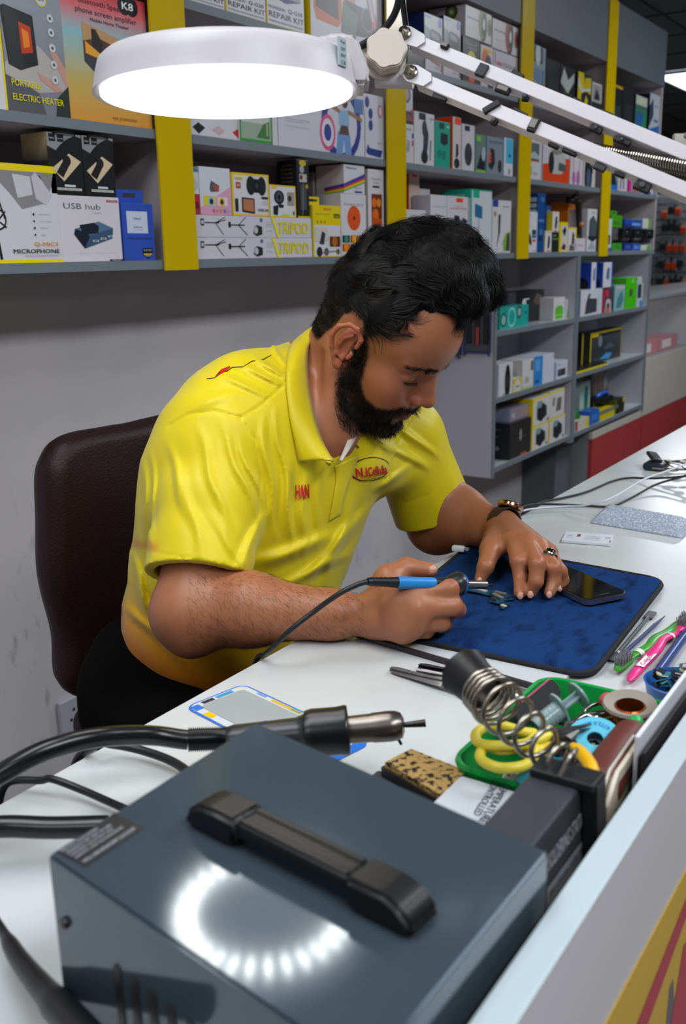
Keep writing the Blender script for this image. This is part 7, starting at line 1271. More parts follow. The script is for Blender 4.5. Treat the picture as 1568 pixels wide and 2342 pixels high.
# ---- left hand resting on fingertips
ZC2 = ZC+.0082
LM = [CZ(1176, 1240, .808), CZ(1205, 1244, .812), CZ(1232, 1252, .808), CZ(1252, 1266, .798)]
for m_, r_ in zip(LM, (.0135, .0140, .0135, .0122)): rcx(LWR, m_, .0205, r_, .014)
rcx(LM[0], LM[3], .0125, .0115, .01)
finger([LM[0], CZ(1184, 1284, .803), CZ(1190, 1322, .783), CZ(1188, 1356, ZC2)], [.0125, .0108, .0094, .0080], .008)
finger([LM[1], CZ(1228, 1290, .806), CZ(1225, 1330, .785), CZ(1213, 1354, ZC2)], [.0128, .0112, .0096, .0081], .008)
finger([LM[2], CZ(1266, 1300, .798), CZ(1266, 1330, .781), CZ(1256, 1354, ZC2)], [.0122, .0106, .0093, .0078], .007)
finger([LM[3], CZ(1280, 1306, .790), CZ(1286, 1326, .777), CZ(1279, 1342, ZC2-.001)], [.0110, .0094, .0083, .0070], .006)
rcx(LWR+[-.006, -.006, 0], CZ(1122, 1258, .797), .019, .0155, .012); rcx(CZ(1122, 1258, .797), CZ(1110, 1296, .786), .0150, .0115, .006); rcx(CZ(1110, 1296, .786), CZ(1098, 1324, ZC2), .0114, .0082, .004)
rcx(CZ(1130, 1252, .797), LM[0], .013, .010, .014)
NAILS = [(CZ(1188, 1362, ZC2+.003), .0062), (CZ(1211, 1360, ZC2+.003), .0062), (CZ(1254, 1360, ZC2+.003), .006), (CZ(1278, 1347, ZC2+.002), .005), (CZ(1095, 1328, ZC2+.003), .006), (q(991, 1301, 1.172), .0062)]
for c, r in NAILS[:5]: bd.el(c+[0, 0, .0035], (r*.72, r*.95, r*.42), k=.001)
# ---- neck and head
bd.rc(H(-.028, -.015, 0), nck+[.042, .020, .012], .054, .052, .03); bd.rc(H(.0, -.055, .0), C3(752, 1010, 1.362), .040, .038, .03)
bd.rc(H(-.018, -.03, .050), C3(748, 1005, 1.330), .011, .011, .02)
HE = lambda f, u, s, r, k=.02: bd.el(H(f, u, s), r, HM, k)
HE(-.001, .045, 0, (.092, .080, .072)); HE(.049, .050, 0, (.056, .060, .060)); HE(.048, -.028, 0, (.046, .062, .050), .02); HE(.044, -.070, 0, (.048, .030, .042), .02)
HE(.088, -.088, 0, (.0135, .015, .018), .012)
for s in (-1, 1):
    bd.rc(H(.008, -.048, s*.046), H(.078, -.090, s*.014), .016, .013, .02); HE(.056, -.016, s*.041, (.028, .018, .018), .03); HE(.066, -.040, s*.028, (.024, .022, .021), .025)
    bd.rc(H(.0905, .0290, s*.012), H(.074, .0290, s*.042), .0085, .008, .012)
    bd.sub_el(H(.1015, .010, s*.034), (.0140, .0105, .0130), HM, .012); bd.el(H(.0775, .0095, s*.032), (.0126, .0116, .0138), HM, .003)
    bd.rc(H(.0900, .0050, s*.024), H(.0815, .0050, s*.043), .0016, .0012, .0012)       # lowered upper lid edge
bd.rc(H(.0905, .028, 0), H(.1120, -.014, 0), .0072, .0086, .010); HE(.1130, -.0175, 0, (.0110, .0100, .0105), .006); HE(.090, -.008, 0, (.0165, .024, .0150), .012)
for s in (-1, 1): HE(.1035, -.0225, s*.0120, (.0095, .0072, .0060), .005); bd.sub_el(H(.107, -.0305, s*.0075), (.0048, .003, .003), HM, .002)
HE(.0925, -.041, 0, (.014, .011, .022), .01); HE(.0975, -.0487, 0, (.0112, .0056, .0215), .004); HE(.0955, -.0600, 0, (.0110, .0062, .0185), .004)
bd.sub_rc(H(.1085, -.0545, -.010), H(.1085, -.0545, .010), .0012, .0012, .003); 
for s in (-1, 1): bd.sub_rc(H(.1085, -.0545, s*.010), H(.0955, -.0555, s*.025), .0012, .0010, .003)
bd.sub_el(H(.1055, -.0715, 0), (.0075, .006, .016), HM, .008)
# ears
for s in (-1, 1):
    E0 = .007
    HE(-.006+E0, .004, s*.073, (.016, .026, .0055), .006)
    hel = [(.008, .012, .077), (.008, .026, .079), (-.001, .036, .082), (-.014, .035, .086), (-.024, .024, .089), (-.026, .008, .089), (-.020, -.006, .086), (-.012, -.018, .082), (-.006, -.025, .079)]
    for a, b in zip(hel, hel[1:]): bd.rc(H(a[0]+E0, a[1]+.001, s*a[2]), H(b[0]+E0, b[1]+.001, s*b[2]), .0034, .0034, .0022)
    anti = [(-.004, .024, .081), (-.012, .014, .082), (-.014, .002, .082), (-.009, -.010, .081), (-.001, -.014, .079)]
    for a, b in zip(anti, anti[1:]): bd.rc(H(a[0]+E0, a[1]+.001, s*a[2]), H(b[0]+E0, b[1]+.001, s*b[2]), .0028, .0028, .003)
    HE(-.003+E0, -.025, s*.077, (.0075, .0085, .005), .004); bd.rc(H(.0065+E0, .0, s*.078), H(.0055+E0, -.007, s*.078), .0036, .003, .003)
    bd.sub_el(H(-.003+E0, .0, s*.084), (.0075, .0105, .0075), HM, .003)
# ================================================================ mesh the body
def inpoly(x, y, poly):
    r = np.zeros(len(x), bool); n = len(poly)
    for i in range(n):
        (x0, y0), (x1, y1) = poly[i], poly[(i+1) % n]; c = ((y0 > y) != (y1 > y)) & (x < (x1-x0)*(y-y0)/(y1-y0+1e-12)+x0); r ^= c
    return r
def segd(x, y, pts, closed=False):
    D = np.full(len(x), 1e9); P_ = list(pts)+([pts[0]] if closed else [])
    for (x0, y0), (x1, y1) in zip(P_, P_[1:]):
        t = np.clip(((x-x0)*(x1-x0)+(y-y0)*(y1-y0))/((x1-x0)**2+(y1-y0)**2+1e-12), 0, 1); D = np.minimum(D, np.hypot(x-x0-t*(x1-x0), y-y0-t*(y1-y0)))
    return D
sm = lambda e0, e1, x: (lambda t: t*t*(3-2*t))(np.clip((x-e0)/(e1-e0), 0, 1))
BEARD = [(.005, .040), (.019, .040), (.028, .019), (.037, -.008), (.044, -.030), (.058, -.042), (.075, -.043), (.086, -.038), (.096, -.0315), (.115, -.034), (.12, -.05), (.13, -.08), (.115, -.108), (.095, -.112), (.07, -.106), (.04, -.088), (.018, -.066), (.004, -.042), (.005, -.005)]
HAIRL = [(.084, .106), (.060, .104), (.047, .101), (.039, .093), (.038, .080), (.036, .062), (.031, .044), (.025, .031), (.010, .031), (.0, .042), (-.014, .043), (-.026, .030), (-.034, .0), (-.046, -.035), (-.075, -.050), (-.14, -.05), (-.14, .2), (.11, .2), (.10, .108)]
def head_local(V): l = (V-HO) @ HM; return l[:, 0], l[:, 1], l[:, 2]
def beard_mask(V):
    f, u, s = head_local(V); ins = inpoly(f, u, BEARD); dd = segd(f, u, BEARD, True); m = np.where(ins, sm(0, .010, dd), 0)
    lips = ((np.abs(s) < .021) & (np.hypot((f-.100)/.02, (u+.0545)/.0105) < 1)); m = np.where(lips, 0, m); gap = np.hypot((np.abs(s)-.0)/.010, (u+.0745)/.005)
    m = m*np.where((f > .085) & (np.abs(s) < .016) & (u > -.074) & (u < -.064), .35, 1); return m*(np.abs(s) < .078)
def hair_mask(V):
    f, u, s = head_local(V); ins = inpoly(f, u, HAIRL); dd = segd(f, u, HAIRL, True)
    wall = np.where((u < .060) & (f > -.02), .011, .004); return np.where(ins, sm(0, 1, dd/wall), 0)*((u > -.055))
def body_cols(V):
    n = len(V); base = np.array(lin('#a06647')[:3]); c = np.tile(base, (n, 1)); f, u, s = head_local(V)
    px = 784+F_PX*V[:, 0]/-V[:, 2]; py = 1171-F_PX*V[:, 1]/-V[:, 2]
    def mix(c, w, col): return c*(1-w[:, None])+np.array(lin(col)[:3])*w[:, None]
    head = (np.linalg.norm(V-H(.02, .02, 0), axis=1) < .16)
    c = mix(c, .35*head*1., '#ac7050')
    c = mix(c, .5*np.exp(-((f-.062)**2+(u+.015)**2)/.0006)*head, '#a85c42'); c = mix(c, .5*np.exp(-((f-.112)**2+(u+.016)**2)/.0003)*head, '#ac5c42')
    ear = (np.abs(s) > .0735) & head & (f < .02) & (u > -.036); c = mix(c, .55*ear*1., '#b05c48')
    lip = (np.abs(s) < .021) & (f > .086) & (np.abs(u+.0545) < .0105) & head; c = mix(c, .75*lip*sm(.0105, .007, np.abs(u+.0545)), '#7c3c38')
    c = mix(c, .35*np.exp(-((np.abs(s)-.031)**2+(u-.004)**2)/.00012)*(f > .05)*head, '#6c3c2c')
    knn = np.zeros(n)
    for pt in MC+LM+[CZ(1184, 1284, .803), CZ(1228, 1290, .806), CZ(1266, 1300, .798), q(1030, 1345, 1.150), q(1036, 1386, 1.150)]: knn = np.maximum(knn, np.exp(-((V-pt)**2).sum(1)/.0002))
    c = mix(c, .3*knn, '#a04c38')
    bm_ = beard_mask(V)*head; c = mix(c, .9*bm_, '#15100e'); hm = hair_mask(V)*head; c = mix(c, .96*hm, '#0d0b0b')
    for pc_, r in NAILS: c = mix(c, (np.linalg.norm(V-pc_-[0, 0, .003], axis=1) < r*1.05)*.85, '#cc9c88')
    c = mix(c, .25*sm(.02, .0, segd(px, py, [(505, 1345), (640, 1400)])*0+.05), '#9c6243')
    return c
lo = body.p; lob, hib = np.array([-.36, -.40, -1.80]), np.array([.33, .40, -1.02])
BV, BF = polygonise(lambda P_, a: body(P_, a), lob, hib, .0021, body)
SKIN = mat('skin', rough=.40, attr='Col', sss=.12, bump=(900, .12, .0006, 'n'), spec=.45)
pbase = RW @ C3(470, 1540, 1.5)+CAM; pbase[2] = 0
man = thing('person', 'bearded man in a yellow polo shirt seated at the counter soldering a phone board', 'person', pbase)
body_o = vol_object('body', BV, BF, SKIN, man, body_cols(BV))
# ================================================================ polo shirt
shirt = Vol(); torso(shirt, .004, .05)
shirt.rc(nck+[.01, -.01, 0], RSH, .058, .062, .035); shirt.rc(nck, LSH, .055, .056, .035); shirt.rc(C3(790, 1050, 1.42), C3(885, 1060, 1.50), .06, .05, .03)
rd = nrm(RELB-RSH); rend = RSH+rd*.192; sd_ = nrm(LELB-LSH); lend = LSH+sd_*.135
shirt.rc(RSH, RSH+rd*.09, .0635, .0665, .022); shirt.rc(RSH+rd*.09, rend+rd*.05, .0665, .0685, .012); shirt.rc(LSH, lend+sd_*.05, .060, .066, .022)
FOLDS = [([(455, 985), (520, 1215)], .0026, 13), ([(505, 975), (590, 1190)], .0030, 12), ([(405, 1050), (470, 1290)], .0022, 15), ([(545, 1010), (600, 1150)], .0030, 9), ([(600, 960), (632, 1220)], .0034, 12), ([(628, 940), (665, 1180)], .0026, 9), ([(655, 1040), (668, 1270)], .0030, 12), ([(700, 1080), (690, 1270)], .0026, 13), ([(735, 1080), (720, 1250)], .0018, 10),
         ([(570, 1290), (770, 1225)], .0042, 20), ([(610, 1170), (530, 1350)], .0036, 15), ([(690, 1350), (845, 1150)], .0036, 17), ([(640, 1340), (800, 1270)], .0030, 15), ([(585, 815), (655, 862)], .0024, 8), ([(555, 835), (650, 880)], .0026, 8), ([(505, 860), (610, 905)], .0022, 10), ([(620, 775), (656, 835)], .0020, 6), ([(325, 1060), (345, 1260)], .0022, 10), ([(345, 1040), (352, 1230)], .0018, 8),
         ([(300, 1270), (352, 1450)], .0030, 11), ([(290, 1390), (430, 1520)], .0036, 13), ([(320, 1350), (400, 1470)], .0024, 10), ([(870, 1000), (975, 1075)], .0032, 11), ([(890, 950), (1000, 1050)], .0030, 10), ([(850, 1120), (940, 1060)], .0026, 10), ([(850, 985), (905, 1040)], .0020, 11), ([(800, 1150), (745, 1345)], .0030, 15), ([(385, 1010), (425, 1180)], .0018, 11), ([(480, 1180), (560, 1300)], .0022, 13), ([(430, 930), (560, 900)], .0014, 14)]
GROOVES = [([(552, 955), (600, 925), (657, 872)], .0020, 3.2), ([(385, 975), (430, 948), (490, 940), (548, 955), (585, 1010), (596, 1100), (590, 1180)], .0022, 3.5), ([(350, 1263), (450, 1280), (552, 1312)], .0012, 2.4), ([(925, 1150), (985, 1130), (1022, 1068)], .0011, 2.4), ([(955, 925), (915, 1000), (885, 1100)], .0018, 3.2)]
def shirt_fn(P_, a):
    d = shirt(P_, a); z = np.minimum(P_[:, 2], -.5); px = 784+F_PX*P_[:, 0]/-z; py = 1171-F_PX*P_[:, 1]/-z
    near = np.abs(d) < .03; disp = np.zeros(len(d))
    if near.any():
        x, y = px[near], py[near]; e = np.zeros(len(x))
        xw, yw = x+5*np.sin(y/31+x/47), y+4*np.sin(x/37)
        for (a_, b_), am, w_ in FOLDS:
            L2 = (b_[0]-a_[0])**2+(b_[1]-a_[1])**2; tt = ((xw-a_[0])*(b_[0]-a_[0])+(yw-a_[1])*(b_[1]-a_[1]))/L2; dd = ((yw-a_[1])*(b_[0]-a_[0])-(xw-a_[0])*(b_[1]-a_[1]))/L2**.5/w_
            e += 2.0*am*np.sin(np.pi*np.clip(tt*.8+.1, 0, 1))**1.5*(1-.9*dd*dd)*np.exp(-dd*dd)
        for pts, am, w_ in GROOVES: e -= am*np.exp(-(segd(x, y, pts)/w_)**2)
        q_ = P_[near]; e += .0012*np.sin(q_[:, 0]*61+q_[:, 1]*34+3*np.sin(q_[:, 2]*23))*np.sin(q_[:, 1]*41-q_[:, 2]*38)
        disp[near] = e
    d = d-disp
    # openings: neck, cuffs, hem
    w = Vol.one(('r', H(-.03, -.02, 0), C3(716, 950, 1.352), .060, .064, 0), P_); v = Vol.one(('r', C3(745, 975, 1.35), C3(768, 1062, 1.262), .042, .004, 0), P_)
    d = np.maximum(d, -np.minimum(w, v))
    d = np.maximum(d, np.where(Vol.one(('r', RSH, RELB+rd*.15, .085, .105, 0), P_) < 0, (P_-rend) @ nrm(rd+[.05, .0, 0]), -1))
    d = np.maximum(d, np.where(Vol.one(('r', LSH, LELB+sd_*.1, .078, .085, 0), P_) < 0, (P_-lend) @ nrm(sd_+[.0, .0, 0]), -1))
    arm1 = Vol.one(('r', RSH, RELB, .0575, .0485, 0), P_)-.003; near_c = (P_-rend) @ rd > -.03; d = np.where(near_c, np.maximum(d, -arm1), d)
    arm2 = Vol.one(('r', LSH, LELB, .056, .051, 0), P_)-.002; near_c = (P_-lend) @ sd_ > -.03; d = np.where(near_c, np.maximum(d, -arm2), d)
    hem = -((P_-C3(430, 1512, 1.44)) @ nrm(TU+[-.18, 0, 0])); return np.maximum(d, hem-.006)
SV, SF = polygonise(shirt_fn, lob, hib, .0026, shirt)
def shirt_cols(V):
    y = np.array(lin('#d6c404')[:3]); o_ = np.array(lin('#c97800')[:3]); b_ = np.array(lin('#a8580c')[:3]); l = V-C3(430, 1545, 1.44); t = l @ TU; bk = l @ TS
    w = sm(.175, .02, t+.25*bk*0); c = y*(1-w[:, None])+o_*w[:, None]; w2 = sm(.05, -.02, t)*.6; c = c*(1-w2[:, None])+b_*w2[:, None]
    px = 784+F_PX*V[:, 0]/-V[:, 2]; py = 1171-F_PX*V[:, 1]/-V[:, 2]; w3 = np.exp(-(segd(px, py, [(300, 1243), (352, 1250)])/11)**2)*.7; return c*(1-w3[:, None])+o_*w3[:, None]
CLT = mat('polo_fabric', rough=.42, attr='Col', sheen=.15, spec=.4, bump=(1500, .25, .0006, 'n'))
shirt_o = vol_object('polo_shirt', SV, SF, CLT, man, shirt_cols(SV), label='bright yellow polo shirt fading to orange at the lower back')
# rays from the viewpoint find the cloth so that trims and lettering lie on it
bvh = BVHTree.FromPolygons([Vector(v) for v in SV.tolist()], SF.tolist()); bvb = BVHTree.FromPolygons([Vector(v) for v in BV.tolist()], BF.tolist())
def on_cloth(px, py, off=.0006, both=False):
    dr = Vector(C3(px, py, 1)).normalized(); h1 = bvh.ray_cast(Vector((0, 0, 0)), dr); best = h1[0]
    if both:
        h2 = bvb.ray_cast(Vector((0, 0, 0)), dr)
        if h2[0] is not None and (best is None or h2[0].length < best.length): best = h2[0]
    return None if best is None else np.array(best)-np.array(dr)*off
def cloth_mesh(pts, faces, off, m, name, par, thick=0, depth_default=1.3, both=False, **kw):
    V = []
    for p in pts:
        o_ = p[2] if len(p) > 2 else off; v = on_cloth(p[0], p[1], o_, both)
        V.append(v if v is not None else C3(p[0], p[1], depth_default))
    V = np.array(V); mb = MB(); mb.add(V @ RW.T+CAM, faces); o_ = obj(name, mb, m, par, smooth=180, **kw)
    if thick: md = o_.modifiers.new('thickness', 'SOLIDIFY'); md.thickness = thick; md.offset = 0
    return o_
def strip(A, B, n, m, offA=.003, offB=.003):
    A = spline([np.array(a+(0,) if len(a) == 2 else a, float) for a in A], 8); B = spline([np.array(b+(0,) if len(b) == 2 else b, float) for b in B], 8)
    ia = np.linspace(0, len(A)-1, n); A = np.stack([np.interp(ia, range(len(A)), A[:, j]) for j in range(3)], 1); ib = np.linspace(0, len(B)-1, n); B = np.stack([np.interp(ib, range(len(B)), B[:, j]) for j in range(3)], 1)
    pts = []; F_ = []
    for i in range(n):
        for j in range(m): t = j/(m-1); p = A[i]*(1-t)+B[i]*t; pts.append((p[0], p[1], offA*(1-t)+offB*t))
    for i in range(n-1):
        for j in range(m-1): a = i*m+j; F_.append((a, a+1, a+m+1, a+m))
    return pts, F_
YC = mat('collar_fabric', '#d6c404', .42, sheen=.15, spec=.4, bump=(1500, .25, .0006, 'n'))
# collar: a folded band standing round the neck, near side conformed over the shoulder
def collar():
    inner = [C3(765, 742, 1.44), C3(728, 752, 1.385), C3(706, 790, 1.345), C3(703, 850, 1.318), C3(713, 925, 1.298), C3(733, 1000, 1.280), C3(762, 1056, 1.262)]
    I = spline(inner, 10); out2 = spline([np.array((p[0], p[1], 0.)) for p in [(735, 748), (700, 762), (662, 795), (654, 870), (662, 950), (674, 1010), (684, 1054)]], 10)
    V = []; m = 7
    for a, o_ in zip(I, out2):
        b = on_cloth(o_[0], o_[1], .0045); b = b if b is not None else C3(o_[0], o_[1], 1.40)
        for j in range(m): t = j/(m-1); V.append(a*(1-t)+b*t+np.array([0, .004, .007])*math.sin(math.pi*t))
    F_ = [(i*m+j, i*m+j+1, (i+1)*m+j+1, (i+1)*m+j) for i in range(len(I)-1) for j in range(m-1)]
    n = len(V); front = V[-m:]; tip = C3(752, 1052, 1.258)
    base = V[-1]; V.append(tip+[0, 0, .002]); 
    mb = MB(); mb.add(np.array(V) @ RW.T+CAM, F_+[tuple(range(n-m, n))+(n,)]); o_ = obj('collar', mb, YC, shirt_o, smooth=180); md = o_.modifiers.new('thickness', 'SOLIDIFY'); md.thickness = .0022; md.offset = 0; return o_
collar()
# far side of the collar: pale inner band with pink rings
mb = MB(); A = spline([C3(812, 940, 1.39), C3(804, 975, 1.36), C3(792, 1012, 1.325), C3(776, 1050, 1.285)], 6); Bq = spline([C3(836, 945, 1.40), C3(824, 980, 1.365), C3(806, 1016, 1.325), C3(781, 1054, 1.28)], 6); n = len(A)
mb.add(np.concatenate([A, Bq]) @ RW.T+CAM, [(i, i+1, n+i+1, n+i) for i in range(n-1)]); o_ = obj('inner_collar', mb, mat('inner_collar', '#c9bfbb', .6), shirt_o, smooth=180, label='pale inner collar with pink rings'); md = o_.modifiers.new('thickness', 'SOLIDIFY'); md.thickness = .0018
mb = MB(); an = np.linspace(0, 2*math.pi, 17)[:-1]
for px, py, d_ in ((818, 966, 1.368), (812, 988, 1.350), (824, 950, 1.38)):
    c_ = C3(px, py, d_-.004); mb.tube((c_+np.stack([np.cos(an)*.0035, np.sin(an)*.0045, 0*an], 1)) @ RW.T+CAM, .0005, 5, closed=True)
obj('pink_rings', mb, mat('pink_ring', '#b8407c', .5), shirt_o, smooth=60)
p_, f_ = strip([(766, 1066), (768, 1100), (760, 1150), (753, 1192)], [(820, 1040), (806, 1085), (790, 1130), (779, 1176)], 24, 5, .0020, .0016); cloth_mesh(p_, f_, .002, YC, 'placket', shirt_o, .0018)
b_ = on_cloth(753, 1052, .006, True); mb = MB(); Mx = zto(b_ @ RW.T+CAM, RW @ nrm([.1, .2, 1])); mb.lathe([(0, 0), (.0048, 0), (.0054, .001), (.0048, .002), (.0036, .0014), (0, .0014)], 20, M=Mx); obj('button', mb, mat('button_yellow', '#d8c848', .25), shirt_o, smooth=40)
p_, f_ = strip([(812, 1018), (818, 1026)], [(816, 1016), (822, 1023)], 6, 3, .0026, .0026); cloth_mesh(p_, f_, .0026, mat('buttonhole_dark', '#6c5c10', .6), 'buttonhole', shirt_o)
# lettering printed on the shirt
def cloth_text(s, x, y, h, width, ang, m, name, bold=.0, shear=0., curve=0.):
    V, Fc, w = text_mesh(s, bold, shear); ca, sa = math.cos(ang), math.sin(ang); pts = []
    for v in V: u_ = v[0]/w*width; h_ = v[1]*h+curve*(u_/width-.5)**2; pts.append((x+u_*ca+h_*sa, y+u_*sa-h_*ca))
    return cloth_mesh(pts, Fc, .0036, m, name, shirt_o)
RP = mat('print_red', '#c4181c', .5); BP = mat('print_black', '#242018', .5)
cloth_text('HAN', 676, 1142, 31, 33, math.radians(-4), RP, 'name_print', .07, .12)
cloth_text('N.i.', 815, 1094, 22, 32, math.radians(-8), RP, 'logo_print', .06); cloth_text('Cellula', 843, 1090, 20, 44, math.radians(-10), RP, 'logo_print', .06)
cloth_text('Your one stop cellular repair centre', 820, 1102, 5, 66, math.radians(-9), BP, 'logo_print', .01)
el_o = [(846+45*math.cos(t)*math.cos(-.16)-27*math.sin(t)*math.sin(-.16)*-1*0-27*math.sin(t)*.16, 1073-26*math.sin(t)-45*math.cos(t)*.16) for t in np.linspace(.15, 2*math.pi-.5, 50)]
def ribbon2(pts, w0, w1, m, name, off=.0016):
    P_ = np.array(pts); T = np.gradient(P_, axis=0); T /= np.linalg.norm(T, axis=1)[:, None]; N_ = np.stack([-T[:, 1], T[:, 0]], 1); W_ = np.interp(np.linspace(0, 1, len(P_)), [0, .5, 1], [w0, w1, w0])[:, None]
    A = P_-N_*W_/2; B = P_+N_*W_/2; n = len(P_); cloth_mesh([tuple(v) for v in A]+[tuple(v) for v in B], [(i, i+1, n+i+1, n+i) for i in range(n-1)], off, m, name, shirt_o)
ribbon2(el_o, 1.2, 1.8, BP, 'logo_outline'); ribbon2(el_o[12:38], .5, 7, RP, 'logo_swoosh', .0011)
p_, f_ = strip([(478, 862), (500, 850), (528, 838)], [(484, 868), (504, 858), (532, 846)], 12, 3, .0008, .0008); 
ribbon2([(472, 866), (490, 864), (500, 852), (520, 848), (530, 840), (556, 838), (575, 826), (600, 822), (620, 812)], 1.2, 1.6, BP, 'back_print'); ribbon2([(494, 860), (508, 848), (526, 838)], 3, 9, RP, 'back_print')
# ================================================================ HAIR AND BEARD
def vnormals(V, Q):
    n = np.cross(V[Q[:, 2]]-V[Q[:, 0]], V[Q[:, 3]]-V[Q[:, 1]]); N = np.zeros_like(V)
    for j in range(4): np.add.at(N, Q[:, j], n)
    return N/(np.linalg.norm(N, axis=1)[:, None]+1e-12)
BN = vnormals(BV, BF)
tst = body(BV[:1]+BN[:1]*.003)-body(BV[:1]-BN[:1]*.003)
if tst[0] < 0: BN = -BN
hair = Vol(); hair.el(H(.002, .047, 0), (.096, .084, .076), HM, .02)
tuft = [(840, 622, 1.345, .028), (880, 592, 1.31, .032), (940, 586, 1.28, .034), (998, 594, 1.26, .031), (1040, 642, 1.25, .0275), (1070, 686, 1.25, .020)]
for a, b in zip(tuft, tuft[1:]): hair.rc(C3(*a[:3]), C3(*b[:3]), a[3], b[3], .025)
for a, b in zip(tuft[1:], tuft[2:]): hair.rc(C3(*a[:3])-Hs*.045, C3(*b[:3])-Hs*.045, a[3], b[3], .025)
def hair_fn(P_, a):
    d = hair(P_, a); f, u, s = head_local(P_)
    ph = s*210+2.2*np.sin(f*52+s*30)+1.5*np.sin(u*45); d = d-.0012*np.abs(np.sin(ph))-.0012*np.abs(np.sin(s*95+f*38+2*np.sin(f*70)))-.002*np.sin(f*75+s*50)*np.sin(s*60-f*20)
    cut = np.interp(f, [-.12, -.06, -.02, .018, .036, .05, .09], [.0, .02, .048, .050, .080, .100, .106]); return np.maximum(d, (cut-u)*.8)
HV, HF_ = polygonise(hair_fn, lob+[.2, .4, 0], np.array([.33, .45, -1.02]), .0022, hair)
HAIRM = mat('black_hair', '#0b0a0b', .40, spec=.36); HAIRB = mat('black_hair_base', '#080708', .62, spec=.2)
hair_o = vol_object('hair', HV, HF_, HAIRB, man, label='thick wavy black hair swept forward, short at the sides')
HN = vnormals(HV, HF_); t_ = hair_fn(HV[:1]+HN[:1]*.002, None)-hair_fn(HV[:1]-HN[:1]*.002, None); HN = HN if t_[0] > 0 else -HN
def strands(name, paths, r0, r1, m, parent, n=3, **kw):
    """paths: (count, points, 3) in the figure's frame"""
    S, K, _ = paths.shape; T = np.gradient(paths, axis=1); T /= np.linalg.norm(T, axis=2)[..., None]+1e-9; up = np.array([.3, .2, 1.]); A = np.cross(T, up); A /= np.linalg.norm(A, axis=2)[..., None]+1e-9; Bv = np.cross(T, A)
    R_ = np.linspace(r0, r1, K)[None, :, None]; V = np.stack([paths+R_*(math.cos(2*math.pi*j/n)*A+math.sin(2*math.pi*j/n)*Bv) for j in range(n)], 2).reshape(-1, 3)
    base = (np.arange(S)*K*n)[:, None, None, None]; i = np.arange(K-1)[None, :, None, None]*n; j = np.arange(n)[None, None, :, None]; j2 = (j+1) % n
    Q = np.concatenate([base+i+j, base+i+j2, base+i+n+j2, base+i+n+j], 3).reshape(-1, 4); return vol_object(name, V, Q, m, parent, kind='stuff', **kw)
def smooth_noise(p, f, seed):
    r_ = np.random.default_rng(seed); w = r_.normal(size=(3, 3))*f; ph = r_.uniform(0, 6, 3); return np.stack([np.sin(p @ w[i]+ph[i]) for i in range(3)], -1)
# long strands on top
ix = rng.choice(len(HV), 15000); P0 = HV[ix]; fl, ul, sl_ = head_local(P0); okk = (ul > .05+.0*fl); P0 = P0[okk]; K = 12; n_ = len(P0); ln = rng.uniform(.022, .05, n_); pa = [P0-HN[ix][okk]*.001]; p = P0.copy()
lift = rng.uniform(0, 1, n_)**2.2*.009
for k in range(1, K):
    g = np.stack([hair(p+e)-hair(p-e) for e in (np.eye(3)*.002)], 1); g /= np.linalg.norm(g, axis=1)[:, None]+1e-9; f_, u_, s_ = head_local(p)
    d = Hf*1.0+Hu*.12+smooth_noise(p, 55, 3)*.75+smooth_noise(p, 120, 5)*.3; d = d+(-Hu)*sm(.07, .11, f_)[:, None]*1.0; d = d-g*(d*g).sum(1)[:, None]; d /= np.linalg.norm(d, axis=1)[:, None]+1e-9
    p = p+d*(ln/K)[:, None]; p = p-g*(hair(p)-.0012-lift*k/K)[:, None]*.7; pa.append(p.copy())
strands('hair_locks', np.stack(pa, 1),   .00030, .00014, HAIRM, hair_o)
# loose curls at the front and crown
P0 = HV[rng.choice(len(HV), 30000)]; px_ = 784+F_PX*P0[:, 0]/-P0[:, 2]; py_ = 1171-F_PX*P0[:, 1]/-P0[:, 2]; g = np.stack([hair(P0+e)-hair(P0-e) for e in (np.eye(3)*.002)], 1); g /= np.linalg.norm(g, axis=1)[:, None]
okk = (np.abs(g[:, 2]) < .55) & (py_ < 720) & (px_ > 820); P0, g = P0[okk][:330], g[okk][:330]; n_ = len(P0); K = 14; pa = []; ax = np.cross(g, Hf+rng.normal(size=(n_, 3))*.5); ax /= np.linalg.norm(ax, axis=1)[:, None]; rad = rng.uniform(.004, .012, n_); turn = rng.uniform(1.2, 3.6, n_)
e1 = g; e2 = np.cross(ax, g); sgn = np.where(rng.uniform(size=n_) > .3, 1, -1)
for k in range(K): th = (turn*k/(K-1)); pa.append(P0-g*.002+e2*(rad*np.sin(th)*sgn)[:, None]+e1*(rad*(1-np.cos(th))*.8)[:, None]+Hf*.0008*k)
strands('stray_curls', np.stack(pa, 1), .00018, .00009, HAIRM, hair_o)
def short(name, mask, count, dirf, l0, l1, lift, r0, parent, seed, m=HAIRM, **kw):
    r_ = np.random.default_rng(seed); w = mask(BV)*(np.linalg.norm(BV-H(.02, .02, 0), axis=1) < .17); w = w*(BN[:, 2] > -.35); w = w/w.sum(); ix = r_.choice(len(BV), count, p=w); P0 = BV[ix]+r_.normal(size=(count, 3))*.0008; N0 = BN[ix]; D0 = dirf(P0); D0 = D0-N0*(D0*N0).sum(1)[:, None]; D0 /= np.linalg.norm(D0, axis=1)[:, None]+1e-9
    L_ = r_.uniform(l0, l1, count)*(.35+.65*np.minimum(1, mask(P0)*1.2)); cur = smooth_noise(P0, 160, seed)*.5+r_.normal(size=(count, 3))*.22; K = 5; pa = []; 
    for k in range(K): t = k/(K-1); pa.append(P0-N0*.0006+(D0*(1-.2*t)+N0*lift*(1-.35*t)+cur*t)*(L_*t)[:, None])
    return strands(name, np.stack(pa, 1), r0, r0*.45, m, parent, **kw)
side = lambda V: hair_mask(V)*(head_local(V)[1] < .075)
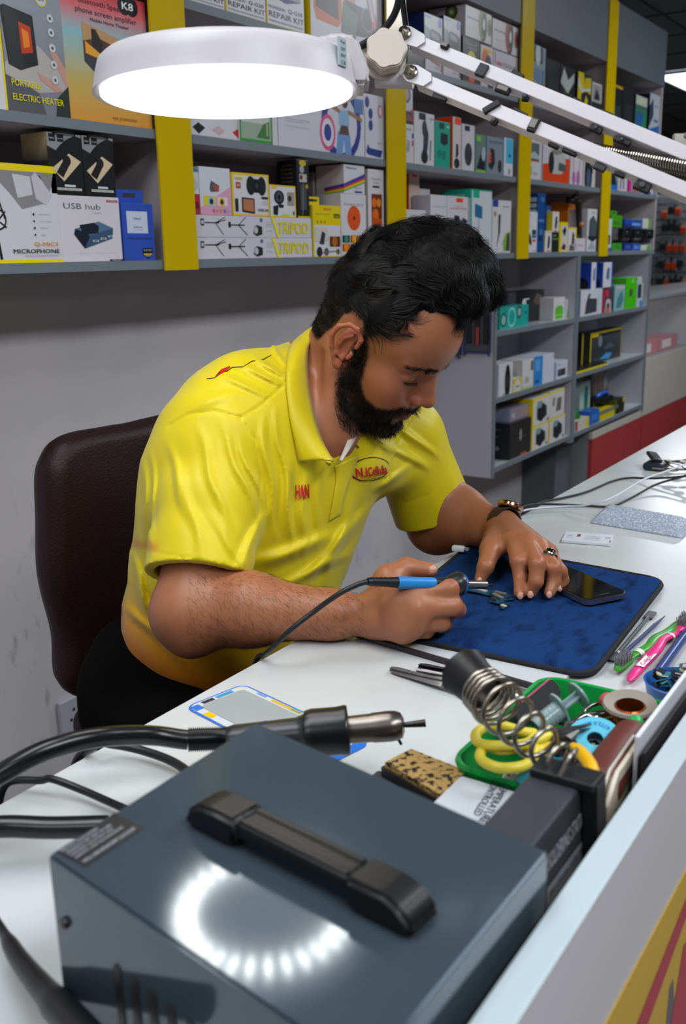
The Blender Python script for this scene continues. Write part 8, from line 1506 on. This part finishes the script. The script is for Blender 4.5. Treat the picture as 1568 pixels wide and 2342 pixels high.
short('side_hair', side, 9000, lambda P_: np.tile(-Hf*.45-Hu*.8, (len(P_), 1)), .003, .008, .35, .00022, hair_o, 11)
BRDM = mat('beard_hair', '#100c0b', .4)
beard_o = short('beard', lambda V: beard_mask(V)*(beard_mask(V) > .08), 8500, lambda P_: np.tile(Hf*.25-Hu*.9, (len(P_), 1)),   .004, .0095, .5, .00022, man, 12, BRDM, label='short full black beard and moustache')
def browm(s0):
    def f(V): f_, u_, s_ = head_local(V); t = np.clip((s_*s0-.008)/.042, 0, 1); return np.exp(-((u_-(.0300+.004*np.sin(t*2.6)-.003*t))/.0032)**2)*sm(.006, .016, s_*s0)*(s_*s0 < .052)*(f_ > .05)*(1-.5*t)
    return f
for s0, nm in ((1, 'eyebrow'), (-1, 'eyebrow')):
    short(nm, browm(s0), 620, lambda P_: np.tile(Hs*s0*.8-Hf*.4+Hu*.15, (len(P_), 1)), .005, .009, .12, .00030, man, 20+s0, BRDM)
    t_ = np.linspace(0, 1, 34); P0 = np.stack([H(.0915-.0090*t**1.3+.001, .0050-.001*math.sin(3*t), s0*(.023+.021*t)) for t in t_]); K = 4
    strands('eyelashes', np.stack([P0+(Hf*.85-Hu*.55+Hs*s0*.35)[None]*(.0052*k/(K-1))+Hu*.0012*(k/(K-1))**2 for k in range(K)], 1), .00022, .0001, mat('lash', '#0a0808', .9, spec=.1), man)
# fine hair on the near forearm
fm = lambda V: ((segd(V[:, 0], V[:, 1], [tuple(RELB[:2]), tuple(RWR[:2])]) < .05) & (V[:, 2] > -1.24) & (V[:, 0] > RELB[0]) & (V[:, 0] < RWR[0]-.015)).astype(float)
w = fm(BV); ix = rng.choice(len(BV), 2600, p=w/w.sum()); P0, N0 = BV[ix], BN[ix]; D0 = np.array([.55, -.75, .1])+rng.normal(size=(len(P0), 3))*.25; D0 = D0-N0*(D0*N0).sum(1)[:, None]
strands('arm_hair', np.stack([P0+D0*.0075*k/3+N0*.0014*math.sin(k/3*2.6) for k in range(4)], 1), .00009, .00005, mat('arm_hair', '#2a1a12', .5), man)
# ================================================================ TROUSERS AND SHOES
toC = lambda x, y, z: RW.T @ (np.array([x, y, z])-CAM)
PW = RW @ pel+CAM; fw = nrm((RW @ TF)*[1, 1, 0]); sw = np.array([fw[1], -fw[0], 0])
tro = Vol(); tro.el(toC(PW[0], PW[1], .585), (.165, .10, .13), TM, .02)
for s in (-1, 1):
    hp = np.array([PW[0], PW[1], .570])+sw*s*.09; kn = hp+fw*.40+sw*s*.05; kn[2] = .53; an = kn+fw*.02; an[2] = .12
    tro.rc(toC(*hp), toC(*kn), .088, .066, .03); tro.rc(toC(*kn), toC(*an), .064, .048, .02)
    mb = MB(); sf = nrm(fw+sw*s*.12); Mx = frame((an[0], an[1], .001), sf, np.cross(UZ, sf), UZ); bm = bmesh.new()
    prof = [(-.085, .034, .05), (-.06, .042, .085), (0, .042, .09), (.06, .048, .065), (.12, .05, .05), (.17, .042, .04), (.195, .022, .03)]; V = []; Fc = []
    for x, w_, h_ in prof:
        for j in range(12): a_ = 2*math.pi*j/12; V.append((x, w_*math.cos(a_), max(0, h_*.5+h_*.5*math.sin(a_))))
    for i in range(len(prof)-1):
        for j in range(12): Fc.append((i*12+j, i*12+(j+1) % 12, i*12+12+(j+1) % 12, i*12+12+j))
    Fc += [tuple(range(12))[::-1], tuple(range(len(V)-12, len(V)))]; mb.add(tr(np.array(V), Mx), Fc); obj('shoe', mb, mat('shoe_black', '#141414', .5), man, smooth=60)
TV, TQ = polygonise(lambda P_, a: tro(P_, a)-.0015*np.sin(P_[:, 0]*50+P_[:, 1]*70), np.array([-.6, -1.1, -1.9]), np.array([.5, -.1, -.7]), .008, tro)
vol_object('trousers', TV, TQ, mat('trouser_black', '#050404', .95, spec=.1), man, label='black trousers')
# ================================================================ CHAIR
MAR = mat('chair_leather', '#210d10', .5, bump=(260, .35, .0012, 'v'), spec=.35)
cx0, cy0 = 1.14, 1.02
t = thing('office_chair', 'dark maroon office chair with a padded back under the man', 'chair', (cx0, cy0, 0))
bk = [(92, 1180), (90, 1080), (102, 1035), (125, 1000), (165, 982), (220, 972), (280, 962), (345, 957), (368, 966), (382, 985)]
bl = [(92, 1180), (93, 1290), (103, 1360), (128, 1460), (132, 1540), (140, 1570), (160, 1588), (190, 1596), (260, 1580), (330, 1560)]
YC_ = 1.20
top = [ony(p[0]+8, p[1]+8, YC_)[[0, 2]] for p in bk]; low = [ony(p[0]+8, p[1], YC_)[[0, 2]] for p in bl]
S1 = spline([np.append(v, 0) for v in top], 5)[:, :2]; S2_ = spline([np.append(v, 0) for v in low], 5)[:, :2]
xm = 1.155; left = list(S2_[::-1][:-1])+list(S1)                      # half outline, mirrored for the far side
left = [v for v in left if v[0] < xm]; out = left+[np.array([2*xm-v[0], v[1]]) for v in left[::-1]]
bm = bmesh.new(); n = len(out); cen = np.mean(out, 0); rings = []
for sc_, yo in ((.90, -.028), (.965, -.022), (1., -.008), (1., .012), (.97, .028), (.9, .034)):
    rings.append([bm.verts.new((cen[0]+(v[0]-cen[0])*sc_ if sc_ < 1 else v[0], YC_+yo-.03*(1-((v[0]-xm)/.2)**2)*0, cen[1]+(v[1]-cen[1])*sc_ if sc_ < 1 else v[1])) for v in out])
for a, b in zip(rings, rings[1:]):
    for i in range(n): bm.faces.new([a[i], a[(i+1) % n], b[(i+1) % n], b[i]])
bm.faces.new(rings[0]); bm.faces.new(rings[-1][::-1]); bmesh.ops.recalc_face_normals(bm, faces=bm.faces); mb = MB(); mb.bm(bm); obj('backrest', mb, MAR, t, smooth=70)
mb = MB(); mb.rbox((.985, .80, .405), (1.345, 1.235, .478), .034, seg=5); obj('seat', mb, MAR, t, smooth=60)
BPm = mat('chair_plastic', '#121214', .5)
mb = MB(); mb.tube(spline([(xm, 1.05, .40), (xm, 1.22, .385), (xm, 1.262, .45), (xm, 1.262, .70)], 6), .018, 10, flat=.5); obj('back_bar', mb, BPm, t, smooth=50)
mb = MB(); mb.lathe([(0, .07), (.03, .07), (.03, .2), (.02, .21), (.02, .405), (0, .405)], 20, M=XF((xm, 1.02, 0))); obj('gas_column', mb, BPm, t, smooth=40)
for i in range(5):
    a_ = 2*math.pi*i/5+.3; e_ = np.array([math.cos(a_), math.sin(a_), 0]); c_ = np.array([xm, 1.02, 0]); mb = MB(); mb.tube([c_+e_*.02+UZ*.10, c_+e_*.27+UZ*.065], [.022, .014], 10); l_ = obj('base_arm', mb, BPm, t, smooth=50)
    mb = MB(); mb.lathe([(0, -.012), (.024, -.012), (.026, 0), (.024, .012), (0, .012)], 16, M=zto(c_+e_*.27+UZ*.027, np.cross(e_, UZ))); obj('caster', mb, BPm, l_, smooth=40)
# ================================================================ WATCH, RING, SOLDERING IRON
wa = nrm(LWR-LELB); Wc = LWR+wa*.006+np.array([.0, .001, 0]); W3 = lambda v: RW @ v+CAM
out_ = nrm(np.array([.72, .42, .55])-wa*wa.dot([.72, .42, .55])); sd2 = np.cross(wa, out_)
t = thing('wristwatch', 'wristwatch with a brown leather strap and gold case on the left wrist', 'watch', W3(Wc))
an = np.linspace(0, 2*math.pi, 49)[:-1]; rx, ry = .0278, .0305; mb = MB(); V = []
for a_ in an:
    c_ = out_*rx*math.cos(a_)+sd2*ry*math.sin(a_); nr = nrm(c_)
    hw = .0095-.002*(1-math.cos(a_))*.5
    for (o1, o2) in ((-hw, 0), (hw, 0), (hw, .0022), (-hw, .0022)): V.append(Wc+c_+nr*o2+wa*o1)
n = len(an); mb.add(W3(np.array(V).T).T if False else np.array(V) @ RW.T+CAM, [(i*4+j, i*4+(j+1) % 4, ((i+1) % n)*4+(j+1) % 4, ((i+1) % n)*4+j) for i in range(n) for j in range(4)]); obj('strap', mb, mat('strap_brown', '#3a241c', .5), t, smooth=40)
Mw = zto(W3(Wc+out_*(rx+.0015)), RW @ out_, RW @ wa)
mb = MB(); mb.lathe([(0, 0), (.0185, 0), (.0200, .002), (.0200, .006), (.0185, .008), (.0168, .0082), (.0166, .007), (0, .007)], 40, M=Mw); obj('case', mb, mat('rose_gold', '#c89a78', .18, 1), t, smooth=35)
mb = MB(); mb.lathe([(0, .0072), (.0164, .0072), (.0164, .0078), (0, .0079)], 36, M=Mw); d_o = obj('dial', mb, mat('dial_pale', '#cfc6bc', .12), t, smooth=40)
mb = MB(); mb.box((-.0006, -.001, .008), (.0006, .010, .0084), M=Mw); mb.box((-.007, -.0006, .008), (.001, .0006, .0084), M=Mw)
for k in range(12): a_ = 2*math.pi*k/12; mb.box((.0130, -.0004, .008), (.0152, .0004, .0083), M=Mw @ XF((0, 0, 0), (0, 0, a_)))
obj('hands', mb, mat('watch_hand', '#3a3028', .3), d_o)
mb = MB(); mb.lathe([(0, 0), (.002, 0), (.0022, .003), (0, .0034)], 12, M=Mw @ frame((0, .0198, .004), UX, -UZ, UY)); obj('crown', mb, _M['rose_gold'], t, smooth=40)
r1 = CZ(1266, 1300, .798); ra = nrm(r1-LM[2]); rc_ = LM[2]+(r1-LM[2])*.62; up_c = RW.T @ UZ; ro = nrm(up_c*.75+np.array([.25, .1, .6])); ro = nrm(ro-ra*ro.dot(ra)); rs = np.cross(ra, ro)
t = thing('ring', 'silver ring with an oval black stone on the ring finger', 'ring', W3(rc_))
mb = MB(); V = []
for a_ in an:
    c_ = nrm(ro*math.cos(a_)+rs*math.sin(a_)); hw = .0022+.0028*max(0, math.cos(a_))**2
    for (o1, o2) in ((-hw, .0112), (hw, .0112), (hw*.9, .0132), (-hw*.9, .0132)): V.append(rc_+c_*o2+ra*o1)
mb.add(np.array(V) @ RW.T+CAM, [(i*4+j, i*4+(j+1) % 4, ((i+1) % n)*4+(j+1) % 4, ((i+1) % n)*4+j) for i in range(n) for j in range(4)]); obj('band', mb, mat('silver', '#c4c2be', .18, 1), t, smooth=40)
Mr = zto(W3(rc_+ro*.0128), RW @ ro, RW @ ra); Ms = Mr @ np.diag([1.0, .8, 1, 1.])
mb = MB(); mb.lathe([(0, 0), (.0082, 0), (.0088, .0012), (.0078, .0024), (.0070, .0022), (0, .0022)], 30, M=Ms); obj('bezel', mb, _M['silver'], t, smooth=35)
mb = MB(); mb.lathe([(.0069, .0022), (.0062, .0031), (.0035, .0038), (0, .004)], 30, M=Ms); obj('stone', mb, mat('onyx', '#0d0f16', .06), t, smooth=60)
Ia, Ib = C3(840, 1330, 1.094), C3(1112, 1338, 1.156); dI = nrm(Ib-Ia); Li = np.linalg.norm(Ib-Ia); Mx = zto(W3(Ia), RW @ dI)
t = thing('soldering_iron', 'blue and black soldering iron held in the right hand', 'soldering iron', W3(Ia))
sI = lambda px: Li*(px-840)/(1112-840)
def ipart(nm, prof, m, nn=24): mb = MB(); mb.lathe([(r, sI(p)) for r, p in prof], nn, M=Mx); return obj(nm, mb, m, t, smooth=40)
ipart('strain_relief', [(0, 840), (.0042, 840)]+[(.0046+.0006*(i % 2)+.00008*i, 844+5*i) for i in range(10)]+[(.0062, 906), (0, 906)], BLKR)
ipart('blue_sleeve', [(0, 905), (.0068, 905), (.0072, 909), (.0070, 985), (.0066, 989), (0, 989)], mat('iron_blue', '#1f7fc4', .35))
ipart('front_grip', [(0, 988), (.0064, 988), (.0066, 1010), (.0095, 1022), (.0135, 1034), (.0148, 1042), (.0142, 1050), (.0118, 1053), (0, 1053)], BLKP)
ipart('collar_ring', [(0, 1052), (.0122, 1052), (.0126, 1055), (.0108, 1059), (0, 1059)], mat('ring_blue', '#1d5c94', .3))
ipart('heater_barrel', [(0, 1057), (.0058, 1057), (.0058, 1064), (.0050, 1065), (.0052, 1108), (.0044, 1112), (0, 1112)], mat('barrel_steel', '#8c8681', .32, .95))
tip = Ib; mb = MB(); mb.tube([W3(Ib-dI*.002), W3(Ib+dI*.008), W3(CZ(1128, 1350, ZC+.006))], [.0014, .0012, .0004], 10); obj('tip', mb, mat('tip_dark'), t, smooth=50)
mb = MB(); mb.tube(spline([Ia @ RW.T+CAM, C3(815, 1338, 1.092) @ RW.T+CAM, C3(775, 1358, 1.090) @ RW.T+CAM, C3(720, 1397, 1.095) @ RW.T+CAM, C3(665, 1440, 1.092) @ RW.T+CAM, C3(622, 1482, 1.10) @ RW.T+CAM, np.array([.815, .659, .760]), np.array([.823, .677, .748]), np.array([.828, .688, .72]), np.array([.828, .694, .66]), np.array([.825, .70, .55])], 8), .0031, 12); obj('cord', mb, CB, t, smooth=60)
# ================================================================ CAMERA
cd = bpy.data.cameras.new('camera'); cam = bpy.data.objects.new('camera', cd); COL.objects.link(cam)
cd.sensor_fit = 'VERTICAL'; cd.sensor_height = 23.6; cd.lens = F_PX/2342*23.6; cd.clip_start = .02; cd.clip_end = 60
M4 = np.eye(4); M4[:3, :3] = RW; M4[:3, 3] = CAM; cam.matrix_world = Matrix(M4.tolist())
cd.dof.use_dof = True; cd.dof.focus_distance = 1.26; cd.dof.aperture_fstop = 5.0
SC.camera = cam
SC.view_settings.view_transform = 'Standard'; SC.view_settings.look = 'None'; SC.view_settings.exposure = 0.06; SC.view_settings.gamma = 1.0
SC.view_settings.use_curve_mapping = False
SC.cycles.max_bounces = 8; SC.cycles.transparent_max_bounces = 12; SC.cycles.caustics_reflective = False; SC.cycles.caustics_refractive = False
SC.cycles.sample_clamp_indirect = 6
